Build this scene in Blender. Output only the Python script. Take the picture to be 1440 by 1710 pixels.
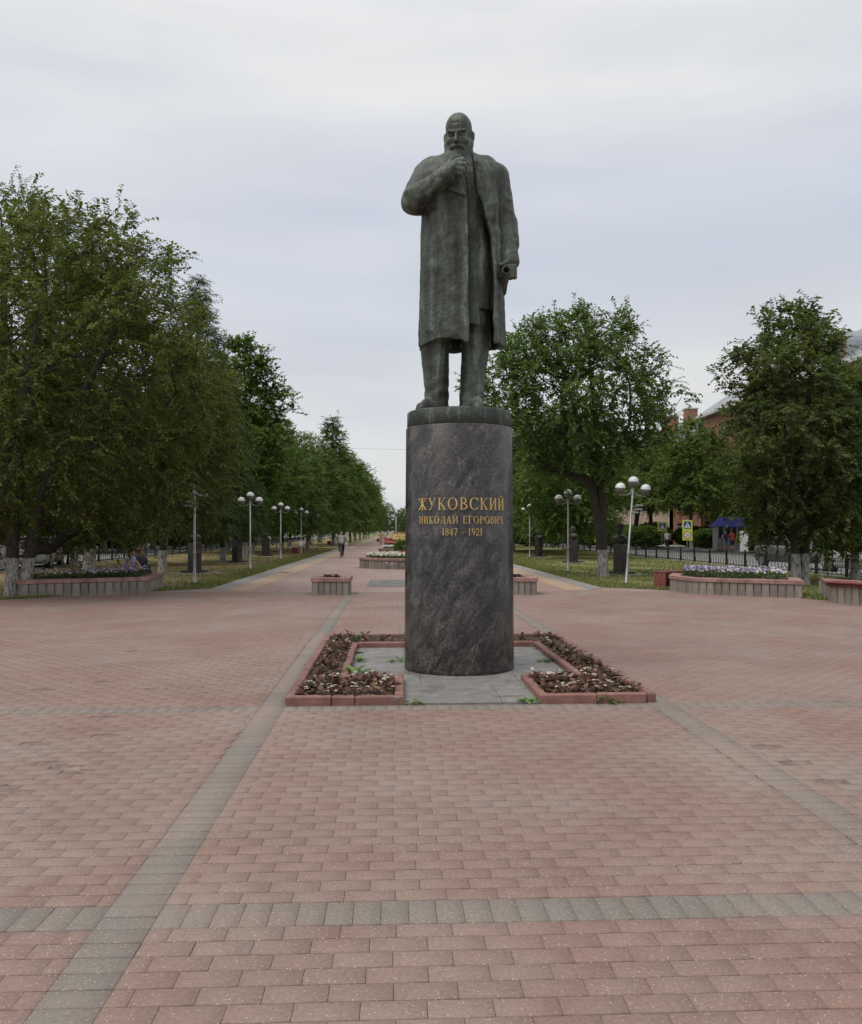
import bpy, math, random
import numpy as np
from math import sin, cos, pi, radians, sqrt, atan2
from mathutils import Vector, Matrix, Euler

scene = bpy.context.scene
COL = scene.collection
for o_ in list(bpy.data.objects):
    bpy.data.objects.remove(o_)
random.seed(7)
RNG = np.random.default_rng(7)

# ---------------------------------------------------------------- camera
# world: +Y runs down the avenue, the photographer stands at the origin
EYE = 1.6                     # eye height in metres
FOC = 1440.0                  # focal length in units of the photograph's width
HOR = 888.0                   # row of the horizon in the photograph
YAW = math.atan(65 / 1440.0)  # the camera looks slightly to the right of the avenue
CY, SY = cos(YAW), sin(YAW)
cam_data = bpy.data.cameras.new('camera')
cam_data.sensor_fit = 'HORIZONTAL'
cam_data.sensor_width = 36.0
cam_data.lens = 36.0
cam_data.shift_y = (HOR - 855.0) / 1440.0
cam_data.clip_start = 0.05
cam_data.clip_end = 3000.0
cam = bpy.data.objects.new('camera', cam_data)
cam.location = (0, 0, EYE)
cam.rotation_euler = (radians(90), 0, -YAW)
COL.objects.link(cam)
scene.camera = cam

# ---------------------------------------------------------------- world: overcast daylight
SUN_EL, SUN_AZ = radians(60), radians(-118)     # azimuth measured from +Y towards +X
world = bpy.data.worlds.new('World')
scene.world = world
world.use_nodes = True
wn, wl = world.node_tree.nodes, world.node_tree.links
wn.clear()
w_out = wn.new('ShaderNodeOutputWorld')
w_sky = wn.new('ShaderNodeTexSky')
w_sky.sky_type = 'NISHITA'
w_sky.sun_disc = False
w_sky.sun_elevation = SUN_EL
w_sky.sun_rotation = SUN_AZ
w_sky.air_density = 1.0
w_sky.dust_density = 2.0
w_bg1 = wn.new('ShaderNodeBackground'); w_bg1.inputs['Strength'].default_value = 0.09
wl.new(w_sky.outputs['Color'], w_bg1.inputs['Color'])
w_tc = wn.new('ShaderNodeTexCoord')
w_sep = wn.new('ShaderNodeSeparateXYZ')
wl.new(w_tc.outputs['Generated'], w_sep.inputs[0])
# the cloud deck: pale at the horizon, grey-blue higher, bright overhead
w_map = wn.new('ShaderNodeMapping'); w_map.inputs['Scale'].default_value = (1.0, 1.0, 5.0)
w_map.inputs['Location'].default_value = (0.35, 0.1, 0.0)
wl.new(w_tc.outputs['Generated'], w_map.inputs['Vector'])
w_n1 = wn.new('ShaderNodeTexNoise')
w_n1.inputs['Scale'].default_value = 1.7; w_n1.inputs['Detail'].default_value = 5.0
w_n1.inputs['Roughness'].default_value = 0.48
wl.new(w_map.outputs[0], w_n1.inputs['Vector'])
w_add = wn.new('ShaderNodeMath'); w_add.operation = 'MULTIPLY_ADD'
w_add.inputs[1].default_value = 0.46; w_add.inputs[2].default_value = -0.23
wl.new(w_n1.outputs[0], w_add.inputs[0])
w_sum = wn.new('ShaderNodeMath'); w_sum.operation = 'ADD'
wl.new(w_sep.outputs['Z'], w_sum.inputs[0]); wl.new(w_add.outputs[0], w_sum.inputs[1])
w_ramp = wn.new('ShaderNodeValToRGB')
wl.new(w_sum.outputs[0], w_ramp.inputs[0])
cr = w_ramp.color_ramp
for i_, (p_, c_) in enumerate([(0.0, (0.74, 0.755, 0.77)), (0.09, (0.765, 0.77, 0.765)), (0.18, (0.665, 0.69, 0.745)),
                               (0.30, (0.620, 0.655, 0.74)), (0.42, (0.71, 0.73, 0.775)), (0.52, (0.79, 0.80, 0.81)),
                               (1.0, (1.22, 1.23, 1.24))]):
    e_ = cr.elements[i_] if i_ < 2 else cr.elements.new(p_)
    e_.position = p_; e_.color = (*c_, 1)
w_bg2 = wn.new('ShaderNodeBackground'); w_bg2.inputs['Strength'].default_value = 1.0
w_map2 = wn.new('ShaderNodeMapping'); w_map2.inputs['Scale'].default_value = (1.6, 1.6, 8.0); w_map2.inputs['Rotation'].default_value = (0.10, 0.05, 0.0)
wl.new(w_tc.outputs['Generated'], w_map2.inputs['Vector'])
w_n2 = wn.new('ShaderNodeTexNoise'); w_n2.inputs['Scale'].default_value = 1.3; w_n2.inputs['Detail'].default_value = 6.0; w_n2.inputs['Roughness'].default_value = 0.52
wl.new(w_map2.outputs[0], w_n2.inputs['Vector'])
w_r2 = wn.new('ShaderNodeValToRGB'); wl.new(w_n2.outputs[0], w_r2.inputs[0])
w_r2.color_ramp.elements[0].position = 0.36; w_r2.color_ramp.elements[0].color = (0.925, 0.93, 0.945, 1)
w_r2.color_ramp.elements[1].position = 0.66; w_r2.color_ramp.elements[1].color = (1.045, 1.04, 1.03, 1)
w_mul = wn.new('ShaderNodeMix'); w_mul.data_type = 'RGBA'; w_mul.blend_type = 'MULTIPLY'; w_mul.inputs[0].default_value = 1.0
wl.new(w_ramp.outputs[0], w_mul.inputs[6]); wl.new(w_r2.outputs[0], w_mul.inputs[7])
wl.new(w_mul.outputs[2], w_bg2.inputs['Color'])
w_mix = wn.new('ShaderNodeMixShader'); w_mix.inputs[0].default_value = 0.93
wl.new(w_bg1.outputs[0], w_mix.inputs[1]); wl.new(w_bg2.outputs[0], w_mix.inputs[2])
wl.new(w_mix.outputs[0], w_out.inputs['Surface'])

sun_data = bpy.data.lights.new('sun', 'SUN')
sun_data.energy = 1.5
sun_data.angle = radians(35)
sun_data.color = (1.0, 0.96, 0.90)
sun = bpy.data.objects.new('sun', sun_data)
sv = Vector((sin(SUN_AZ) * cos(SUN_EL), cos(SUN_AZ) * cos(SUN_EL), sin(SUN_EL)))
sun.rotation_euler = (-sv).to_track_quat('-Z', 'Y').to_euler()
sun.location = sv * 60
COL.objects.link(sun)

scene.view_settings.view_transform = 'Standard'
scene.view_settings.look = 'None'
scene.view_settings.gamma = 1.0
scene.view_settings.exposure = 0.06
scene.view_settings.use_curve_mapping = False
scene.render.resolution_x, scene.render.resolution_y = 862, 1024
scene.cycles.max_bounces = 6
scene.cycles.diffuse_bounces = 3
scene.cycles.glossy_bounces = 3
scene.cycles.transmission_bounces = 4
scene.cycles.transparent_max_bounces = 8

# ---------------------------------------------------------------- placing things
def at(dx, d, z=0.0):
    """dx metres right of the line of sight, d metres along it -> world point."""
    return Vector((dx * CY + d * SY, d * CY - dx * SY, z))
def on_ground(px, py):
    """ground point seen at a place of the photograph (survey of the site)"""
    d = FOC * EYE / (py - HOR)
    return at((px - 720) / FOC * d, d)
def along(px, d, z=0.0):
    return at((px - 720) / FOC * d, d, z)
def height(py, d):
    return EYE - (py - HOR) / FOC * d

# ---------------------------------------------------------------- objects and tags
def tag(o, label=None, cat=None, group=None, kind=None):
    if label: o['label'] = label
    if cat: o['category'] = cat
    if group: o['group'] = group
    if kind: o['kind'] = kind
    return o
def ob(name, mesh, mats=None, parent=None, loc=None, rz=0.0):
    o = bpy.data.objects.new(name, mesh)
    COL.objects.link(o)
    if mats is not None and mesh is not None and not len(mesh.materials):
        for m in (mats if isinstance(mats, (list, tuple)) else [mats]):
            mesh.materials.append(m)
    if parent: o.parent = parent
    if loc is not None: o.location = loc
    if rz: o.rotation_euler = (0, 0, rz)
    return o
def empty(name, loc=(0, 0, 0), rz=0.0, parent=None):
    o = bpy.data.objects.new(name, None)
    COL.objects.link(o)
    o.empty_display_size = 0.2
    o.location = loc
    o.rotation_euler = (0, 0, rz)
    if parent: o.parent = parent
    return o
def copy_tree(src, loc=None, rz=None, parent=None):
    c = src.copy(); COL.objects.link(c); c.parent = parent
    if loc is not None: c.location = loc
    if rz is not None: c.rotation_euler = (0, 0, rz)
    for ch in KIDS.get(src.name, []):
        copy_tree(ch, parent=c)
    return c
KIDS = {}
def index_children(root):
    for ch in root.children_recursive:
        KIDS.setdefault(ch.parent.name, []).append(ch)

def mesh_np(name, V, Fq, mat_idx=None, smooth=False):
    """mesh from numpy arrays; Fq is (n,3) or (n,4), or a list of such arrays"""
    V = np.asarray(V, dtype=np.float32)
    groups = Fq if isinstance(Fq, list) else [Fq]
    groups = [np.asarray(g, dtype=np.int32) for g in groups if len(g)]
    me = bpy.data.meshes.new(name)
    me.vertices.add(len(V)); me.vertices.foreach_set('co', V.ravel())
    nl = sum(g.size for g in groups); npoly = sum(len(g) for g in groups)
    me.loops.add(nl); me.polygons.add(npoly)
    me.loops.foreach_set('vertex_index', np.concatenate([g.ravel() for g in groups]))
    tot = np.concatenate([np.full(len(g), g.shape[1], np.int32) for g in groups])
    start = np.concatenate([[0], np.cumsum(tot)[:-1]]).astype(np.int32)
    me.polygons.foreach_set('loop_start', start)
    if mat_idx is not None:
        me.polygons.foreach_set('material_index', np.asarray(mat_idx, np.int32))
    if smooth:
        me.polygons.foreach_set('use_smooth', np.ones(npoly, bool))
    me.update(calc_edges=True)
    me.validate()
    return me

class MB:
    """collects faces into one mesh"""
    def __init__(s): s.v = []; s.f = []; s.m = []; s.s = []
    def add(s, V, Fs, mi=0, smooth=False):
        b = len(s.v); s.v += [tuple(p) for p in V]
        for f in Fs:
            s.f.append([b + i for i in f]); s.m.append(mi); s.s.append(smooth)
    def box(s, x0, x1, y0, y1, z0, z1, mi=0):
        V = [(x0,y0,z0),(x1,y0,z0),(x1,y1,z0),(x0,y1,z0),(x0,y0,z1),(x1,y0,z1),(x1,y1,z1),(x0,y1,z1)]
        s.add(V, [(3,2,1,0),(4,5,6,7),(0,1,5,4),(1,2,6,5),(2,3,7,6),(3,0,4,7)], mi)
    def cbox(s, x0, x1, y0, y1, z0, z1, c=0.01, mi=0):
        """box with chamfered edges all round"""
        xs, ys, zs = (x0,x1), (y0,y1), (z0,z1)
        idx = {}; V = []
        for i in (0,1):
            for j in (0,1):
                for k in (0,1):
                    sx, sy, sz = (c if i == 0 else -c), (c if j == 0 else -c), (c if k == 0 else -c)
                    idx[i,j,k,'x'] = len(V); V.append((xs[i], ys[j]+sy, zs[k]+sz))
                    idx[i,j,k,'y'] = len(V); V.append((xs[i]+sx, ys[j], zs[k]+sz))
                    idx[i,j,k,'z'] = len(V); V.append((xs[i]+sx, ys[j]+sy, zs[k]))
        Fs = []
        for i in (0,1):
            q = [idx[i,0,0,'x'], idx[i,1,0,'x'], idx[i,1,1,'x'], idx[i,0,1,'x']]; Fs.append(q if i else q[::-1])
            q = [idx[0,i,0,'y'], idx[0,i,1,'y'], idx[1,i,1,'y'], idx[1,i,0,'y']]; Fs.append(q if i else q[::-1])
            q = [idx[0,0,i,'z'], idx[1,0,i,'z'], idx[1,1,i,'z'], idx[0,1,i,'z']]; Fs.append(q if i else q[::-1])
        for i in (0,1):
            for j in (0,1):
                fl = (i + j) % 2
                q = [idx[i,j,0,'x'], idx[i,j,1,'x'], idx[i,j,1,'y'], idx[i,j,0,'y']]; Fs.append(q if fl else q[::-1])
                q = [idx[i,0,j,'x'], idx[i,0,j,'z'], idx[i,1,j,'z'], idx[i,1,j,'x']]; Fs.append(q if fl else q[::-1])
                q = [idx[0,i,j,'y'], idx[1,i,j,'y'], idx[1,i,j,'z'], idx[0,i,j,'z']]; Fs.append(q if fl else q[::-1])
                for k in (0,1):
                    q = [idx[i,j,k,'x'], idx[i,j,k,'y'], idx[i,j,k,'z']]; Fs.append(q if (i+j+k) % 2 else q[::-1])
        s.add(V, Fs, mi)
    def prism(s, poly, z0, z1, mi=0, cap=True):
        n = len(poly)
        a = sum(poly[i][0]*poly[(i+1)%n][1]-poly[(i+1)%n][0]*poly[i][1] for i in range(n))
        if a < 0: poly = poly[::-1]
        V = [(p[0],p[1],z0) for p in poly] + [(p[0],p[1],z1) for p in poly]
        Fs = [(i,(i+1)%n,n+(i+1)%n,n+i) for i in range(n)]
        if cap: Fs += [tuple(range(n))[::-1], tuple(range(n,2*n))]
        s.add(V, Fs, mi)
    def tube(s, pts, rad, n=8, mi=0, cap=True, smooth=True):
        pts = [Vector(p) for p in pts]
        if not isinstance(rad, (list, tuple)): rad = [rad]*len(pts)
        V = []; up = Vector((0,0,1))
        ref = None
        for i, p in enumerate(pts):
            t = (pts[min(i+1,len(pts)-1)] - pts[max(i-1,0)])
            t = t.normalized() if t.length > 1e-9 else up
            if ref is None: ref = Vector((1,0,0)) if abs(t.x) < 0.8 else Vector((0,1,0))
            a = (ref - t*ref.dot(t)).normalized(); b = t.cross(a); ref = a
            for k in range(n):
                an = 2*pi*k/n
                V.append(p + (a*cos(an)+b*sin(an))*rad[i])
        Fs = []
        for i in range(len(pts)-1):
            for k in range(n):
                Fs.append((i*n+k, i*n+(k+1)%n, (i+1)*n+(k+1)%n, (i+1)*n+k))
        s.add(V, Fs, mi, smooth)
        if cap:
            b = len(s.v)-len(V)
            s.f.append([b+k for k in range(n)][::-1]); s.m.append(mi); s.s.append(False)
            s.f.append([b+(len(pts)-1)*n+k for k in range(n)]); s.m.append(mi); s.s.append(False)
    def lathe(s, prof, n=24, mi=0, c=(0,0), smooth=True, closed=True):
        """prof: [(r,z)...] from bottom to top"""
        V = []
        for r, z in prof:
            for k in range(n):
                V.append((c[0]+r*cos(2*pi*k/n), c[1]+r*sin(2*pi*k/n), z))
        Fs = []
        for i in range(len(prof)-1):
            for k in range(n):
                Fs.append((i*n+k, i*n+(k+1)%n, (i+1)*n+(k+1)%n, (i+1)*n+k))
        s.add(V, Fs, mi, smooth)
        if closed:
            b = len(s.v)-len(V)
            s.f.append([b+k for k in range(n)][::-1]); s.m.append(mi); s.s.append(False)
            s.f.append([b+(len(prof)-1)*n+k for k in range(n)]); s.m.append(mi); s.s.append(False)
    def quad(s, a, b, c, d, mi=0): s.add([a,b,c,d], [(0,1,2,3)], mi)
    def xform(s, M, start=0):
        s.v = s.v[:start] + [tuple(M @ Vector(p)) for p in s.v[start:]]
    def mesh(s, name):
        me = bpy.data.meshes.new(name)
        me.from_pydata(s.v, [], s.f)
        me.polygons.foreach_set('material_index', s.m)
        me.polygons.foreach_set('use_smooth', s.s)
        me.update()
        return me
    def build(s, name, mats, parent=None, loc=None, rz=0.0):
        return ob(name, s.mesh(name), mats, parent, loc, rz)

# ---------------------------------------------------------------- materials
def ramp(nt, fac, stops):
    r = nt.nodes.new('ShaderNodeValToRGB')
    for i, (p, c) in enumerate(stops):
        e = r.color_ramp.elements[i] if i < 2 else r.color_ramp.elements.new(p)
        e.position = p; e.color = (*c, 1) if len(c) == 3 else c
    nt.links.new(fac, r.inputs[0])
    return r.outputs[0]
def noise(nt, vec, scale, detail=4, rough=0.55, dist=0.0):
    n = nt.nodes.new('ShaderNodeTexNoise')
    n.inputs['Scale'].default_value = scale; n.inputs['Detail'].default_value = detail
    n.inputs['Roughness'].default_value = rough; n.inputs['Distortion'].default_value = dist
    if vec is not None: nt.links.new(vec, n.inputs['Vector'])
    return n.outputs[0]
def mapping(nt, vec, scale=(1,1,1), rot=(0,0,0), loc=(0,0,0)):
    m = nt.nodes.new('ShaderNodeMapping')
    m.inputs['Scale'].default_value = scale; m.inputs['Rotation'].default_value = rot
    m.inputs['Location'].default_value = loc
    nt.links.new(vec, m.inputs['Vector'])
    return m.outputs[0]
def math_n(nt, op, a, b=None, c=None, clamp=False):
    m = nt.nodes.new('ShaderNodeMath'); m.operation = op; m.use_clamp = clamp
    for i, x in enumerate((a, b, c)):
        if x is None: continue
        if isinstance(x, (int, float)): m.inputs[i].default_value = x
        else: nt.links.new(x, m.inputs[i])
    return m.outputs[0]
def mix(nt, fac, a, b, mode='MIX'):
    m = nt.nodes.new('ShaderNodeMix'); m.data_type = 'RGBA'; m.blend_type = mode
    for sock, x in ((m.inputs[0], fac), (m.inputs[6], a), (m.inputs[7], b)):
        if isinstance(x, (int, float)): sock.default_value = x
        elif isinstance(x, tuple): sock.default_value = (*x, 1)
        else: nt.links.new(x, sock)
    return m.outputs[2]
def bump(nt, h, strength=0.4, dist=0.01, normal=None):
    b = nt.nodes.new('ShaderNodeBump')
    b.inputs['Strength'].default_value = strength; b.inputs['Distance'].default_value = dist
    nt.links.new(h, b.inputs['Height'])
    if normal is not None: nt.links.new(normal, b.inputs['Normal'])
    return b.outputs[0]
def new_mat(name, rough=0.7, metal=0.0, spec=0.4):
    m = bpy.data.materials.new(name); m.use_nodes = True
    nt = m.node_tree; p = nt.nodes['Principled BSDF']
    p.inputs['Roughness'].default_value = rough; p.inputs['Metallic'].default_value = metal
    p.inputs['Specular IOR Level'].default_value = spec
    return m, nt, p
def coords(nt, which='Object'):
    return nt.nodes.new('ShaderNodeTexCoord').outputs[which]
def position(nt):
    return nt.nodes.new('ShaderNodeNewGeometry').outputs['Position']
MATS = {}
def simple(name, col, rough=0.6, metal=0.0, var=0.12, scale=6.0, bumps=0.15, spec=0.4, obj_var=0.0, streak=None):
    """one colour with mottling, fine relief and, if asked, a shift per object"""
    if name in MATS: return MATS[name]
    m, nt, p = new_mat(name, rough, metal, spec)
    c = coords(nt)
    if streak: c = mapping(nt, c, streak)
    n = noise(nt, c, scale, 5, 0.6)
    lo = tuple(max(0, x*(1-var*1.6)) for x in col); hi = tuple(min(1, x*(1+var*1.6)) for x in col)
    colr = ramp(nt, n, [(0.28, lo), (0.72, hi)])
    if obj_var:
        oi = nt.nodes.new('ShaderNodeObjectInfo').outputs['Random']
        f = math_n(nt, 'MULTIPLY_ADD', oi, 2*obj_var, 1-obj_var)
        cc = nt.nodes.new('ShaderNodeCombineXYZ')
        for i in range(3): nt.links.new(f, cc.inputs[i])
        colr = mix(nt, 1.0, colr, cc.outputs[0], 'MULTIPLY')
    nt.links.new(colr, p.inputs['Base Color'])
    if bumps:
        n2 = noise(nt, c, scale*9, 4, 0.65)
        nt.links.new(bump(nt, n2, bumps, 0.006), p.inputs['Normal'])
    MATS[name] = m
    return m
# ================================================================ paving materials
def paver_mat(name, dark, light, worn, patch=0.5):
    m, nt, p = new_mat(name, 0.78, 0.0, 0.35)
    pos = position(nt)
    geo = nt.nodes.new('ShaderNodeNewGeometry')
    oi = nt.nodes.new('ShaderNodeObjectInfo')
    r = math_n(nt, 'FRACT', math_n(nt, 'ADD', geo.outputs['Random Per Island'], oi.outputs['Random']))
    base = ramp(nt, r, [(0.0, dark), (0.55, tuple((a+b)/2 for a, b in zip(dark, light))), (1.0, light)])
    big = noise(nt, pos, 0.55, 5, 0.62, 0.4)
    mid = noise(nt, pos, 2.3, 4, 0.6)
    f = math_n(nt, 'ADD', math_n(nt, 'MULTIPLY', big, 0.75), math_n(nt, 'MULTIPLY', mid, 0.25))
    wf = ramp(nt, f, [(0.42, (0, 0, 0)), (0.62, (1, 1, 1))])
    col = mix(nt, math_n(nt, 'MULTIPLY', wf, patch), base, worn)
    dk = ramp(nt, noise(nt, pos, 0.8, 5, 0.65, 0.8), [(0.40, (0.90, 0.895, 0.89)), (0.58, (1, 1, 1))])
    col = mix(nt, 1.0, col, dk, 'MULTIPLY')
    # grain and dirt
    g = noise(nt, pos, 55, 3, 0.7)
    col = mix(nt, 0.55, col, ramp(nt, g, [(0.3, (0.35, 0.33, 0.31)), (0.7, (0.66, 0.65, 0.63))]), 'OVERLAY')
    # pale chips of aggregate
    vo = nt.nodes.new('ShaderNodeTexVoronoi'); vo.inputs['Scale'].default_value = 88
    nt.links.new(pos, vo.inputs['Vector'])
    sp = nt.nodes.new('ShaderNodeSeparateXYZ'); nt.links.new(vo.outputs['Color'], sp.inputs[0])
    dens = ramp(nt, noise(nt, pos, 1.1, 3, 0.6), [(0.30, (0.06, 0.06, 0.06)), (0.7, (0.75, 0.75, 0.75))])
    keep = math_n(nt, 'LESS_THAN', sp.outputs[0], math_n(nt, 'MULTIPLY', dens, 0.75))
    rad = math_n(nt, 'MULTIPLY_ADD', sp.outputs[1], 0.22, 0.07)
    dot = math_n(nt, 'MULTIPLY', math_n(nt, 'LESS_THAN', vo.outputs['Distance'], rad), keep)
    col = mix(nt, math_n(nt, 'MULTIPLY', dot, 0.75), col, (0.55, 0.48, 0.42))
    nt.links.new(col, p.inputs['Base Color'])
    h = math_n(nt, 'ADD', noise(nt, pos, 120, 3, 0.7), math_n(nt, 'MULTIPLY', noise(nt, pos, 18, 3, 0.6), 0.8))
    nt.links.new(bump(nt, h, 0.35, 0.004), p.inputs['Normal'])
    return m
PAV_RED = paver_mat('red_paver', (0.236, 0.152, 0.128), (0.254, 0.167, 0.142), (0.264, 0.208, 0.179), 0.95)
PAV_GREY = paver_mat('grey_paver', (0.186, 0.172, 0.151), (0.206, 0.188, 0.166), (0.256, 0.200, 0.171), 1.0)

def sheet_paver_mat(name, c1, c2, joint, worn):
    """paving too far off to tell the stones apart: the same stones as a fine pattern"""
    m, nt, p = new_mat(name, 0.75, 0.0, 0.35)
    pos = position(nt)
    b = nt.nodes.new('ShaderNodeTexBrick')
    b.offset = 0.5; b.inputs['Scale'].default_value = 1.0
    b.inputs['Brick Width'].default_value = 0.225; b.inputs['Row Height'].default_value = 0.1125
    b.inputs['Mortar Size'].default_value = 0.0045; b.inputs['Mortar Smooth'].default_value = 0.2
    b.inputs['Bias'].default_value = 0.0
    b.inputs['Color1'].default_value = (*c1, 1); b.inputs['Color2'].default_value = (*c2, 1)
    b.inputs['Mortar'].default_value = (*joint, 1)
    nt.links.new(pos, b.inputs['Vector'])
    big = noise(nt, pos, 0.33, 4, 0.6, 0.4)
    col = mix(nt, math_n(nt, 'MULTIPLY', ramp(nt, big, [(0.4, (0, 0, 0)), (0.62, (1, 1, 1))]), 0.6), b.outputs['Color'], worn)
    g = noise(nt, pos, 3.1, 5, 0.65)
    col = mix(nt, 0.5, col, ramp(nt, g, [(0.3, (0.40, 0.38, 0.37)), (0.7, (0.62, 0.61, 0.6))]), 'OVERLAY')
    nt.links.new(col, p.inputs['Base Color'])
    nt.links.new(bump(nt, b.outputs['Fac'], 0.25, -0.004), p.inputs['Normal'])
    return m
SH_RED = sheet_paver_mat('red_paving', (0.272, 0.184, 0.158), (0.302, 0.212, 0.184), (0.210, 0.154, 0.134), (0.322, 0.260, 0.228))
SH_TAN = sheet_paver_mat('tan_paving', (0.36, 0.255, 0.172), (0.41, 0.295, 0.205), (0.25, 0.19, 0.14), (0.40, 0.30, 0.22))
SH_GREY = sheet_paver_mat('grey_paving', (0.225, 0.215, 0.20), (0.275, 0.262, 0.243), (0.16, 0.15, 0.14), (0.28, 0.245, 0.218))

def lawn_mat(name, dry, green, bias):
    m, nt, p = new_mat(name, 0.95, 0.0, 0.1)
    pos = position(nt)
    n = math_n(nt, 'ADD', math_n(nt, 'MULTIPLY', noise(nt, pos, 0.32, 5, 0.65, 0.5), 0.7),
               math_n(nt, 'MULTIPLY', noise(nt, pos, 2.2, 4, 0.6), 0.3))
    col = ramp(nt, n, [(bias - 0.10, dry), (bias + 0.10, green)])
    col = mix(nt, 0.7, col, ramp(nt, noise(nt, pos, 22, 4, 0.75), [(0.3, (0.28, 0.28, 0.28)), (0.7, (0.72, 0.72, 0.72))]), 'OVERLAY')
    nt.links.new(col, p.inputs['Base Color'])
    nt.links.new(bump(nt, noise(nt, pos, 30, 4, 0.7), 0.7, 0.03), p.inputs['Normal'])
    return m
LAWN_L = lawn_mat('dry_lawn', (0.27, 0.195, 0.115), (0.135, 0.155, 0.045), 0.53)
LAWN_R = lawn_mat('green_lawn', (0.26, 0.215, 0.12), (0.155, 0.185, 0.058), 0.46)
SOIL = simple('soil', (0.075, 0.055, 0.043), 0.95, var=0.35, scale=14, bumps=0.9, spec=0.1)
SAND = simple('joint_sand', (0.205, 0.158, 0.132), 0.95, var=0.3, scale=9, bumps=0.4, spec=0.1)
ASPHALT = simple('asphalt', (0.20, 0.20, 0.198), 0.85, var=0.15, scale=0.8, bumps=0.2, spec=0.3)
CONC = simple('concrete', (0.33, 0.32, 0.30), 0.85, var=0.2, scale=1.5, bumps=0.3, spec=0.3)

# ================================================================ ground
def sheet(name, poly, z, mat, kind='structure', parent=None):
    me = bpy.data.meshes.new(name)
    a = sum(poly[i][0]*poly[(i+1)%len(poly)][1]-poly[(i+1)%len(poly)][0]*poly[i][1] for i in range(len(poly)))
    if a < 0: poly = poly[::-1]
    me.from_pydata([(p[0], p[1], z) for p in poly], [], [list(range(len(poly)))])
    o = ob(name, me, mat, parent)
    if kind: o['kind'] = kind
    return o
sheet('ground', [(-900, -300), (900, -300), (900, 1600), (-900, 1600)], -0.06, LAWN_R)

# outline of the plaza: straight sides behind the photographer, rounded towards the avenue
PLAZA_Y = np.array([-14, 4, 12, 16, 18.4, 20.2, 21.6, 23.0, 24.0, 24.6])
PLAZA_L = np.array([-24, -22, -17, -13.2, -11.2, -9.7, -8.4, -6.8, -5.9, -5.1])
PLAZA_R = np.array([24, 22, 14.5, 12.0, 10.6, 9.9, 9.3, 7.8, 6.8, 6.0])
def pl(y): return float(np.interp(y, PLAZA_Y, PLAZA_L))
def pr(y): return float(np.interp(y, PLAZA_Y, PLAZA_R))
PLAZA_END = 24.6
AVE_L, AVE_R = -5.1, 6.0

# where the single stones are laid (y rows), everything else is the plain sheet
BW, BH = 0.225, 0.1125
ROW0, ROW1 = 1.8, 23.0
def bl(y): return max(-(0.47*math.floor(y) + 2.0), pl(y) + 0.02, pl(math.floor(y)+1.0) + 0.02)
def br(y): return min(0.56*math.floor(y) + 2.0, pr(y) - 0.02, pr(math.floor(y)+1.0) - 0.02)
BED = (-0.985, 2.475, 7.97, 12.86)         # the monument's rectangle x0,x1,y0,y1

mb = MB()
ys = sorted(set([-14.0, ROW0] + [float(v) for v in range(-14, 25)] + [PLAZA_END, ROW1]))
for y0, y1 in zip(ys[:-1], ys[1:]):
    ym = 0.5*(y0+y1)
    if y0 >= ROW0 and y1 <= ROW1:
        L, R = bl(ym), br(ym)
        if L > pl(y0): mb.quad((pl(y0), y0, -0.002), (L, y0, -0.002), (L, y1, -0.002), (pl(y1), y1, -0.002))
        if R < pr(y0): mb.quad((R, y0, -0.002), (pr(y0), y0, -0.002), (pr(y1), y1, -0.002), (R, y1, -0.002))
    else:
        mb.quad((pl(y0), y0, -0.002), (pr(y0), y0, -0.002), (pr(y1), y1, -0.002), (pl(y1), y1, -0.002))
plaza = mb.build('plaza_pavement', SH_RED); plaza['kind'] = 'structure'
mb = MB()
for y0, y1 in zip(ys[:-1], ys[1:]):
    if y0 >= ROW0 and y1 <= ROW1:
        ym = 0.5*(y0+y1)
        mb.quad((bl(ym), y0, -0.0075), (br(ym), y0, -0.0075), (br(ym), y1, -0.0075), (bl(ym), y1, -0.0075))
mb.build('sand_bed', SAND, plaza)

# ---- every paving stone: rows across, grey bands along x and y
LB = (-1.20, -0.975); RB = (2.39, 2.615)
CB = [(3.52, 3.745), (7.73, 7.955)]
rr = random.Random(3)
bricks = []      # cx, cy, length along x, length along y, grey?
def fill_row(x0, x1, yc, off, gap=0.0, grey=False):
    x = x0 - off*BW
    while x < x1 - 0.012:
        a, b = max(x, x0), min(x + BW, x1)
        if b - a > 0.03: bricks.append(((a+b)/2, yc, b-a, BH, grey))
        x += BW
def y_rows():
    y = ROW0
    while y < ROW1:
        cb = next((c for c in CB if c[0]-0.05 <= y + BH/2 < c[1]), None)
        if cb:
            yield cb[0], cb[1], True; y = cb[1]
        else:
            nxt = min([c[0] for c in CB if c[0] > y] + [ROW1])
            n = max(1, round((nxt - y)/BH)); h = (nxt - y)/n
            if n <= 1: yield y, nxt, False; y = nxt
            else: yield y, y + h, False; y += h
k = 0
for y0, y1, cross in y_rows():
    yc, hh = (y0+y1)/2, y1-y0
    L, R = bl(yc), br(yc)
    k += 1
    segs = [(L, LB[0]), (LB[1], RB[0]), (RB[1], R)]
    for si, (a, b) in enumerate(segs):
        if b - a < 0.05: continue
        if cross:
            n = max(1, int((b-a)/BH)); w = (b-a)/n
            for i in range(n): bricks.append((a+(i+0.5)*w, yc, w, hh, True))
        else:
            n0 = len(bricks)
            fill_row(a, b, yc, (0.5 if k % 2 else 0.0) + (0.1*si) + rr.uniform(-0.06, 0.06))
            for i in range(n0, len(bricks)):
                c = bricks[i]; bricks[i] = (c[0], c[1], c[2], hh, False)
    for a, b in (LB, RB):
        if a > L and b < R:
            if cross:
                bricks.append(((a+b)/2, yc-hh/4, b-a, hh/2, True)); bricks.append(((a+b)/2, yc+hh/4, b-a, hh/2, True))
            else: bricks.append(((a+b)/2, yc, b-a, hh, True))
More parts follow.
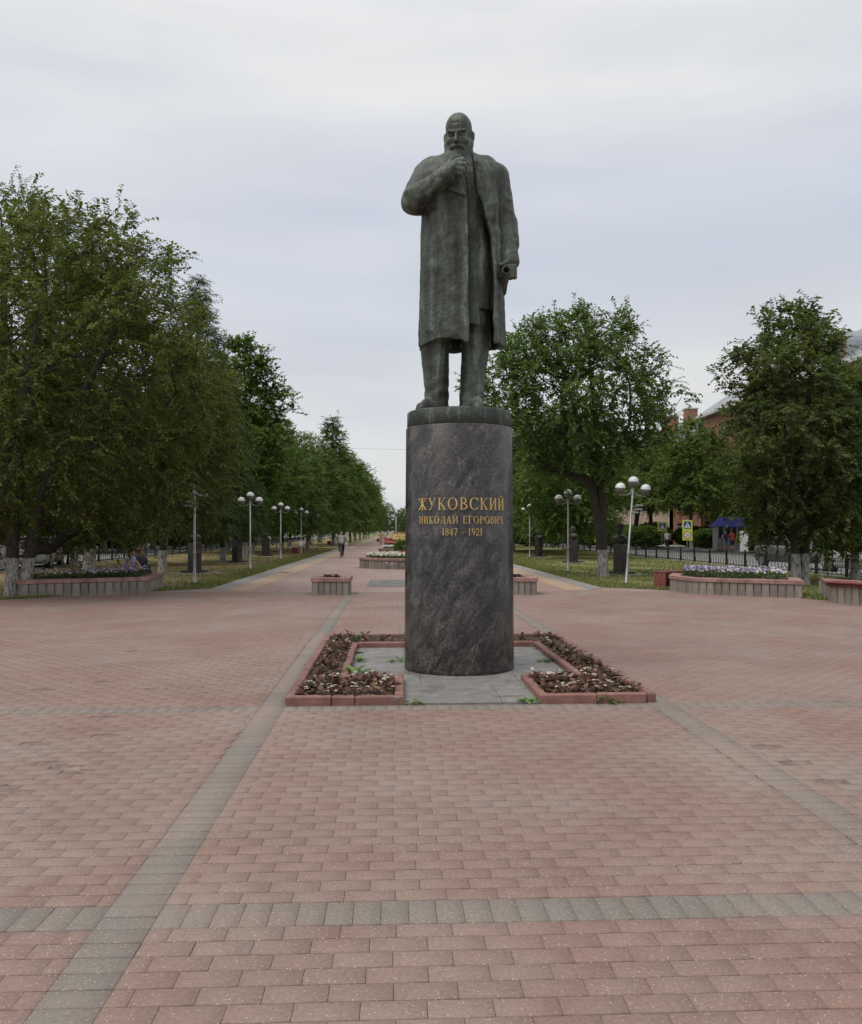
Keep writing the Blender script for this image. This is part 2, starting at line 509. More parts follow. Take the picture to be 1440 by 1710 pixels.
bricks = [b for b in bricks if not (BED[0]+0.02 < b[0] < BED[1]-0.02 and BED[2]-0.03 < b[1] < BED[3])]
B = np.array(bricks, dtype=np.float64)
N = len(B)
g_ = np.random.default_rng(11)
dz = g_.uniform(-0.0012, 0.0008, N); tx = g_.normal(-0.010, 0.005, N); ty = g_.normal(0, 0.003, N); rz_ = g_.normal(0, 0.004, N)
# stones that have sunk or broken out
for (px, py, s) in [(185,1138,.035),(160,1138,.035),(65,1152,.03),(265,1148,.028),(170,1199,.03),(60,1240,.02),(70,1273,.02),
                    (110,1285,.035),(140,1285,.035),(2,1318,.03),(12,1326,.02),(225,1087,.03),(640,1014,.03),(665,1014,.03),
                    (190,1230,.012),(1330,1272,.012),(1385,1300,.014),(1290,1245,.01)]:
    q = on_ground(px, py)
    i = int(np.argmin((B[:,0]-q.x)**2 + (B[:,1]-q.y)**2)); dz[i] -= min(s, 0.0105); tx[i] += 0.03
# gentle heave of the whole field, seen in the joints
heave = 0.0012*np.sin(B[:,0]*0.9+0.4)*np.cos(B[:,1]*0.7) 
ang = np.arctan2(B[:,0]*CY - B[:,1]*SY, B[:,0]*SY + B[:,1]*CY)
dist = np.hypot(B[:,0], B[:,1])
inview = (np.abs(np.tan(ang)) < 0.50) & ((B[:,0]*SY + B[:,1]*CY) > 2.78)
order = np.argsort(np.where(inview, dist, 1e6))
single = set(order[:300].tolist())
CH = 0.0026
def brick_template(lx, ly):
    hx, hy = lx/2 - 0.0008, ly/2 - 0.0016
    q = [(-1,-1),(1,-1),(1,1),(-1,1)]
    return [(a*hx, b*hy, -0.045) for a, b in q] + [(a*hx, b*hy, -CH*0.8) for a, b in q] + [(a*(hx-CH*.4), b*(hy-CH), 0.0) for a, b in q]
BF = np.array([(0,1,5,4),(1,2,6,5),(2,3,7,6),(3,0,4,7),(4,5,9,8),(5,6,10,9),(6,7,11,10),(7,4,8,11),(8,9,10,11)])
cache = {}
for i in order[:300]:
    cx, cy, lx, ly, gr = B[i]
    key = (round(lx, 2), round(ly, 3), int(gr))
    if key not in cache:
        me = mesh_np('brick', np.array(brick_template(lx - 0.0005, ly)), BF)
        me.materials.append(PAV_GREY if gr else PAV_RED); cache[key] = me
    o = bpy.data.objects.new('brick', cache[key]); COL.objects.link(o); o.parent = plaza
    o.location = (cx, cy, dz[i] + heave[i]); o.rotation_euler = (tx[i], ty[i], rz_[i])
rest = np.array([i for i in range(N) if i not in single])
for gr, nm, mt in ((0, 'brick_field', PAV_RED), (1, 'grey_brick_field', PAV_GREY)):
    idx = rest[B[rest, 4] == gr]
    T = np.array([(-1,-1),(1,-1),(1,1),(-1,1)]*3, float)
    hx = B[idx, 2]/2 - 0.0008; hy = B[idx, 3]/2 - 0.0016
    ins = np.array([0]*8 + [CH]*4); zz = np.array([-0.045]*4 + [-CH*0.8]*4 + [0.0]*4)
    X = T[None,:,0]*(hx[:,None]-ins*.4); Y = T[None,:,1]*(hy[:,None]-ins)
    Z = zz[None,:] + dz[idx,None] + heave[idx,None] + Y*tx[idx,None] - X*ty[idx,None]
    Xr = X - Y*rz_[idx,None]; Yr = Y + X*rz_[idx,None]
    V = np.stack([Xr + B[idx,0,None], Yr + B[idx,1,None], Z], -1).reshape(-1, 3)
    Fq = (BF[None] + 12*np.arange(len(idx))[:,None,None]).reshape(-1, 4)
    o = ob(nm, mesh_np(nm, V, Fq), mt, plaza); o['kind'] = 'stuff'

# ---- the avenue beyond
sheet('avenue_path', [(AVE_L, PLAZA_END), (AVE_R, PLAZA_END), (AVE_R, 420), (AVE_L, 420)], -0.002, SH_RED)
sheet('tan_paver_strip', [(-4.45, 23.4), (-3.8, 23.4), (-3.8, 420), (-4.45, 420)], 0.003, SH_TAN)
sheet('tan_paver_strip', [(4.75, 23.4), (5.4, 23.4), (5.4, 420), (4.75, 420)], 0.003, SH_TAN)
sheet('grey_paver_strip', [(AVE_L-0.02, 24.4), (-4.45, 23.4), (-4.45, 420), (AVE_L-0.02, 420)], 0.0035, SH_GREY)
sheet('grey_paver_strip', [(5.4, 23.4), (AVE_R+0.02, 24.4), (AVE_R+0.02, 420), (5.4, 420)], 0.0035, SH_GREY)
a_, b_ = on_ground(612, 980), on_ground(690, 968)
sheet('asphalt_patch', [(a_.x, a_.y), (a_.x+1.5, a_.y), (a_.x+1.5, b_.y), (a_.x+0.02, b_.y)], 0.004, simple('patch_asphalt', (0.16, 0.155, 0.15), 0.9, var=0.25, scale=3))
h_ = on_ground(475, 956)
mbh = MB(); mbh.prism([(h_.x-.25,h_.y-.18),(h_.x+.12,h_.y-.22),(h_.x+.3,h_.y+.15),(h_.x+.05,h_.y+.28),(h_.x-.22,h_.y+.2)], 0.004, 0.007)
o = mbh.build('bare_soil_hole', SOIL); o['kind'] = 'structure'

# ---- lawns either side, with blades of grass
FENCE_L, FENCE_R = -15.2, 15.6
def lawn(name, side, mat):
    mb = MB()
    yy = [10, 12, 14, 16, 17, 18, 19, 20, 21, 22, 23, 24, PLAZA_END, 40, 80, 160, 300]
    for y0, y1 in zip(yy[:-1], yy[1:]):
        if side < 0:
            e0 = pl(y0) if y0 < PLAZA_END else AVE_L; e1 = pl(y1) if y1 < PLAZA_END else AVE_L
            if e0 < FENCE_L and e1 < FENCE_L: continue
            mb.quad((min(e0, FENCE_L-.6), y0, 0.008), (e0, y0, 0.008), (e1, y1, 0.008), (min(e1, FENCE_L-.6), y1, 0.008))
        else:
            e0 = pr(y0) if y0 < PLAZA_END else AVE_R; e1 = pr(y1) if y1 < PLAZA_END else AVE_R
            mb.quad((e0, y0, 0.008), (max(e0, FENCE_R+.6), y0, 0.008), (max(e1, FENCE_R+.6), y1, 0.008), (e1, y1, 0.008))
    o = mb.build(name, mat); o['kind'] = 'structure'
    return o
lawn('lawn_left', -1, LAWN_L); lawn('lawn_right', 1, LAWN_R)

def blade_mat(name, a, b):
    m, nt, p = new_mat(name, 0.8, 0, 0.2)
    geo = nt.nodes.new('ShaderNodeNewGeometry')
    col = ramp(nt, geo.outputs['Random Per Island'], [(0.0, a), (1.0, b)])
    nt.links.new(col, p.inputs['Base Color'])
    return m
G_GREEN = blade_mat('green_blades', (0.10, 0.145, 0.032), (0.21, 0.25, 0.08))
G_DRY = blade_mat('dry_blades', (0.20, 0.16, 0.07), (0.38, 0.30, 0.16))
def grass(name, side, n, label, seed, edge_n):
    g = np.random.default_rng(seed)
    u = g.uniform(0, 1, n)
    y = 17 + 58*u**1.8
    e = np.array([ (pl(v) if side < 0 else pr(v)) if v < PLAZA_END else (AVE_L if side < 0 else AVE_R) for v in y])
    far = FENCE_L if side < 0 else FENCE_R
    t = g.uniform(0, 1, n)
    t[:edge_n] = g.exponential(0.05, edge_n)
    x = e + (far - e)*np.clip(t, 0, 1)
    # patches: grass thins out in bare places
    pn = np.sin(x*0.9+1.3*np.sin(y*0.31))*np.cos(y*0.5+0.7*x*0.4) + 0.5*np.sin(x*2.1+y*1.7)
    keep = (pn > (-0.15 if side < 0 else -0.55)) | (np.arange(n) < edge_n)
    x, y, pn, t = x[keep], y[keep], pn[keep], t[keep]; n = len(x)
    h = g.uniform(0.03, 0.085, n)*(1 + 0.5*(g.uniform(0, 1, n) > 0.93)); w = g.uniform(0.006, 0.014, n)*(1+ y/45)
    a = g.uniform(0, 2*pi, n); ln = g.uniform(0, 0.6, n)*h; la = g.uniform(0, 2*pi, n)
    V = np.zeros((n, 3, 3))
    V[:,0] = np.stack([x - w*np.cos(a), y - w*np.sin(a), np.full(n, 0.004)], -1)
    V[:,1] = np.stack([x + w*np.cos(a), y + w*np.sin(a), np.full(n, 0.004)], -1)
    V[:,2] = np.stack([x + ln*np.cos(la), y + ln*np.sin(la), h], -1)
    mi = (g.uniform(0, 1, n) < (0.65 if side < 0 else 0.30)).astype(int)
    mi[t < 0.12] = (g.uniform(0, 1, int((t < 0.12).sum())) < 0.22)
    o = ob(name, mesh_np(name, V.reshape(-1, 3), np.arange(3*n).reshape(-1, 3), mi), [G_GREEN, G_DRY])
    tag(o, label, 'grass', kind='stuff')
grass('grass', -1, 60000, 'thin dry grass under the trees behind the couple', 5, 22000)
grass('grass', 1, 80000, 'green grass around the leaning lamp post', 6, 20000)

# ---- roads behind the fences, kerbs and far pavements
for sgn, nm in ((-1, 'left'), (1, 'right')):
    f = FENCE_L if sgn < 0 else FENCE_R
    xs = lambda a, b: (f + sgn*a, f + sgn*b)
    def strip(name, a, b, z, mat):
        x0, x1 = xs(a, b)
        return sheet(name, [(x0, -20), (x1, -20), (x1, 500), (x0, 500)], z, mat)
    strip('road_%s' % nm, 1.1, 12.0, -0.05, ASPHALT)
    strip('pavement_%s' % nm, 12.16, 16.5, 0.06, CONC)
    mb = MB()
    for a, b in ((0.92, 1.1), (12.0, 12.16)):
        x0, x1 = sorted(xs(a, b)); mb.box(x0, x1, -20, 400, -0.058, 0.075)
    o = mb.build('kerb_%s' % nm, CONC); o['kind'] = 'structure'
    # worn centre-line dashes
    mb = MB()
    for i in range(26):
        x0, x1 = sorted(xs(6.5, 6.62)); y = 8 + i*8
        mb.quad((x0, y, -0.045), (x1, y, -0.045), (x1, y+3, -0.045), (x0, y+3, -0.045))
    o = mb.build('road_marking_%s' % nm, simple('road_paint', (0.6, 0.6, 0.58), 0.7, var=0.2, scale=4)); o['kind'] = 'structure'
# ================================================================ sculpting: distance fields turned into one continuous mesh
class Field:
    def __init__(s, lo, hi, h):
        s.lo = np.array(lo, float); s.h = h
        s.n = np.ceil((np.array(hi)-s.lo)/h).astype(int)+1
        s.D = np.full(s.n, 9.0, np.float32); s.M = np.zeros(s.n, np.int8)
        s.ax = [(s.lo[i]+h*np.arange(s.n[i])).astype(np.float32) for i in range(3)]
    def sub(s, lo, hi):
        i0 = np.clip(np.floor((np.array(lo)-s.lo)/s.h).astype(int), 0, s.n-1)
        i1 = np.clip(np.ceil((np.array(hi)-s.lo)/s.h).astype(int)+1, 1, s.n)
        sl = tuple(slice(a, max(b, a+1)) for a, b in zip(i0, i1))
        return sl, s.ax[0][sl[0]][:,None,None], s.ax[1][sl[1]][None,:,None], s.ax[2][sl[2]][None,None,:]
    def put(s, fn, lo, hi, k=0.03, mat=0):
        sl, x, y, z = s.sub(lo, hi)
        d = fn(x, y, z).astype(np.float32); D = s.D[sl]
        s.M[sl] = np.where(d < D, mat, s.M[sl])
        if k > 0:
            h = np.clip(0.5+0.5*(D-d)/k, 0, 1)
            s.D[sl] = D*(1-h)+d*h-k*h*(1-h)
        else: s.D[sl] = np.minimum(D, d)
    def cut(s, fn, lo, hi, k=0.02):
        sl, x, y, z = s.sub(lo, hi)
        d = -fn(x, y, z).astype(np.float32); D = s.D[sl]
        h = np.clip(0.5-0.5*(D-d)/k, 0, 1)
        s.D[sl] = D*(1-h)+d*h+k*h*(1-h)
    # ---- shapes
    def cone(s, a, b, ra, rb, k=0.03, mat=0, cut=False, flat=None):
        a = np.array(a, float); b = np.array(b, float); ab = b-a; L2 = max(float(ab@ab), 1e-9)
        def fn(x, y, z):
            t = np.clip(((x-a[0])*ab[0]+(y-a[1])*ab[1]+(z-a[2])*ab[2])/L2, 0, 1)
            return np.sqrt((x-a[0]-ab[0]*t)**2+(y-a[1]-ab[1]*t)**2+(z-a[2]-ab[2]*t)**2)-(ra+(rb-ra)*t)
        m = max(ra, rb)+2.5*s.h+k
        (s.cut if cut else s.put)(fn, np.minimum(a, b)-m, np.maximum(a, b)+m, k, *(() if cut else (mat,)))
    def chain(s, pts, rad, k=0.02, mat=0):
        for i in range(len(pts)-1): s.cone(pts[i], pts[i+1], rad[i], rad[i+1], k, mat)
    def ell(s, c, r, k=0.03, mat=0, R=None, cut=False):
        c = np.array(c, float); r = np.array(r, float)
        R = np.eye(3) if R is None else np.array(R, float)      # columns: local axes
        def fn(x, y, z):
            dx, dy, dz = x-c[0], y-c[1], z-c[2]
            q = [dx*R[0,i]+dy*R[1,i]+dz*R[2,i] for i in range(3)]
            k0 = np.sqrt(sum((q[i]/r[i])**2 for i in range(3))); k1 = np.sqrt(sum((q[i]/r[i]**2)**2 for i in range(3)))
            return k0*(k0-1)/np.maximum(k1, 1e-6)
        m = np.sqrt(((R*r[None,:])**2).sum(1))+2.5*s.h+k
        (s.cut if cut else s.put)(fn, c-m, c+m, k, *(() if cut else (mat,)))
    def mesh(s, name, smooth=True):
        D = s.D; S = D < 0
        nx, ny, nz = D.shape
        acc = np.zeros((nx-1, ny-1, nz-1, 3), np.float32); cnt = np.zeros((nx-1, ny-1, nz-1), np.float32)
        edges = []
        for ax in range(3):
            sl0 = [slice(None)]*3; sl1 = [slice(None)]*3
            sl0[ax] = slice(0, -1); sl1[ax] = slice(1, None)
            d0, d1 = D[tuple(sl0)], D[tuple(sl1)]
            m = (S[tuple(sl0)] != S[tuple(sl1)])
            t = np.where(m, d0/np.where(m, d0-d1, 1), 0).astype(np.float32)
            edges.append((m, S[tuple(sl0)]))
            o1, o2 = [i for i in range(3) if i != ax]
            for a in (0, 1):
                for b in (0, 1):
                    q = [slice(None)]*3
                    q[o1] = slice(a, D.shape[o1]-1+a); q[o2] = slice(b, D.shape[o2]-1+b)
                    mm = m[tuple(q)].astype(np.float32)
                    acc[..., ax] += t[tuple(q)]; acc[..., o1] += a*mm; acc[..., o2] += b*mm; cnt += mm
        act = cnt > 0
        ids = np.full(act.shape, -1, np.int64); ids[act] = np.arange(int(act.sum()))
        ci = np.argwhere(act)
        V = (ci + acc[act]/cnt[act][:,None])*s.h + s.lo
        mv = s.M[tuple(np.minimum(ci+1, s.n-1).T)]
        Fs = []
        for ax in range(3):
            m, inside = edges[ax]
            o1, o2 = (ax+1) % 3, (ax+2) % 3
            e = np.argwhere(m)
            ok = (e[:,o1] > 0) & (e[:,o2] > 0) & (e[:,o1] < D.shape[o1]-1) & (e[:,o2] < D.shape[o2]-1)
            e = e[ok]; ins = inside[tuple(e.T)]
            q = []
            for a, b in ((-1,-1),(0,-1),(0,0),(-1,0)):
                c = e.copy(); c[:,o1] += a; c[:,o2] += b; q.append(ids[tuple(c.T)])
            f = np.stack(q, 1); f[~ins] = f[~ins][:, ::-1]
            Fs.append(f)
        Fq = np.concatenate(Fs)
        return V, Fq, mv[Fq[:,0]]
def rot_basis(yaw, pitch, roll=0.0):
    return np.array((Matrix.Rotation(yaw, 3, 'Z') @ Matrix.Rotation(pitch, 3, 'X') @ Matrix.Rotation(roll, 3, 'Y')))
def vnoise(P, scale, seed=0):
    """smooth pseudo-noise on points"""
    g = np.random.default_rng(seed); out = np.zeros(len(P))
    for _ in range(9):
        w = g.normal(0, 1, 3)*scale; ph = g.uniform(0, 6.28)
        out += np.sin(P@w+ph)
    return out/3
# ================================================================ the monument
PED = Vector((0.783, 10.06, 0.0))          # axis of the pedestal
TO_CAM = atan2(-PED.y, -PED.x)             # direction it faces
FACE = TO_CAM + pi/2                       # turn that brings local -Y to face the photographer
PD = 10.09                                 # distance of the axis from the camera

def granite_mat():
    m, nt, p = new_mat('pedestal_granite', 0.34, 0.0, 0.42)
    c = coords(nt)
    w = noise(nt, mapping(nt, c, (1, 1, 0.6)), 2.0, 3, 0.6, 0.0)
    rot = mapping(nt, c, (1, 1, 1), (0.0, -0.5, 0.0))
    tilt = mapping(nt, rot, (8, 5, 3.2))
    flow = noise(nt, tilt, 1.0, 6, 0.62, 0.9)
    streak = noise(nt, mapping(nt, rot, (4.2, 2.2, 0.8), (0, 0, 0), (1.7, 0.4, 0.9)), 1.0, 4, 0.5, 1.2)
    base = ramp(nt, flow, [(0.33, (0.013, 0.012, 0.012)), (0.50, (0.040, 0.0365, 0.035)), (0.68, (0.098, 0.090, 0.083))])
    base = mix(nt, ramp(nt, streak, [(0.30, (0.9, 0.9, 0.9)), (0.36, (0, 0, 0))]), base, (0.026, 0.024, 0.028))
    gr = noise(nt, mapping(nt, rot, (1, 1, 0.5)), 62, 3, 0.75)
    base = mix(nt, 0.85, base, ramp(nt, gr, [(0.36, (0.12, 0.12, 0.12)), (0.50, (0.45, 0.45, 0.45)), (0.64, (0.92, 0.90, 0.88))]), 'OVERLAY')
    vo = nt.nodes.new('ShaderNodeTexVoronoi'); vo.inputs['Scale'].default_value = 70
    nt.links.new(c, vo.inputs['Vector'])
    sp = nt.nodes.new('ShaderNodeSeparateXYZ'); nt.links.new(vo.outputs['Color'], sp.inputs[0])
    dot = math_n(nt, 'MULTIPLY', math_n(nt, 'LESS_THAN', vo.outputs['Distance'], 0.38), math_n(nt, 'LESS_THAN', sp.outputs[0], 0.16))
    base = mix(nt, math_n(nt, 'MULTIPLY', dot, 0.30), base, (0.20, 0.188, 0.175))
    nt.links.new(base, p.inputs['Base Color'])
    nt.links.new(math_n(nt, 'MULTIPLY_ADD', w, 0.22, 0.20), p.inputs['Roughness'])
    nt.links.new(bump(nt, gr, 0.08, 0.003), p.inputs['Normal'])
    return m
def bronze_mat(name, k=1.0, pat=(0.170, 0.228, 0.185)):
    m, nt, p = new_mat(name, 0.5, 0.0, 0.55)
    c = coords(nt)
    st = noise(nt, mapping(nt, c, (7, 7, 1.1)), 1.0, 6, 0.65, 0.6)
    bl_ = noise(nt, c, 3.2, 5, 0.6)
    fine = noise(nt, mapping(nt, c, (1, 1, 0.45)), 48, 4, 0.7)
    f = math_n(nt, 'ADD', math_n(nt, 'MULTIPLY', st, 0.62), math_n(nt, 'MULTIPLY', bl_, 0.38))
    col = ramp(nt, f, [(0.38, (0.016*k, 0.015*k, 0.015*k)), (0.46, (0.040*k, 0.044*k, 0.035*k)), (0.55, (0.072*k, 0.088*k, 0.068*k)),
                       (0.64, pat)])
    col = mix(nt, 0.75, col, ramp(nt, fine, [(0.3, (0.26, 0.26, 0.26)), (0.7, (0.70, 0.72, 0.70))]), 'OVERLAY')
    # pointiness turns the colour darker in creases, lighter on ridges
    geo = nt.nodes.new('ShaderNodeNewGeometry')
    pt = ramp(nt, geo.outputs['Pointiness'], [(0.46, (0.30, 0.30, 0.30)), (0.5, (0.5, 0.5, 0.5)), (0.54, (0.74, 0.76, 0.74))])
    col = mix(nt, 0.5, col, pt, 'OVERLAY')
    nt.links.new(col, p.inputs['Base Color'])
    p.inputs['Metallic'].default_value = 0.18
    nt.links.new(math_n(nt, 'MULTIPLY_ADD', bl_, 0.35, 0.36), p.inputs['Roughness'])
    nt.links.new(bump(nt, math_n(nt, 'ADD', noise(nt, c, 26, 4, 0.6), math_n(nt, 'MULTIPLY', fine, 0.5)), 0.7, 0.016), p.inputs['Normal'])
    return m
GRANITE = granite_mat()
BRONZE = bronze_mat('weathered_bronze')
GOLD = simple('gold_leaf', (0.62, 0.44, 0.17), 0.42, metal=0.35, var=0.15, scale=20, bumps=0.1)

# ---- pedestal: granite drum and bronze cap
ped = empty('granite_pedestal', PED, FACE)
tag(ped, 'dark polished granite drum pedestal with gilt lettering under the bronze man', 'pedestal')
R0, R1, GZ = 0.640, 0.620, 2.80
mb = MB()
mb.lathe([(R0-0.02, 0.0), (R0, 0.02), (R0-0.001, 0.06), (R1, GZ-0.012), (R1-0.010, GZ)], 96)
mb.build('granite_drum', GRANITE, ped)
CAPZ = 2.985
mb = MB()
mb.lathe([(0.600, GZ-0.004), (0.608, GZ+0.008), (0.606, CAPZ-0.014), (0.592, CAPZ)], 96)
capm = bronze_mat('dark_bronze_cap', 0.42, (0.095, 0.125, 0.125))
mb.build('bronze_cap', capm, ped)

# ---- serif letters, drawn as thick and thin strokes
def L_stem(x, w, y0=0.0, y1=1.0, top=True, bot=True, s=0.09):
    o = [[(x-w/2,y0),(x+w/2,y0),(x+w/2,y1),(x-w/2,y1)]]
    for f, y in ((bot, y0), (top, y1-0.045)):
        if f: o.append([(x-w/2-s,y),(x+w/2+s,y),(x+w/2+s,y+0.045),(x-w/2-s,y+0.045)])
    return o
def L_line(x0, y0, x1, y1, w):
    if abs(x1-x0) > abs(y1-y0)*3:
        return [[(x0,y0-w/2),(x1,y1-w/2),(x1,y1+w/2),(x0,y0+w/2)]]
    return [[(x0-w/2,y0),(x0+w/2,y0),(x1+w/2,y1),(x1-w/2,y1)]]
def L_arc(cx, cy, rx, ry, a0, a1, thick, thin=0.05, n=16):
    o = []; P = []
    for i in range(n+1):
        a = radians(a0+(a1-a0)*i/n); t = thin+(thick-thin)*abs(cos(a))**1.3
        P.append(((cx+rx*cos(a), cy+ry*sin(a)), (cx+(rx-t)*cos(a), cy+(ry-min(t, .07 if abs(cos(a))<.5 else t))*sin(a))))
    for i in range(n): o.append([P[i][0], P[i+1][0], P[i+1][1], P[i][1]])
    return o
TK, TN = 0.13, 0.05
def L_breve(x): return L_arc(x, 1.20, 0.15, 0.11, 180, 360, 0.05, 0.05, 8)
def glyph(ch):
    if ch == 'Ж': return 1.05, L_stem(.52,TK)+L_line(.10,.96,.50,.50,.07)+L_line(.92,.96,.54,.50,.07)+L_line(.12,.0,.50,.52,TK)+L_line(.92,.0,.54,.52,TK)+L_line(.0,.02,.22,.02,.045)+L_line(.82,.02,1.04,.02,.045)+L_line(.02,.97,.18,.97,.05)+L_line(.86,.97,1.02,.97,.05)
    if ch == 'У': return .80, L_line(.42,.36,.14,.98,TK)+L_line(.24,.0,.66,.98,TN+.01)+L_line(.02,.975,.30,.975,.045)+L_line(.54,.975,.80,.975,.045)+L_line(.12,.03,.28,.03,.08)
    if ch == 'К': return .82, L_stem(.20,TK)+L_line(.30,.50,.66,.96,.06)+L_line(.70,.0,.36,.54,TK)+L_line(.56,.975,.80,.975,.045)+L_line(.58,.02,.84,.02,.045)
    if ch == 'О': return .88, L_arc(.44,.5,.42,.52,0,360,TK,.05,28)
    if ch == 'В': return .76, L_stem(.20,TK,s=.06)+L_arc(.32,.75,.34,.25,-90,90,TK,.05,12)+L_arc(.32,.26,.40,.27,-90,90,TK,.05,12)+L_line(.2,.975,.34,.975,.05)+L_line(.2,.025,.34,.025,.05)+L_line(.2,.51,.34,.51,.05)
    if ch == 'С': return .80, L_arc(.46,.5,.43,.52,48,312,TK,.05,24)+L_line(.74,.70,.74,.98,.05)
    if ch in 'ИЙ': return .86, L_stem(.18,TK,s=.07)+L_stem(.68,TK,s=.07)+L_line(.24,.12,.62,.88,.06)+(L_breve(.43) if ch == 'Й' else [])
    if ch == 'Н': return .86, L_stem(.18,TK,s=.07)+L_stem(.68,TK,s=.07)+L_line(.2,.51,.66,.51,.055)
    if ch == 'Л': return .84, L_stem(.66,TK,s=.07)+L_line(.16,.03,.34,.97,.06)+L_line(.30,.975,.7,.975,.05)+L_line(.02,.04,.18,.04,.09)
    if ch == 'А': return .86, L_line(.12,.0,.40,1.0,.06)+L_line(.70,.0,.42,1.0,TK)+L_line(.2,.34,.62,.34,.05)+L_line(.0,.02,.26,.02,.045)+L_line(.56,.02,.86,.02,.045)
    if ch == 'Е': return .72, L_stem(.20,TK,s=.06)+L_line(.2,.975,.64,.975,.05)+L_line(.2,.025,.66,.025,.05)+L_line(.2,.51,.52,.51,.05)+L_line(.64,.80,.64,.98,.04)+L_line(.67,.02,.67,.22,.04)
    if ch == 'Г': return .68, L_stem(.20,TK,s=.06)+L_line(.2,.975,.62,.975,.05)+L_line(.62,.76,.62,.98,.05)
    if ch == 'Р': return .70, L_stem(.20,TK,s=.06)+L_arc(.32,.73,.36,.27,-90,90,TK,.05,12)+L_line(.2,.975,.34,.975,.05)+L_line(.2,.49,.34,.49,.05)
    if ch == 'Ч': return .80, L_stem(.62,TK,s=.07)+L_stem(.18,TK,.62,1.0,bot=False,s=.07)+L_arc(.40,.66,.29,.24,190,280,.12,.05,8)+L_line(.40,.45,.62,.45,.05)
    if ch == '1': return .46, L_stem(.24,.13,top=False)+L_line(.08,.80,.24,.98,.06)
    if ch == '8': return .60, L_arc(.30,.74,.24,.27,0,360,.11,.045,20)+L_arc(.30,.26,.28,.28,0,360,.12,.045,20)
    if ch == '4': return .62, L_stem(.42,.12,top=False,s=.05)+L_line(.05,.30,.40,.98,.06)+L_line(.04,.29,.60,.29,.06)
    if ch == '7': return .56, L_line(.04,.95,.54,.95,.09)+L_line(.22,.0,.50,.95,.11)
    if ch == '9': return .60, L_arc(.30,.68,.26,.32,0,360,.12,.045,20)+L_arc(.16,.55,.40,.55,-75,15,.11,.05,10)
    if ch == '2': return .58, L_arc(.29,.72,.25,.29,-20,170,.12,.05,12)+L_line(.08,.04,.50,.62,.08)+L_line(.05,.05,.55,.05,.10)
    if ch == '0': return .60, L_arc(.30,.5,.27,.52,0,360,.12,.05,22)
    if ch == '-': return .40, L_line(.06,.42,.34,.42,.07)
    return .42, []
def drum_text(text, a0, a1, z0, capH, raise_=0.004):
    W = [glyph(c)[0] for c in text]; gap = 0.13
    tot = sum(W)+gap*(len(text)-1); x = 0.0
    for c, w in zip(text, W):
        _, polys = glyph(c)
        if polys:
            mb = MB()
            for i, poly in enumerate(polys):
                n = len(poly)
                def q(pt, lift):
                    a = a0+(a1-a0)*(x+pt[0])/tot
                    z = z0+pt[1]*capH
                    r = R0+(R1-R0)*z/GZ+lift
                    return (r*sin(a), -r*cos(a), z)
                ar = sum(poly[j][0]*poly[(j+1)%n][1]-poly[(j+1)%n][0]*poly[j][1] for j in range(n))
                if ar < 0: poly = poly[::-1]
                V = [q(pt, -0.006) for pt in poly]+[q(pt, raise_+0.00035*i) for pt in poly]
                mb.add(V, [tuple(range(n, 2*n))]+[(j,(j+1)%n,n+(j+1)%n,n+j) for j in range(n)])
            mb.build('letter', GOLD, ped)
        x += w+gap
drum_text('ЖУКОВСКИЙ', radians(-46.5), radians(53), 1.843, 0.131)
drum_text('НИКОЛАЙ ЕГОРОВИЧ', radians(-45), radians(50.5), 1.690, 0.082)
drum_text('1847 - 1921', radians(-17.5), radians(24), 1.560, 0.078)

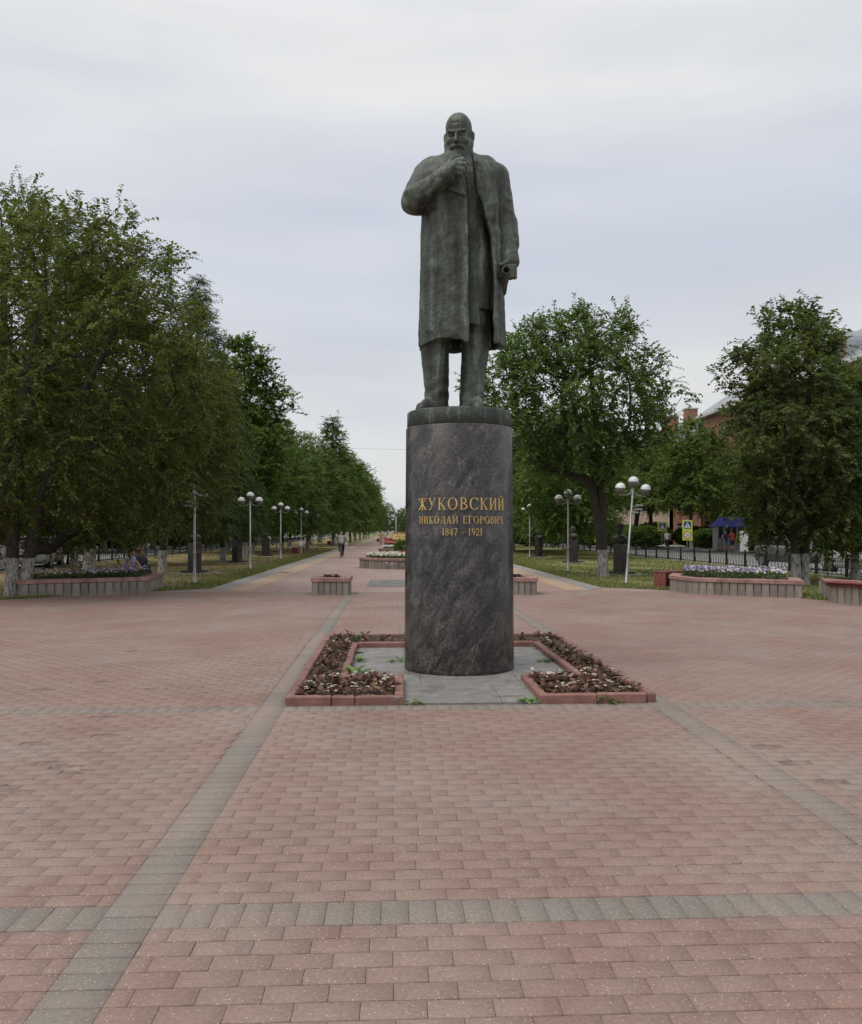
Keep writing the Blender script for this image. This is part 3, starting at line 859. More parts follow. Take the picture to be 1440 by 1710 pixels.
# ---- the bronze man
def smooth01(t): t = np.clip(t, 0, 1); return t*t*(3-2*t)
def build_statue():
    F = Field((-0.86, -0.78, -0.03), (0.86, 0.52, 3.64), 0.0088)
    K0 = CAPZ-EYE
    def T(u, z, y=0.0):
        """u, z as they look from the square, y metres behind (+) or before (-) the axis"""
        s = (PD+y)/PD
        return np.array((u*s, y, (z+K0)*s-K0))
    # legs
    def leg(prof):
        zs = np.array([p[0] for p in prof]); P = np.array(prof)
        def fn(x, y, z):
            cx = np.interp(z, zs, P[:,1]); a = np.interp(z, zs, P[:,2]); cy = np.interp(z, zs, P[:,3]); b = np.interp(z, zs, P[:,4])
            th = np.arctan2((y-cy)/b, (x-cx)/a)
            r = np.sqrt(((x-cx)/a)**2+((y-cy)/b)**2)
            cr = 0.035*np.exp(-((z-0.20)/0.16)**2)*np.sin(z*38+2*np.sin(th*2))     # bunched cloth over the shoes
            crease = 0.05*np.exp(-((th+1.45)/0.22)**2)
            d = (r-1-cr-crease)*np.minimum(a, b)
            return np.maximum(d, 0.055-z)
        F.put(fn, (P[:,1].min()-.3, -.35, 0), (P[:,1].max()+.3, .35, 1.3), 0.02)
    leg([(0.05,-.262,.138,.00,.165),(.18,-.262,.138,.0,.16),(.45,-.268,.150,.0,.165),(.75,-.285,.168,.0,.19),(1.3,-.26,.20,.0,.22)])
    leg([(0.05,.140,.148,.03,.165),(.18,.145,.142,.03,.16),(.45,.160,.150,.03,.165),(.75,.185,.165,.03,.19),(1.3,.20,.20,.02,.22)])
    # shoes
    for heel, toe in (((-.215,.09),(-.43,-.185)), ((.135,.12),(.215,-.26))):
        h = np.array((*heel, .062)); t = np.array((*toe, .045)); m = h*.4+t*.6+np.array((0,0,.028))
        F.cone(h, m, .088, .094, .03); F.cone(m, t, .094, .062, .03)
        F.cone(h-np.array((0,0,.05)), t-np.array((0,0,.036)), .08, .072, .012)
    F.cut(lambda x, y, z: z+0*x+0*y-0.0, (-.9,-.8,-.03), (.9,.6,.03), 0.004)
    # coat
    zs = np.array([.70, 1.0, 1.35, 1.7, 2.0, 2.3, 2.55, 2.75, 2.88, 2.96, 3.03, 3.12])
    lft = np.array([-.475,-.475,-.465,-.455,-.450,-.445,-.445,-.450,-.385,-.27,-.17,-.13])
    rgt = np.array([.535,.53,.52,.50,.475,.46,.46,.465,.40,.28,.16,.12])
    frb = np.array([.345,.345,.34,.335,.335,.33,.315,.285,.235,.19,.15,.12])
    bkb = np.array([.34,.335,.33,.32,.30,.30,.30,.28,.235,.19,.15,.12])
    zo = np.array([.80, 1.08, 1.5, 2.03, 2.33, 2.60, 2.80, 2.96]); 
    xl_ = np.array([.112,.108,.10,.095,.09,.075,.03,-.02]); xr_ = np.array([.40,.40,.41,.375,.29,.225,.19,.165])
    def coat(x, y, z):
        L = np.interp(z, zs, lft); R = np.interp(z, zs, rgt)
        cx = (L+R)/2; a = (R-L)/2
        b = np.where(y < 0, np.interp(z, zs, frb), np.interp(z, zs, bkb))
        dx = (x-cx)/a; dy = y/b
        n = 2.35
        r = (np.abs(dx)**n+np.abs(dy)**n)**(1/n)
        th = np.arctan2(dy, dx)
        low = smooth01((2.2-z)/1.6); 
        fold = low*(0.020*np.sin(5*th+1.0+0.5*z)+0.030*(0.55-np.abs(np.sin(5.5*th+0.4*np.sin(z*1.7))))+0.012*(0.5-np.abs(np.sin(9*th+z*0.9))))
        fold = fold+0.012*np.sin(z*9+3*th)*np.exp(-((z-2.35)/.3)**2)
        d = (r-1-fold)*np.minimum(a, b)*0.92
        # the coat hangs open: the front between its edges lies deeper
        xl = np.interp(z, zo, xl_); xr = np.interp(z, zo, xr_)
        op = smooth01((x-xl)/0.018)*smooth01((xr-x)/0.03)*(y < 0)
        d = d+op*0.070
        # collar standing off the shirt
        hem = np.where(y < -0.05, np.where(x < .112, .775+.05*np.exp(-((x+.12)/.16)**2)-0.03*np.exp(-((x-.09)/.04)**2),
                       np.where(x < .405, 0.985, .775)), .775)
        return np.maximum(d, hem-z+0.012*np.sin(x*19))
    F.put(coat, (-.8,-.6,.6), (.8,.5,3.25), 0.012)
    def hollow(x, y, z):
        L = np.interp(z, zs, lft); R = np.interp(z, zs, rgt)
        cx = (L+R)/2; a = (R-L)/2-.05; b = np.where(y < 0, np.interp(z, zs, frb), np.interp(z, zs, bkb))-.055
        b = b-np.where((x > .10) & (x < .41) & (y < 0), .055, 0)
        r = (np.abs((x-cx)/a)**2.4+np.abs(y/b)**2.4)**(1/2.4)
        d = np.maximum((r-1)*np.minimum(a, b), z-1.16)
        legs = np.minimum(np.sqrt((x+.275)**2+(y/1.15)**2)-.19, np.sqrt((x-.19)**2+((y-.03)/1.15)**2)-.19)
        return np.maximum(d, -legs)
    F.cut(hollow, (-.6,-.45,.6), (.7,.45,1.25), 0.03)
    # shoulders
    F.cone(T(-.30,2.86,.02), T(.30,2.86,.02), .15, .15, .06)
    F.cone(T(-.02,2.95,.03), T(-.01,3.15,-.02), .13, .12, .05)
    # long ridges of cloth
    def ridge(pts, r, k=.05): F.chain([T(*p) for p in pts], [r]*len(pts), k)
    ridge([(-.085,2.45,-.305),(-.07,2.0,-.322),(-.055,1.4,-.326),(-.04,.95,-.326)], .012, .09)
    ridge([(.065,2.5,-.305),(.075,1.9,-.322),(.085,1.3,-.326),(.09,.86,-.33)], .014, .05)
    ridge([(-.27,2.30,-.255),(-.29,1.7,-.262),(-.31,1.0,-.265)], .014, .12)
    ridge([(.38,2.78,-.17),(.41,2.45,-.19),(.43,2.1,-.175),(.45,1.4,-.175)], .016, .09)
    ridge([(.175,2.97,-.11),(.215,2.75,-.23),(.25,2.56,-.265),(.32,2.3,-.262),(.40,2.0,-.243),(.425,1.5,-.243),(.42,1.12,-.243),(.42,.84,-.243)], .016, .05)
    ridge([(.30,2.88,-.15),(.345,2.62,-.222),(.38,2.30,-.225)], .014, .07)
    # lapels: the left one a folded point below the fist, the right one long
    def slab(poly, y0, th, k=.01):
        P = [np.array(p, float) for p in poly]
        def fn(x, y, z):
            s = (PD-.3)/PD
            d = None
            for i in range(len(P)):
                a, b = P[i]*s+np.array((0, K0*s-K0)), P[(i+1) % len(P)]*s+np.array((0, K0*s-K0))
                e = b-a; nrm = np.array((e[1], -e[0]))/np.linalg.norm(e)
                q = (x-a[0])*nrm[0]+(z-a[1])*nrm[1]
                d = q if d is None else np.maximum(d, q)
            yc = y0+0.10*(np.abs(x)/.45)**2.0
            return np.maximum(d, np.abs(y-yc)-th)
        xs = [p[0] for p in P]; z_ = [p[1] for p in P]
        F.put(fn, (min(xs)-.1, -.5, min(z_)-.25), (max(xs)+.1, -.1, max(z_)+.1), k)
    slab([(-.15,2.72),(-.15,2.615),(.088,2.525),(.03,2.68),(-.02,2.78)], -.310, .040, .012)
    slab([(.17,2.97),(.215,2.64),(.30,2.40),(.37,2.58),(.33,2.80),(.26,2.94)], -.262, .05, .04)
    # standing collar
    F.chain([T(-.17,2.99,.05), T(-.10,3.04,.13), T(.05,3.05,.13), T(.165,3.0,.05), T(.16,2.93,-.10)], [.045]*5, .03)
    F.chain([T(-.19,2.98,.03), T(-.14,2.93,-.12), T(-.03,2.82,-.24)], [.045]*3, .03)
    # his right arm, bent to the beard
    sh, el, wr = T(-.39,2.79,.02), T(-.520,2.505,-.19), T(-.125,2.80,-.43)
    F.cone(sh, el, .155, .150, .06)
    F.cone(el, wr, .150, .098, .03)
    F.cone(T(-.56,2.47,-.10), T(-.50,2.46,-.20), .118, .125, .04)
    # sleeve folds and the cuff
    for a, b, w in (((-.60,2.60,-.30),(-.44,2.66,-.33),.02),((-.46,2.52,-.35),(-.33,2.70,-.40),.018),((-.36,2.56,-.385),(-.24,2.70,-.455),.016),((-.26,2.66,-.43),(-.16,2.76,-.485),.014)):
        F.cone(T(*a), T(*b), w, w*.7, .06)
    cu = el+(wr-el)*.90; F.cone(cu, cu+(wr-el)*.05, .108, .112, .012)
    # the hand: palm, four bent fingers, thumb
    F.cone(wr, T(-.055,2.865,-.46), .066, .074, .02)
    F.ell(T(-.045,2.875,-.465), (.080,.052,.095), .015, R=rot_basis(0, .2, .45))
    fingers = [((-.03,2.955,-.455),(.045,2.972,-.455),(.090,2.925,-.42),.028),
               ((.000,2.915,-.495),(.060,2.915,-.485),(.075,2.865,-.435),.028),
               ((-.015,2.865,-.505),(.043,2.858,-.49),(.050,2.812,-.445),.027),
               ((-.03,2.820,-.495),(.018,2.808,-.48),(.02,2.772,-.445),.024)]
    for a, b, c, r in fingers: F.chain([T(*a), T(*b), T(*c)], [r*1.08, r, r*.82], .008)
    F.chain([T(-.12,2.91,-.44), T(-.06,2.985,-.43), T(.0,3.01,-.40)], [.038, .031, .025], .012)
    # his left arm, hanging, a roll of paper in the fist
    s2, e2, w2 = T(.43,2.76,.02), T(.530,2.21,.06), T(.588,1.77,-.06)
    F.cone(s2, e2, .155, .132, .05); F.cone(e2, w2, .130, .108, .04)
    F.cone(T(.60,2.22,.05), T(.63,1.98,.0), .06, .06, .08)
    for t, w in ((.25,.02),(.45,.018),(.7,.018)):
        c = e2+(w2-e2)*t; F.cone(c+np.array((-.10,-.06,.02)), c+np.array((.09,-.08,-.04)), w, w, .035)
    for t, w in ((.45,.02),(.72,.022)):
        c = s2+(e2-s2)*t; F.cone(c+np.array((-.06,-.11,.05)), c+np.array((.10,-.09,-.05)), w, w, .04)
    cu = w2+(e2-w2)*.10; F.cone(cu, cu+(w2-e2)*.09, .116, .118, .012)
    F.cone(w2, T(.583,1.67,-.10), .072, .078, .02)
    F.ell(T(.60,1.65,-.09), (.070,.085,.085), .02)
    roll0, roll1 = T(.548,1.665,-.29), T(.500,1.42,-.02)
    F.cone(roll0, roll1, .056, .052, .008)
    F.cone(roll0+np.array((.004,-.09,.03)), roll0+np.array((0,.03,-.02)), .042, .036, .006, cut=True)
    for i in range(4):
        z0 = 1.715-.037*i
        F.chain([T(.648,z0-.01,-.13), T(.630,z0,-.195), T(.585,z0+.004,-.225-.01*i), T(.545,z0+.002,-.19)], [.029,.028,.025,.020], .008)
    F.chain([T(.575,1.745,-.10), T(.535,1.76,-.17), T(.49,1.735,-.21)], [.036,.031,.025], .012)
    # head, bowed a little
    C = T(-.005,3.278,-.05); Rm = rot_basis(radians(-10), radians(17.5))
    def H(*p): return C+Rm@np.array(p, float)
    def hc(a, b, ra, rb, k=.02, cut=False): F.cone(H(*a), H(*b), ra, rb, k, cut=cut)
    def he(c, r, k=.02, cut=False): F.ell(H(*c), r, k, R=Rm, cut=cut)
    he((0,.03,.055), (.153,.195,.170), .01)                     # skull, bald
    he((0,-.055,-.10), (.126,.128,.17), .05)                    # face
    he((0,.09,-.03), (.160,.125,.135), .02)                     # hair at the back and sides
    hc((-.150,.04,-.02), (-.135,-.02,-.13), .035, .035, .03); hc((.150,.04,-.02), (.135,-.02,-.13), .035, .035, .03)
    hc((-.095,-.142,.012), (-.014,-.176,.003), .018, .016, .010)   # frowning brows
    hc((.095,-.142,.012), (.014,-.176,.003), .018, .016, .010)
    for s in (-1, 1):
        he((s*.060,-.190,-.034), (.044,.050,.026), .010, cut=True)   # sockets
        he((s*.060,-.140,-.036), (.026,.020,.015), .006)             # eyes
        hc((s*.090,-.140,-.026), (s*.035,-.158,-.018), .009, .009, .008)   # upper lids
        he((s*.090,-.118,-.092), (.036,.035,.030), .03)              # cheekbones
        he((s*.166,.018,-.045), (.018,.036,.056), .008)              # ears
        hc((s*.012,-.190,-.146), (s*.058,-.182,-.160), .022, .022, .008)   # moustache
        hc((s*.058,-.182,-.160), (s*.100,-.140,-.205), .021, .012, .010)
        hc((s*.125,-.03,-.12), (s*.112,-.07,-.32), .042, .052, .03)  # side beard
        for q in range(3):
            hc((s*(.03+.03*q),-.165+.015*q,-.225), (s*(.022+.03*q),-.150+.02*q,-.36), .016, .014, .018)
    hc((0,-.172,-.005), (0,-.224,-.098), .014, .021, .009)       # nose
    hc((-.020,-.196,-.112), (.020,-.196,-.112), .015, .015, .008)
    hc((-.04,-.185,-.192), (.04,-.185,-.192), .010, .010, .008, cut=True)   # mouth
    he((0,-.165,-.212), (.045,.026,.016), .012)                  # lower lip
    he((0,-.105,-.270), (.124,.110,.130), .03)                   # beard
    hc((0,-.11,-.30), (0,-.12,-.40), .075, .05, .04)
    hc((-.06,-.155,.10), (.06,-.155,.10), .006, .006, .02, cut=True)   # wrinkle of the forehead
    V, Fq, mi = F.mesh('statue')
    # hammered, hand-modelled surface
    me0 = mesh_np('tmp', V, Fq, smooth=True)
    Nn = np.zeros(len(V)*3, np.float32); me0.vertices.foreach_get('normal', Nn); Nn = Nn.reshape(-1, 3)
    bpy.data.meshes.remove(me0)
    body = (V[:,2] < 2.95)
    amp = np.where(body, 0.0050, 0.0012)
    st = V*np.array((1, 1, .35))
    disp = amp*(0.8*(0.6-np.abs(vnoise(st, 8, 1)))*1.3+0.35*vnoise(V, 26, 2)+0.25*vnoise(st, 60, 3)) 
    V = V+Nn*disp[:,None]
    # the suit inside the open coat is a darker, browner bronze
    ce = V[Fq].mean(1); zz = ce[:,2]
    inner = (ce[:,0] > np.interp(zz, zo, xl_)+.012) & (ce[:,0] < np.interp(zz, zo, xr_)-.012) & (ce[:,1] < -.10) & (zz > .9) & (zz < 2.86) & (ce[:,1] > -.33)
    return mesh_np('statue', V, Fq, inner.astype(int), smooth=True)
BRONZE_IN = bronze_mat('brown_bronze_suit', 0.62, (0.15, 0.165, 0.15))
statue = ob('statue', build_statue(), [BRONZE, BRONZE_IN], None, (PED.x, PED.y, CAPZ-0.003), FACE)
tag(statue, 'tall green-grey bronze man in a long coat, hand at his beard', 'statue')

# ---- kerbed bed around the pedestal
def worn_mat(name, col, under, amount, sc, rough, obj_var=.14):
    m, nt, p = new_mat(name, rough, 0, .35); pos = position(nt)
    oi = nt.nodes.new('ShaderNodeObjectInfo').outputs['Random']
    c = ramp(nt, noise(nt, pos, 6, 5, .6), [(.28, tuple(x*.72 for x in col)), (.72, tuple(min(1, x*1.25) for x in col))])
    f = math_n(nt, 'MULTIPLY_ADD', oi, 2*obj_var, 1-obj_var); cc = nt.nodes.new('ShaderNodeCombineXYZ')
    for i in range(3): nt.links.new(f, cc.inputs[i])
    c = mix(nt, 1.0, c, cc.outputs[0], 'MULTIPLY')
    w = ramp(nt, noise(nt, pos, sc, 6, .68, .5), [(amount, (0, 0, 0)), (amount+.05, (1, 1, 1))])
    c = mix(nt, math_n(nt, 'MULTIPLY', w, .8), c, under)
    c = mix(nt, .6, c, ramp(nt, noise(nt, pos, 70, 3, .7), [(.3, (.34, .34, .34)), (.7, (.66, .66, .66))]), 'OVERLAY')
    nt.links.new(c, p.inputs['Base Color'])
    nt.links.new(bump(nt, math_n(nt, 'ADD', noise(nt, pos, 90, 4, .7), math_n(nt, 'MULTIPLY', noise(nt, pos, 14, 4, .6), 1.5)), .5, .006), p.inputs['Normal'])
    return m
KERB = worn_mat('painted_kerb', (0.215, 0.108, 0.090), (0.27, 0.225, 0.195), .60, 9, .75)
SLAB = worn_mat('grey_slab', (0.205, 0.197, 0.187), (0.15, 0.112, 0.088), .555, 1.6, .6, .06)
base = empty('monument_paving', (0, 0, 0)); base['kind'] = 'structure'
sheet('slab_bed', [(BED[0]+.05, BED[2]+.03), (BED[1]-.05, BED[2]+.03), (BED[1]-.05, BED[3]-.05), (BED[0]+.05, BED[3]-.05)], -0.004, SAND, None, base)
CXm = 0.745
rows = [(7.99, 8.92, [-.52,.06,1.03,2.02]), (8.93, 9.55, [-.52,.30,1.35,2.02]), (9.56, 10.5, [-.52,.20,1.12,2.02]), (10.51, 11.2, [-.52,.5,1.5,2.02]), (11.21, 11.86, [-.52,.15,1.2,2.02])]
rs = random.Random(5)
for y0, y1, xs in rows:
    for x0, x1 in zip(xs[:-1], xs[1:]):
        mb = MB(); mb.cbox(x0+.0015, x1-.0015, y0-.003, y1+.004, -0.03, 0.014+rs.uniform(-.004,.004), 0.004)
        mb.build('slab', SLAB, base)
bed = empty('flower_bed', (CXm, 10.2, 0))
tag(bed, 'red kerbed flower bed around the granite drum with wilted plants', 'flower bed')
def bedc(o): o.location = Vector(o.location)-bed.location
KW, KH = 0.085, 0.085
def kerb_run(a, b, pieces):
    a = Vector(a); b = Vector(b); L = (b-a).length; d = (b-a)/L; ang_ = atan2(d.y, d.x)
    t = 0.0; tot = sum(pieces)
    for w in pieces:
        l = L*w/tot
        mb = MB(); mb.cbox(-l/2+.003, l/2-.003, -KW/2, KW/2, -0.05, KH, 0.012)
        c = a+d*(t+l/2)
        o = mb.build('kerb_stone', KERB, bed, (c.x, c.y, rs.uniform(-.006,.004)), ang_+rs.uniform(-.012,.012))
        o.rotation_euler.x = rs.uniform(-.02,.02); bedc(o)
        t += l
x0, x1, y0, y1 = BED; k2 = KW/2
e = 0.63; ar = 9.2; inn = 1.215; ib = 11.86
kerb_run((x0,y0+k2,0),(CXm-e,y0+k2,0),[.7,.35,.75]); kerb_run((CXm+e,y0+k2,0),(x1,y0+k2,0),[.75,.65,.12])
kerb_run((x0+k2,y0+KW,0),(x0+k2,y1,0),[.6,.8,.55,1,.8,.7]); kerb_run((x1-k2,y0+KW,0),(x1-k2,y1,0),[1,.8,.8,.9,1])
kerb_run((x0+KW,y1-k2,0),(x1-KW,y1-k2,0),[1,1,.7,1,1])
kerb_run((CXm-e-k2,y0+KW,0),(CXm-e-k2,ar,0),[.9]); kerb_run((CXm+e+k2,y0+KW,0),(CXm+e+k2,ar,0),[.9])
kerb_run((CXm-e-KW,ar-k2,0),(CXm-inn,ar-k2,0),[.9]); kerb_run((CXm+e+KW,ar-k2,0),(CXm+inn,ar-k2,0),[.9])
kerb_run((CXm-inn-k2,ar-KW,0),(CXm-inn-k2,ib,0),[.5,.5,.9,.9]); kerb_run((CXm+inn+k2,ar-KW,0),(CXm+inn+k2,ib,0),[1,1,.7])
kerb_run((CXm-inn,ib-k2+KW/2,0),(CXm+inn,ib-k2+KW/2,0),[.9,.15,.2,.6,.6,.5])
soil_parts = [(x0+KW, CXm-e-KW, y0+KW, ar-KW), (CXm+e+KW, x1-KW, y0+KW, ar-KW), (x0+KW, CXm-inn-KW, ar-KW, y1-KW), (CXm+inn+KW, x1-KW, ar-KW, y1-KW), (CXm-inn-KW, CXm+inn+KW, ib+k2, y1-KW)]
V = []; Fq = []
for (a, b, c, d) in soil_parts:
    nx = max(2, int((b-a)/.06)); ny = max(2, int((d-c)/.06)); s0 = len(V)
    for j in range(ny+1):
        for i in range(nx+1):
            V.append((a-.02+(b-a+.04)*i/nx-bed.location.x, c-.02+(d-c+.04)*j/ny-bed.location.y, 0.04+rs.gauss(0,.012)))
    for j in range(ny):
        for i in range(nx):
            q = s0+j*(nx+1)+i; Fq.append((q,q+1,q+nx+2,q+nx+1))
ob('soil', mesh_np('soil', np.array(V), np.array(Fq), smooth=True), SOIL, bed)

# ---- wilted begonias and weeds
def leaf_mat(name, stops, transl=0.25, rough=0.5):
    m, nt, p = new_mat(name, rough, 0, 0.35)
    geo = nt.nodes.new('ShaderNodeNewGeometry'); oi = nt.nodes.new('ShaderNodeObjectInfo')
    r = math_n(nt, 'FRACT', math_n(nt, 'ADD', geo.outputs['Random Per Island'], oi.outputs['Random']))
    col = ramp(nt, r, stops)
    nt.links.new(col, p.inputs['Base Color'])
    if transl:
        tr = nt.nodes.new('ShaderNodeBsdfTranslucent'); nt.links.new(col, tr.inputs['Color'])
        mx = nt.nodes.new('ShaderNodeMixShader'); mx.inputs[0].default_value = transl
        out = nt.nodes['Material Output']
        nt.links.new(p.outputs[0], mx.inputs[1]); nt.links.new(tr.outputs[0], mx.inputs[2]); nt.links.new(mx.outputs[0], out.inputs['Surface'])
    return m
BEG_LEAF = leaf_mat('wilted_begonia_leaf', [(0.0, (0.045,0.020,0.014)), (0.4, (0.105,0.042,0.028)), (0.7, (0.19,0.085,0.050)), (0.92, (0.15,0.11,0.05)), (1.0, (0.08,0.12,0.04))])
BEG_FLOWER = leaf_mat('begonia_petal', [(0.0, (0.62,0.56,0.46)), (0.5, (0.72,0.68,0.60)), (1.0, (0.45,0.36,0.26))])
WEED_LEAF = leaf_mat('weed_leaf', [(0.0, (0.06,0.13,0.02)), (0.6, (0.12,0.24,0.045)), (1.0, (0.20,0.32,0.07))])
def leaf_faces(base, dirv, up, L, W, droop=0.3, n=3):
    """a leaf: strip of quads, bowed, folded a little along the middle"""
    d = Vector(dirv).normalized(); s = d.cross(Vector(up)).normalized(); u = s.cross(d)
    V = []; prof = [(0, .12), (.35, .9), (.7, .85), (1, .05)]
    for t, w in prof:
        c = Vector(base)+d*L*t-u*droop*L*t*t
        V += [c-s*W*w/2+u*W*.12*w, c, c+s*W*w/2+u*W*.12*w]
    Fs = []
    for i in range(3):
        a = i*3
        Fs += [(a,a+1,a+4,a+3),(a+1,a+2,a+5,a+4)]
    return V, Fs
def begonia_mesh(seed, flowers):
    r = random.Random(seed); mb = MB()
    for i in range(r.randint(11, 16)):
        a = r.uniform(0, 2*pi); el = r.uniform(-.2, .9); z = r.uniform(.015, .10)
        d = (cos(a)*cos(el), sin(a)*cos(el), sin(el)); rad = r.uniform(0, .055)
        V, Fs = leaf_faces((cos(a)*rad, sin(a)*rad, z), d, (0,0,1), r.uniform(.05,.095), r.uniform(.035,.065), r.uniform(.1,.7))
        mb.add(V, Fs, 0, True)
    for i in range(4): 
        a = r.uniform(0, 2*pi); mb.tube([(0,0,0),(.02*cos(a),.02*sin(a),.06),(.045*cos(a),.045*sin(a),.12)], [.006,.005,.003], 4, 0)
    for i in range(flowers):
        a = r.uniform(0, 2*pi); q = r.uniform(.02,.08); c = Vector((q*cos(a), q*sin(a), r.uniform(.09,.15)))
        for k in range(4):
            b = a+k*pi/2+r.uniform(-.3,.3)
            V, Fs = leaf_faces(c, (cos(b), sin(b), r.uniform(-.2,.5)), (0,0,1), r.uniform(.018,.034), .026, .3)
            mb.add(V, Fs, 1, True)
    me = mb.mesh('begonia_plant'); me.materials.append(BEG_LEAF); me.materials.append(BEG_FLOWER)
    return me
begs = [begonia_mesh(20+i, f) for i, f in enumerate((0, 1, 2, 3, 4, 5))]
rb = random.Random(9)
def plant(x, y, pal, where):
    o = ob('begonia_plant', begs[rb.choice(pal)], None, None, (x, y, 0.036), rb.uniform(0, 6.28))
    s = rb.uniform(.65, 1.0); o.scale = (s, s, s*rb.uniform(.7, 1.0))
    fl_ = o.data in begs[1:]
    tag(o, ('wilted begonia with white blooms ' if fl_ else 'flowerless brown begonia ')+where, 'plant', 'wilted begonias in the kerbed bed')
WHERE = ['in the bed arm before the drum, small planter side', 'in the bed arm before the drum, leaning lamp side', 'along the bed side towards the seated couple', 'along the bed side towards the crossing signs', 'in the bed strip behind the drum']
for (a, b, c, d), dens, pal, where in zip(soil_parts, (50, 54, 44, 50, 24), ([0,0,1,1,2,3],[0,1,1,2,3],[0,0,0,1,1],[0,0,0,1],[0,0,0,1]), WHERE):
    n = max(6, int(dens*1.0)); nx = max(1, round(sqrt(n*(b-a)/(d-c)))); ny = max(1, round(n/nx))
    for i in range(nx):
        for j in range(ny):
            if rb.random() < .07: continue
            plant(min(max(a+(b-a)*(i+.5)/nx+rb.gauss(0,.03), a+.04), b-.04), min(max(c+(d-c)*(j+.5)/ny+rb.gauss(0,.05), c+.04), d-.04), pal, where)
def weed_mesh(seed, n, L, upright):
    r = random.Random(seed); mb = MB()
    for i in range(n):
        a = r.uniform(0, 2*pi); el = r.uniform(.1, .6)+upright*.6
        V, Fs = leaf_faces((.01*cos(a), .01*sin(a), .004), (cos(a)*cos(el), sin(a)*cos(el), sin(el)), (0,0,1), L*r.uniform(.6,1.1), L*r.uniform(.18,.3), r.uniform(.2,.6))
        mb.add(V, Fs, 0, True)
    me = mb.mesh('weed'); me.materials.append(WEED_LEAF); return me
weeds = [weed_mesh(1, 14, .13, 0), weed_mesh(2, 10, .11, .8), weed_mesh(3, 18, .09, .3), weed_mesh(4, 12, .16, .5)]
def weed(px, py, k, label, s=1.0, z=0.0):
    g = on_ground(px, py)
    o = ob('weed', weeds[k], None, None, (g.x, g.y, z), rb.uniform(0, 6)); o.scale = (s, s, s)
    tag(o, label, 'weed', 'weeds around the monument')
weed(690, 1175, 0, 'green weed at the inner end of the bed front beside the slabs', .9)
weed(605, 1172, 1, 'dark small weed growing up the kerb face below white begonias', .8)
weed(880, 1174, 2, 'leafy weed clump by the kerb corner right of the grey slabs', 1.0, 0.008)
weed(893, 1172, 0, 'low spreading weed beside the kerb corner right of the slabs', .9, 0.008)
weed(1012, 1172, 3, 'large toothed weed against the kerb face of the bed', 1.0)
weed(1030, 1173, 0, 'flat weed rosette in front of the kerb', .7)
weed(596, 1106, 3, 'upright weed between inner kerb and slabs', .9, 0.01)
weed(600, 1092, 2, 'low weed along the inner kerb', .9, 0.01)
weed(604, 1125, 0, 'bright green weed at the back of white begonias', 1.2, 0.02)
weed(592, 1132, 3, 'broad green weed among the wilted begonias', 1.1, 0.05)
weed(652, 1107, 2, 'sparse weed on the slab by the drum', .8, 0.012)
weed(668, 1106, 1, 'single upright leaf weed at the foot of the drum', .9, 0.012)
weed(906, 1108, 2, 'flat weed on the slab inside the inner kerb', 1.0, 0.012)
weed(920, 1106, 0, 'spreading weed at the inner kerb behind the slabs', 1.1, 0.012)
weed(903, 1084, 3, 'tall weed at the back inner kerb corner', .9, 0.012)
weed(596, 1074, 1, 'bright weed on the back strip of the bed', 1.3, 0.05)
weed(512, 1112, 1, 'tiny weed in the joint outside the kerb', .5)
weed(850, 1118, 2, 'small weed sprouting at the base of the drum', .5, 0.012)
# ================================================================ trees
def bark_mat(name, dark, light, paint_h):
    m, nt, p = new_mat(name, 0.9, 0, 0.2)
    c = coords(nt)
    n = noise(nt, mapping(nt, c, (6, 6, 1.6)), 2.2, 6, 0.7)
    col = ramp(nt, n, [(0.3, dark), (0.7, light)])
    if paint_h:      # lime wash on the lower trunk
        sp = nt.nodes.new('ShaderNodeSeparateXYZ'); nt.links.new(c, sp.inputs[0])
        edge = math_n(nt, 'ADD', sp.outputs[2], math_n(nt, 'MULTIPLY', noise(nt, c, 9, 3, 0.6), 0.06))
        wear = ramp(nt, noise(nt, mapping(nt, c, (5, 5, 2)), 3.5, 5, 0.7), [(0.40, (0, 0, 0)), (0.54, (1, 1, 1))])
        f = math_n(nt, 'MULTIPLY', math_n(nt, 'LESS_THAN', edge, paint_h+0.03), math_n(nt, 'MULTIPLY_ADD', wear, 0.75, 0.25))
        col = mix(nt, f, col, (0.42, 0.40, 0.375))
    nt.links.new(col, p.inputs['Base Color'])
    nt.links.new(bump(nt, noise(nt, mapping(nt, c, (8, 8, 2)), 3, 6, 0.7), 0.9, 0.03), p.inputs['Normal'])
    return m
BARK = bark_mat('bark', (0.030, 0.026, 0.022), (0.085, 0.073, 0.062), 0.0)
BARK_W = bark_mat('limewashed_bark', (0.030, 0.026, 0.022), (0.085, 0.073, 0.062), 0.95)

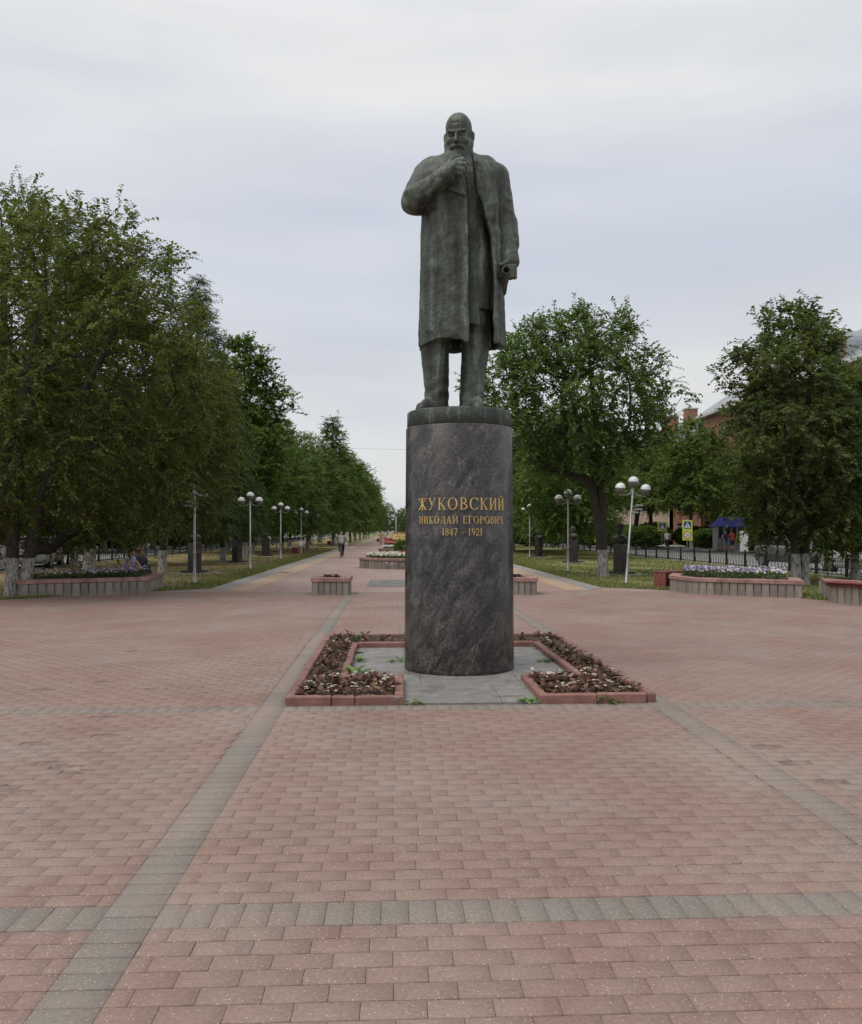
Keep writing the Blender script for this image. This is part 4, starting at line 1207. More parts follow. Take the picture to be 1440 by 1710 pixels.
def foliage_mat(name, stops, transl=0.42, hue=None):
    m, nt, p = new_mat(name, 0.6, 0, 0.22)
    geo = nt.nodes.new('ShaderNodeNewGeometry')
    oi = nt.nodes.new('ShaderNodeObjectInfo')
    c = coords(nt)
    # clumps of older and younger leaves
    clump = noise(nt, c, 0.9, 3, 0.6)
    r = math_n(nt, 'ADD', math_n(nt, 'MULTIPLY', geo.outputs['Random Per Island'], 0.55), math_n(nt, 'MULTIPLY_ADD', clump, 0.9, -0.22))
    r = math_n(nt, 'ADD', r, math_n(nt, 'MULTIPLY_ADD', oi.outputs['Random'], 0.12, -0.06), clamp=True)
    col = ramp(nt, r, stops)
    nt.links.new(col, p.inputs['Base Color'])
    tr = nt.nodes.new('ShaderNodeBsdfTranslucent')
    nt.links.new(mix(nt, 0.5, col, (0.16, 0.22, 0.03)), tr.inputs['Color'])
    mx = nt.nodes.new('ShaderNodeMixShader'); mx.inputs[0].default_value = transl
    nt.links.new(p.outputs[0], mx.inputs[1]); nt.links.new(tr.outputs[0], mx.inputs[2])
    nt.links.new(mx.outputs[0], nt.nodes['Material Output'].inputs['Surface'])
    return m
ELM = foliage_mat('elm_leaves', [(0.0, (0.042, 0.060, 0.020)), (0.45, (0.090, 0.112, 0.030)), (0.8, (0.155, 0.172, 0.042)), (1.0, (0.26, 0.24, 0.05))])
LINDEN = foliage_mat('linden_leaves', [(0.0, (0.048, 0.087, 0.028)), (0.5, (0.100, 0.166, 0.044)), (0.85, (0.160, 0.240, 0.057)), (1.0, (0.263, 0.277, 0.069))])
MAPLE = foliage_mat('maple_leaves', [(0.0, (0.046, 0.086, 0.022)), (0.5, (0.101, 0.170, 0.040)), (0.85, (0.167, 0.252, 0.055)), (1.0, (0.218, 0.312, 0.072))])
SHADY = foliage_mat('dark_leaves', [(0.0, (0.045, 0.062, 0.025)), (0.5, (0.085, 0.112, 0.039)), (0.85, (0.138, 0.166, 0.048)), (1.0, (0.250, 0.195, 0.057))])
LIGHT = foliage_mat('light_leaves', [(0.0, (0.060, 0.094, 0.024)), (0.5, (0.117, 0.168, 0.037)), (0.85, (0.178, 0.234, 0.053)), (1.0, (0.276, 0.204, 0.055))])
NEEDLE = foliage_mat('larch_needles', [(0.0, (0.023, 0.047, 0.013)), (0.6, (0.052, 0.094, 0.024)), (1.0, (0.092, 0.150, 0.034))], 0.22)

def unit(v): return v/np.maximum(np.linalg.norm(v, axis=-1, keepdims=True), 1e-9)
def build_tree(seed, h, z0, rad, n_cl, cl_r, leaf, n_tw=12, n_lf=14, r_trunk=0.16, prof='round', lean=(0, 0), droop=0.25,
               stems=None, twig_tubes=True, narrow=0.55, centre=(0, 0), lump=0.22, skirt=None):
    """-> trunk mesh, crown mesh.  Clusters fill an uneven crown; limbs are grown to reach every cluster."""
    g = np.random.default_rng(seed)
    # --- crown outline
    ph = g.uniform(0, 6.28, 6)
    def R(t, a):
        if prof == 'round': b = (np.sin(np.clip(t, 0, 1)*pi*0.86+0.36))**0.75
        elif prof == 'tall': b = np.clip(1.0-np.abs(t-0.35)**1.7*1.6, 0.14, 1)*np.where(t < .35, .72+.8*t, 1)
        elif prof == 'cone': b = np.clip(1.03-t, 0.02, 1)**0.8
        elif prof == 'dome': b = np.sqrt(np.clip(1-t**2.2, 0.02, 1))
        else: b = np.clip(1.0-np.abs(t-0.5)**2*2.4, 0.1, 1)
        lm = 1+lump*(np.sin(2*a+ph[0]+4*t)+0.8*np.sin(3*a+ph[1]-7*t)+0.7*np.sin(5*a+ph[2]+11*t))*0.6
        return rad*b*lm
    C = []; tries = 0
    while len(C) < n_cl and tries < n_cl*40:
        tries += 1
        t = g.uniform(0, 1); a = g.uniform(0, 2*pi)
        rr_ = R(t, a)
        if g.uniform() > rr_/rad*1.05 and prof != 'cone': continue
        q = rr_*g.uniform(0.05, 1)**0.45
        ctr = np.array(centre)*min(1, t*1.4+.1)+np.array(lean)*1.0
        p = np.array((ctr[0]+q*cos(a), ctr[1]+q*sin(a), z0+t*(h-z0)))
        if skirt is not None and p[2] < skirt*(1-0.5*q/rad): continue
        dmin = 0.62*cl_r
        if C and np.min(np.sum((np.array(C)-p)**2, 1)) < dmin*dmin and g.uniform() < .9: continue
        C.append(p)
    C = np.array(C)
    # --- trunk(s)
    nodes = []; parent = []; 
    def add(p, par): nodes.append(np.array(p, float)); parent.append(par); return len(nodes)-1
    stems = stems or [((0, 0), (0, 0), 0.78)]
    trunk_ids = []
    for (bx, by), (ex, ey), frac in stems:
        zt = z0+(h-z0)*frac; n = 12; prev = -1
        wv = g.normal(0, 0.05, (n+1, 2)).cumsum(0)*0.6
        for i in range(n+1):
            f = i/n
            x = bx+(ex+lean[0]+centre[0]*f*.8-bx)*f**1.4+wv[i,0]*f; y = by+(ey+lean[1]+centre[1]*f*.8-by)*f**1.4+wv[i,1]*f
            prev = add((x, y, zt*f), prev)
            trunk_ids.append(prev)
    load = {}
    base_n = len(nodes)
    usable = [i for i in trunk_ids if nodes[i][2] > z0*0.75]
    axis = np.array((lean[0], lean[1]))
    ordr = np.argsort(np.hypot(C[:,0]-axis[0], C[:,1]-axis[1])+0.25*C[:,2])
    ends = []
    for ci in ordr:
        p = C[ci]
        P = np.array([nodes[i] for i in usable])
        dv = p-P; dist_ = np.linalg.norm(dv, axis=1); hor = np.hypot(dv[:,0], dv[:,1])
        pen = np.maximum(0, (hor*0.35 if prof != 'cone' else hor*-.1)-dv[:,2])*1.6
        j = usable[int(np.argmin(dist_+pen))]
        q = nodes[j]; L = np.linalg.norm(p-q); m = max(2, int(L/0.55)); prev = j
        sag = (0.16 if prof != 'cone' else -0.05)*L
        jit = g.normal(0, 0.05*L, 3)
        for i in range(1, m+1):
            f = i/m
            pt = q+(p-q)*f+np.array((0, 0, sag*(-4*f*(1-f))*0.6))+jit*(4*f*(1-f))*0.5
            prev = add(pt, prev); usable.append(prev)
        ends.append(prev)
    nodes_ = np.array(nodes); cnt = np.zeros(len(nodes))
    for e in ends:
        i = e
        while i >= 0: cnt[i] += 1; i = parent[i]
    tot = max(cnt.max(), 1)
    rad_ = np.maximum(0.010*h/8, r_trunk*np.sqrt(cnt/tot)*0.9)
    for i in trunk_ids:
        rad_[i] = max(rad_[i], r_trunk*(1-0.75*nodes_[i][2]/h))
        if nodes_[i][2] < 0.5: rad_[i] = r_trunk*(1.0+0.22*(1-nodes_[i][2]/0.5)**2)
    # --- limb tubes (one ring per node, child ring to parent ring)
    V = []; Fq = []; nv = 0
    for i in range(len(nodes_)):
        j = parent[i]
        if j < 0: continue
        sides = 9 if i < base_n else (6 if rad_[i] > 0.03 else 4)
        a, b = nodes_[j], nodes_[i]
        ra, rb_ = (rad_[j] if (i < base_n) else min(rad_[j], rad_[i]*1.35)), rad_[i]
        d = b-a; L = np.linalg.norm(d)
        if L < 1e-6: continue
        d = d/L; u = np.cross(d, (1, 0, 0) if abs(d[0]) < .8 else (0, 1, 0)); u /= np.linalg.norm(u); w = np.cross(d, u)
        an = 2*pi*np.arange(sides)/sides
        ring = np.cos(an)[:,None]*u+np.sin(an)[:,None]*w
        if i < base_n:      # trunks share horizontal rings so that they stay closed
            ring = np.stack([np.cos(an), np.sin(an), 0*an], 1)
            if nodes_[j][2] < 0.02: ra *= 1.0
        V.append(a+ring*ra); V.append(b+ring*rb_+ (0 if i < base_n else 0)*d)
        k_ = np.arange(sides); kn = (k_+1) % sides
        Fq.append(np.stack([nv+k_, nv+kn, nv+sides+kn, nv+sides+k_], 1)); nv += 2*sides
    # --- twigs and leaves, all at once
    nC = len(C)
    ctr3 = np.array((axis[0]+centre[0]*.5, axis[1]+centre[1]*.5, z0+(h-z0)*0.42))
    out = unit((C-ctr3)*np.array((1, 1, 0.8)))
    T0 = np.repeat(C, n_tw, 0)+g.normal(0, cl_r*0.22, (nC*n_tw, 3))
    dirs = unit(np.repeat(out, n_tw, 0)*0.75+g.normal(0, 0.75, (nC*n_tw, 3))+np.array((0, 0, 0.12)))
    if prof == 'cone': dirs = unit(dirs*np.array((1, 1, 0.35))+np.array((0, 0, -0.12)))
    tl = cl_r*g.uniform(0.55, 1.25, nC*n_tw)
    f = (np.arange(n_lf)+0.5)/n_lf
    nT = len(T0)
    Pl = T0[:,None,:]+dirs[:,None,:]*(tl[:,None]*f)[:,:,None]
    Pl[:,:,2] -= droop*(tl[:,None]*f**2)
    side = unit(np.cross(dirs, np.array((0, 0, 1.0))+g.normal(0, .25, (nT, 3))))
    sg = np.where(np.arange(n_lf) % 2, 1.0, -1.0)
    ld = unit(dirs[:,None,:]*0.7+side[:,None,:]*sg[None,:,None]*0.9+g.normal(0, 0.3, (nT, n_lf, 3))+np.array((0, 0, -0.30*droop/0.25)))
    nrm = unit(np.array((0, 0, 1.0))+g.normal(0, 0.45, (nT, n_lf, 3))+dirs[:,None,:]*0.25)
    lw = unit(np.cross(ld, nrm)); up = np.cross(lw, ld)
    sz = leaf*g.uniform(0.6, 1.2, (nT, n_lf))[:,:,None]
    W = sz*narrow*0.5
    a0 = Pl; tip = Pl+ld*sz-up*sz*0.12
    mid = Pl+ld*sz*0.45
    LV = np.stack([a0, mid+lw*W+up*sz*0.10, tip, mid-lw*W+up*sz*0.10], 2).reshape(-1, 3)
    nl = nT*n_lf
    LF = np.arange(nl*4).reshape(-1, 4)
    crown = mesh_np('crown', LV, LF)
    if twig_tubes:
        e1 = T0+dirs*tl[:,None]*0.9; e1[:,2] -= droop*tl*0.8
        u = unit(np.cross(dirs, (0.3, 0.2, 1.0))); w = np.cross(dirs, u); r0 = 0.0075*h/9
        q = [T0+u*r0, T0-u*r0*.5+w*r0*.87, T0-u*r0*.5-w*r0*.87]
        TV = np.stack(q+[e1], 1).reshape(-1, 3)
        b = nv+4*np.arange(nT)
        tri = np.concatenate([np.stack([b, b+1, b+3], 1), np.stack([b+1, b+2, b+3], 1), np.stack([b+2, b, b+3], 1)])
        trunk = mesh_np('trunk', np.concatenate(V+[TV]), [np.concatenate([x for x in Fq if True]), tri], smooth=True)
    else:
        trunk = mesh_np('trunk', np.concatenate(V), np.concatenate(Fq), smooth=True)
    return trunk, crown
def tree_thing(name, meshes, leafmat, bark, loc, label, cat='tree', group=None, scale=1.0, rz=0.0, zs=None):
    t = empty(name, loc, rz)
    t.scale = (scale, scale, zs or scale)
    tr, cr = meshes
    if not len(tr.materials): tr.materials.append(bark)
    if not len(cr.materials): cr.materials.append(leafmat)
    ob('trunk', tr, None, t); ob('crown', cr, None, t)
    tag(t, label, cat, group)
    return t
def gp(px, py):
    v = on_ground(px, py); return (v.x, v.y, 0.0)
def ap(px, d):
    v = along(px, d); return (v.x, v.y, 0.0)

# the big elm over the left planter (two stems), spreading low
big_elm = build_tree(101, 9.9, 1.5, 4.25, 470, 0.70, 0.125, 12, 15, 0.165, 'round', (0.3, 0.6), 0.28,
                     stems=[((-.10, 0), (-.5, .1), .72), ((.16, .1), (1.3, .5), .66)], centre=(0.5, 0.2), lump=0.2)
tree_thing('elm_tree', big_elm, ELM, BARK_W, gp(27, 996), 'huge twin-stemmed elm with drooping boughs over the planter where the couple sit', 'tree')
elm_b = build_tree(102, 12.6, 2.6, 3.6, 330, 0.72, 0.12, 11, 13, 0.22, 'tall', (0, 0), 0.25, centre=(.3, 0))
tree_thing('elm_tree', elm_b, ELM, BARK_W, ap(150, 33), 'tall elm with yellowing top rising behind the twin-stemmed elm', 'tree')
tree_thing('elm_tree', elm_b, ELM, BARK_W, gp(10, 951), 'tall leafy elm beside the fence, far behind the twin-stemmed elm', 'tree', scale=1.28, rz=2.2)
elm_c = build_tree(103, 8.2, 1.9, 2.0, 190, 0.62, 0.115, 11, 13, 0.15, 'round', (.3, 0), 0.3, centre=(.5, -.2))
tree_thing('elm_tree', elm_c, ELM, BARK_W, gp(271, 964), 'elm with limewashed trunk right behind the seated couple', 'tree')
tree_thing('elm_tree', elm_c, ELM, BARK_W, gp(237, 944), 'elm with a green mark on its white trunk behind the couple', 'tree', scale=1.1, rz=1.9)
tree_thing('elm_tree', elm_c, ELM, BARK_W, gp(125, 947), 'elm standing by the fence behind the pansy planter', 'tree', scale=1.05, rz=4.0)
# larch
larch = build_tree(104, 14.0, 1.6, 2.9, 430, 0.58, 0.15, 12, 17, 0.18, 'cone', (0, 0), 0.5, narrow=0.22, lump=0.12)
tree_thing('larch_tree', larch, NEEDLE, BARK_W, ap(330, 42), 'dark pointed larch between the elms and the maple', 'tree')
tree_thing('larch_tree', larch, NEEDLE, BARK_W, ap(372, 46), 'smaller dark larch beside the lamp with three globes and busts', 'tree', scale=.80, rz=2.0)
# maples and lindens of the avenue, left side
maple = build_tree(105, 13.0, 2.4, 2.7, 260, 0.85, 0.18, 11, 14, 0.2, 'tall', (0, 0), 0.2, lump=0.30, narrow=0.85)
linden = build_tree(106, 13.5, 2.2, 4.6, 340, 0.95, 0.17, 11, 14, 0.2, 'dome', (0, 0), 0.25, lump=0.26, narrow=0.8)
maple2 = build_tree(107, 12.0, 2.2, 4.0, 260, 1.0, 0.20, 10, 13, 0.2, 'round', (0, 0), 0.2, lump=0.3, narrow=0.85)
spire = build_tree(111, 16.5, 2.2, 4.6, 330, 0.95, 0.19, 10, 14, 0.2, 'cone', (0, 0), 0.15, lump=0.25, narrow=0.8)
tree_thing('maple_tree', maple, MAPLE, BARK_W, ap(408, 52), 'dense maple with knobbly crown rising above the row of busts', 'tree', scale=1.0)
AV = 'trees along the avenue'
row = [(-9.8, 61, maple2, .85), (-9.0, 71, linden, .78), (-12.5, 66, linden, .85), (-8.0, 82, linden, .78), (-11.6, 79, maple2, .9), (-6.6, 97, spire, .88),
       (-10.8, 92, maple, .82), (-6.4, 113, maple2, 1.0), (-10.0, 106, linden, .85), (-6.2, 128, linden, .92), (-6.2, 146, maple2, 1.05), (-6.2, 166, linden, .98),
       (-6.2, 188, maple2, 1.05), (-6.4, 212, linden, .95), (-6.6, 240, maple2, 1.05)]
rt = random.Random(4)
ORD = ['first', 'second', 'third', 'fourth', 'fifth', 'sixth', 'seventh', 'eighth', 'ninth', 'tenth', 'eleventh', 'twelfth', 'thirteenth', 'fourteenth', 'fifteenth', 'sixteenth']
row.sort(key=lambda q: q[1])
for i, (x, y, me, s) in enumerate(row):
    mt = {id(maple2): MAPLE, id(linden): LINDEN, id(spire): LINDEN, id(maple): MAPLE}[id(me)]
    nm = 'linden_tree' if me in (linden, spire) else 'maple_tree'
    lab = 'tall tree with a ragged pointed top along the avenue' if me is spire else '%s with limewashed trunk, %s tree behind the lamps past the knobbly maple' % ('dense linden' if me is linden else 'rounded maple', ORD[i])
    tree_thing(nm, me, mt, BARK_W, (x, y, 0), lab, 'tree', AV, s, rt.uniform(0, 6.28))
# right side
rlin = build_tree(108, 9.6, 3.7, 3.2, 350, 0.62, 0.12, 11, 13, 0.17, 'round', (-.55, .4), 0.2, centre=(-.5, 0), lump=0.3,
                  stems=[((0, 0), (-.9, 0), .8), ((0, 0), (.6, .3), .72)], narrow=.75)
tree_thing('linden_tree', rlin, LINDEN, BARK_W, gp(1008, 963), 'leaning linden with white base beside the bust and leaning lamp', 'tree')
rdark = build_tree(109, 8.25, 1.5, 2.25, 300, 0.55, 0.12, 11, 13, 0.15, 'round', (0, 0), 0.25, lump=0.42, centre=(-.2, 0),
                   stems=[((-.14, 0), (-.35, 0), .85), ((.14, .08), (.3, .1), .7)], narrow=.75)
tree_thing('linden_tree', rdark, SHADY, BARK_W, gp(1338, 978), 'dark twin-trunk tree behind the pansy planter on the lawn', 'tree')
rlight = build_tree(110, 6.9, 1.2, 2.3, 260, 0.6, 0.12, 11, 13, 0.13, 'round', (0, 0), 0.25, lump=0.3, narrow=.75)
tree_thing('maple_tree', rlight, LIGHT, BARK_W, gp(1428, 972), 'lighter olive tree next to the dark twin-trunk tree', 'tree')
road_t = build_tree(112, 8.0, 2.9, 2.6, 230, 0.62, 0.13, 11, 13, 0.13, 'dome', (0, 0), 0.25, lump=0.3, narrow=.75)
for px, d, s, me, mt, lab in [(1155, 70, 1.3, road_t, LIGHT, 'light green tree beyond the road near the crossing signs'),
                              (1195, 82, 1.25, road_t, LIGHT, 'light green tree with brown tips above the blue kiosk'),
                              (1218, 86, 1.45, road_t, LINDEN, 'tall green tree hiding the hipped roof beyond the kiosk'),
                              (1240, 78, 1.05, road_t, LIGHT, 'bushy olive tree leaning over the blue kiosk'),
                              (1090, 84, 1.0, rlin, LINDEN, 'thin dark tree beyond the road behind the square blue sign'),
                              (1275, 76, 1.15, rlin, SHADY, 'dark tree standing behind the blue kiosk'),
                              (1060, 88, 1.25, rlin, LINDEN, 'tree behind the red building corner beyond the road'),
                              (1350, 60, 1.15, rlin, LINDEN, 'tree in front of the brick building beyond the parked cars')]:
    v = ap(px, d); tree_thing('roadside_tree', me, mt, BARK_W, v, lab, 'tree', 'trees beyond the right road', s, rt.uniform(0, 6))
rowr = [(10.6, 50, maple2, .72), (11.9, 58, linden, .70), (9.6, 68, maple2, .74), (12.2, 72, linden, .8), (9.4, 84, linden, .85), (11.6, 96, maple2, .9), (9.2, 112, linden, .9),
        (9.0, 132, maple2, .95), (8.8, 155, linden, .95), (8.8, 182, maple2, 1.0), (8.8, 212, linden, 1.0), (10.9, 64, linden, .6)]
rowr.sort(key=lambda q: q[1])
for i, (x, y, me, s) in enumerate(rowr):
    lab = 'shady %s across from the cyclist, %s tree past the leaning linden' % ('linden' if me is linden else 'maple', ORD[i])
    tree_thing('linden_tree' if me is linden else 'maple_tree', me, None, None, (x, y, 0), lab, 'tree', 'trees of the avenue across from the cyclist', s, rt.uniform(0, 6.28))
# trees beyond the left road and far end
for i, (px, d, s) in enumerate([(20, 62, 1.0), (95, 70, 1.1), (175, 68, 1.0), (255, 80, 1.1), (320, 90, 1.1), (370, 105, 1.1), (410, 118, 1.1), (445, 140, 1.15)]):
    tree_thing('roadside_tree', maple2, None, None, ap(px, d), 'broad tree across the road behind the elms, %s from the twin-stemmed elm' % ORD[i], 'tree', 'trees beyond the left road', s, rt.uniform(0, 6))
for x, y, s in [(-10, 330, 1.0), (-2, 345, .95), (4, 372, .85), (12, 300, .9), (20, 330, 1.0), (-20, 320, 1.1), (8, 395, 1.0), (-6, 400, 1.05), (30, 380, 1.1), (-30, 380, 1.1)]:
    tree_thing('distant_tree', linden, None, None, (x, y, 0), 'far tree closing the end of the avenue', 'tree', 'trees at the far end of the avenue', s, rt.uniform(0, 6))
# ================================================================ lamps, busts, planters, benches, fences
STEEL = simple('galvanised_steel', (0.33, 0.33, 0.33), 0.45, metal=0.5, var=0.15, scale=5, bumps=0.05)
GLOBE_TOP = simple('globe_white', (0.62, 0.62, 0.61), 0.30, var=0.06, scale=4, bumps=0.0, spec=0.6)
GLOBE_LOW = simple('globe_shaded', (0.11, 0.11, 0.11), 0.2, var=0.15, scale=4, bumps=0.0, spec=0.8)  # lower half: shade from the dark trees below put into its colour
IRON = simple('black_iron', (0.018, 0.018, 0.019), 0.45, var=0.2, scale=6, bumps=0.2)
CAPSTONE = simple('red_capstone', (0.30, 0.180, 0.152), 0.8, var=0.25, scale=4, bumps=0.5, obj_var=0.16)
BOARD = simple('weathered_concrete_board', (0.265, 0.228, 0.195), 0.85, var=0.35, scale=2.2, bumps=0.5, obj_var=0.22, streak=(3, 3, 0.7))
BENCH_RED = simple('bench_red_wood', (0.19, 0.062, 0.050), 0.6, var=0.3, scale=4, bumps=0.3, streak=(1, 6, 6), obj_var=0.12)
BLACKSTONE = simple('black_granite', (0.030, 0.026, 0.027), 0.16, var=0.3, scale=14, bumps=0.02, spec=0.6)
BUST_BRONZE = simple('dark_bust_bronze', (0.045, 0.044, 0.040), 0.38, metal=0.35, var=0.4, scale=6, bumps=0.4)

# ---- lamp posts
def lamp(name, globes=3, arms=True, flood=None):
    t = empty(name)
    mb = MB()
    mb.lathe([(0.075, 0.0), (0.075, 0.02), (0.045, 0.03), (0.042, 0.9), (0.048, 0.92), (0.048, 1.0), (0.034, 1.02), (0.030, 2.98)], 12)
    mb.build('pole', STEEL, t)
    mb = MB(); mb.cbox(-.11, .11, -.11, .11, -.02, .045, .012); mb.build('foot', IRON, t)
    if arms:
        for s in (-1, 1):
            mb = MB()
            mb.tube([(s*.025, 0, 2.93), (s*.035, 0, 2.85), (s*.065, 0, 2.77), (s*.13, 0, 2.725), (s*.22, 0, 2.71), (s*.40, 0, 2.70)], .016, 8)
            mb.lathe([(.024, 2.685), (.024, 2.72), (.02, 2.73), (.035, 2.775)], 10, c=(s*.375, 0))
            mb.build('arm', STEEL, t)
    spots = [(0, 3.13), (-.375, 2.915), (.375, 2.915)][:globes]
    for x, z in spots:
        R = 0.162; pr_ = [(R*cos(radians(a)), z+R*sin(radians(a))) for a in range(0, 91, 10)]; pr_[-1] = (0.002, z+R)
        mb = MB(); mb.lathe([(R+.003, z-.006)]+pr_, 24, c=(x, 0)); g = mb.build('globe', GLOBE_TOP, t)
        pl_ = [(max(.03, R*.985*cos(radians(a))), z-.006+R*.985*sin(radians(a))) for a in range(-80, 1, 10)]
        mb = MB(); mb.lathe([(.045, z-R-.022), (.045, z-R+.004)]+pl_, 24, c=(x, 0)); mb.build('lower_bowl', GLOBE_LOW, g)
    if flood:
        for (x, z, sx) in flood:
            mb = MB(); mb.cbox(x-.11, x+.11, -.12, .06, z-.022, z+.022, .008)
            mb.box(min(0, x), max(0, x), -.012, .012, z-.05, z-.03)
            mb.build('floodlight', STEEL, t)
    return t
L0 = lamp('lamp_post'); index_children(L0)
LP = 'three-globe lamp posts along the avenue'
def place_lamp(first, pos, label, rz=0.0, lean=0.0):
    o = first if first is not None else copy_tree(L0)
    o.location = pos; o.rotation_euler = (0, lean, rz)
    tag(o, label, 'lamp post', LP); return o
place_lamp(L0, gp(418, 951), 'three-globe lamp post in front of the bust beside the maple')
place_lamp(None, gp(469, 934.5), 'three-globe lamp post between two busts and the red bench', .1)
place_lamp(None, gp(503, 926.5), 'three-globe lamp post with a small notice, at the end of the red bench', -.1)
place_lamp(None, gp(523, 919.5), 'three-globe lamp post next to the white information stand', .25)
place_lamp(None, gp(462, 917), 'three-globe lamp post set back on the lawn before the white lorry', .6)
place_lamp(None, gp(481, 917), 'three-globe lamp post standing back among the avenue trunks', .5)
for i, (px, py) in enumerate([(560, 909), (583, 903), (601, 903.5), (591, 901.5), (597, 900.5), (612, 899), (620, 897)]):
    place_lamp(None, gp(px, py), 'distant globe lamp post, %s one past the information stand' % ORD[i], .2)
place_lamp(None, gp(949, 955), 'three-globe lamp post beside a bust and the leaning linden', 0)
place_lamp(None, gp(885, 932), 'three-globe lamp post beside the bust behind the drum', 0)
lr = lamp('lamp_post', 3, True, [(.22, 2.42, 1), (.20, 2.30, 1), (.10, 2.20, 1)]); lr.location = gp(1046, 976); lr.rotation_euler = (0, radians(4.0), radians(-8))
tag(lr, 'leaning three-globe lamp post with floodlights clamped to it', 'lamp post', LP)
ll = lamp('lamp_post', 0, True, [(-.16, 2.52, 1), (-.18, 2.40, 1)]); ll.location = gp(325, 975); ll.rotation_euler = (0, 0, .3)
tag(ll, 'lamp post without globes, floodlights on it, under the elm boughs', 'lamp post', LP)

# ---- busts on tall black plinths
def bust_mesh(seed, beard, hair, cap=False):
    F = Field((-.40, -.34, -.02), (.40, .34, .80), 0.015)
    F.ell((0, .02, .20), (.27, .15, .17), .05)
    F.cone((-.20, .02, .20), (.20, .02, .20), .115, .115, .06)
    F.cone((0, .02, .02), (0, .0, .22), .12, .14, .05)
    F.cone((0, .02, .30), (0, -.01, .44), .085, .075, .04)
    F.ell((0, .015, .585), (.105, .135, .14), .02)
    F.ell((0, -.035, .50), (.085, .10, .11), .03)
    F.cone((0, -.12, .56), (0, -.155, .50), .016, .022, .012)
    for s in (-1, 1):
        F.cone((s*.06, -.10, .575), (s*.012, -.122, .565), .016, .016, .012)
        F.ell((s*.042, -.14, .548), (.024, .022, .015), .01, cut=True)
        F.ell((s*.11, .02, .535), (.016, .026, .038), .012)
        F.cone((s*.03, -.06, .38), (s*.10, -.12, .16), .03, .035, .02)     # lapels
    if beard:
        F.ell((0, -.085, .42), (.075, .065, .10), .03); F.cone((-.045, -.125, .47), (.045, -.125, .47), .018, .018, .012)
    if hair: F.ell((0, .045, .60), (.118, .125, .125), .03)
    if cap: F.cone((0, .01, .69), (0, .01, .72), .12, .13, .01)
    V, Fq, mi = F.mesh('bust')
    V = V+0.004*vnoise(V, 30, seed)[:,None]*np.array((1, 1, .4))
    return mesh_np('bust', V, Fq, smooth=True)
bust_meshes = [bust_mesh(1, True, True), bust_mesh(2, False, True), bust_mesh(3, True, False), bust_mesh(4, False, False, True)]
def bust(pos, k, label, rz, hgt=1.22):
    t = empty('bust_monument', pos, rz); tag(t, label, 'bust', 'busts lining the avenue')
    mb = MB(); mb.cbox(-.9, .9, -.75, .75, -.03, .018, .01); mb.build('concrete_pad', CONC, t)
    mb = MB(); mb.cbox(-.40, .40, -.36, .36, .0, .10, .008); mb.build('plinth_step', BLACKSTONE, t)
    mb = MB(); mb.cbox(-.19, .19, -.18, .18, .09, hgt, .008); mb.build('plinth', BLACKSTONE, t)
    mb = MB(); mb.cbox(-.12, .12, -.187, -.178, .78, .92, .003); mb.build('name_plate', simple('brass_plate', (.10, .085, .055), .4, metal=.5), t)
    b = ob('bust', bust_meshes[k], BUST_BRONZE if not len(bust_meshes[k].materials) else None, t, (0, 0, hgt-.015))
    return t
bust(gp(325, 957), 1, 'dark bust on black plinth hidden behind the globeless lamp post', radians(60), 1.18)
bust(gp(396, 940), 0, 'dark bust on black plinth beside the first three-globe lamp', radians(60))
bust(gp(444, 929), 2, 'dark bust on black plinth by the stone pad near the red bench', radians(60))
bust(gp(1036, 959), 3, 'dark bust in flat hat on glossy black plinth beside the leaning lamp', radians(-50), 1.13)
bust(gp(957, 940), 0, 'bust on dark plinth partly behind the straight lamp near the linden', radians(-60), 1.18)
bust(gp(900, 930), 2, 'bust on dark plinth seen just right of the granite drum', radians(-60), 1.05)

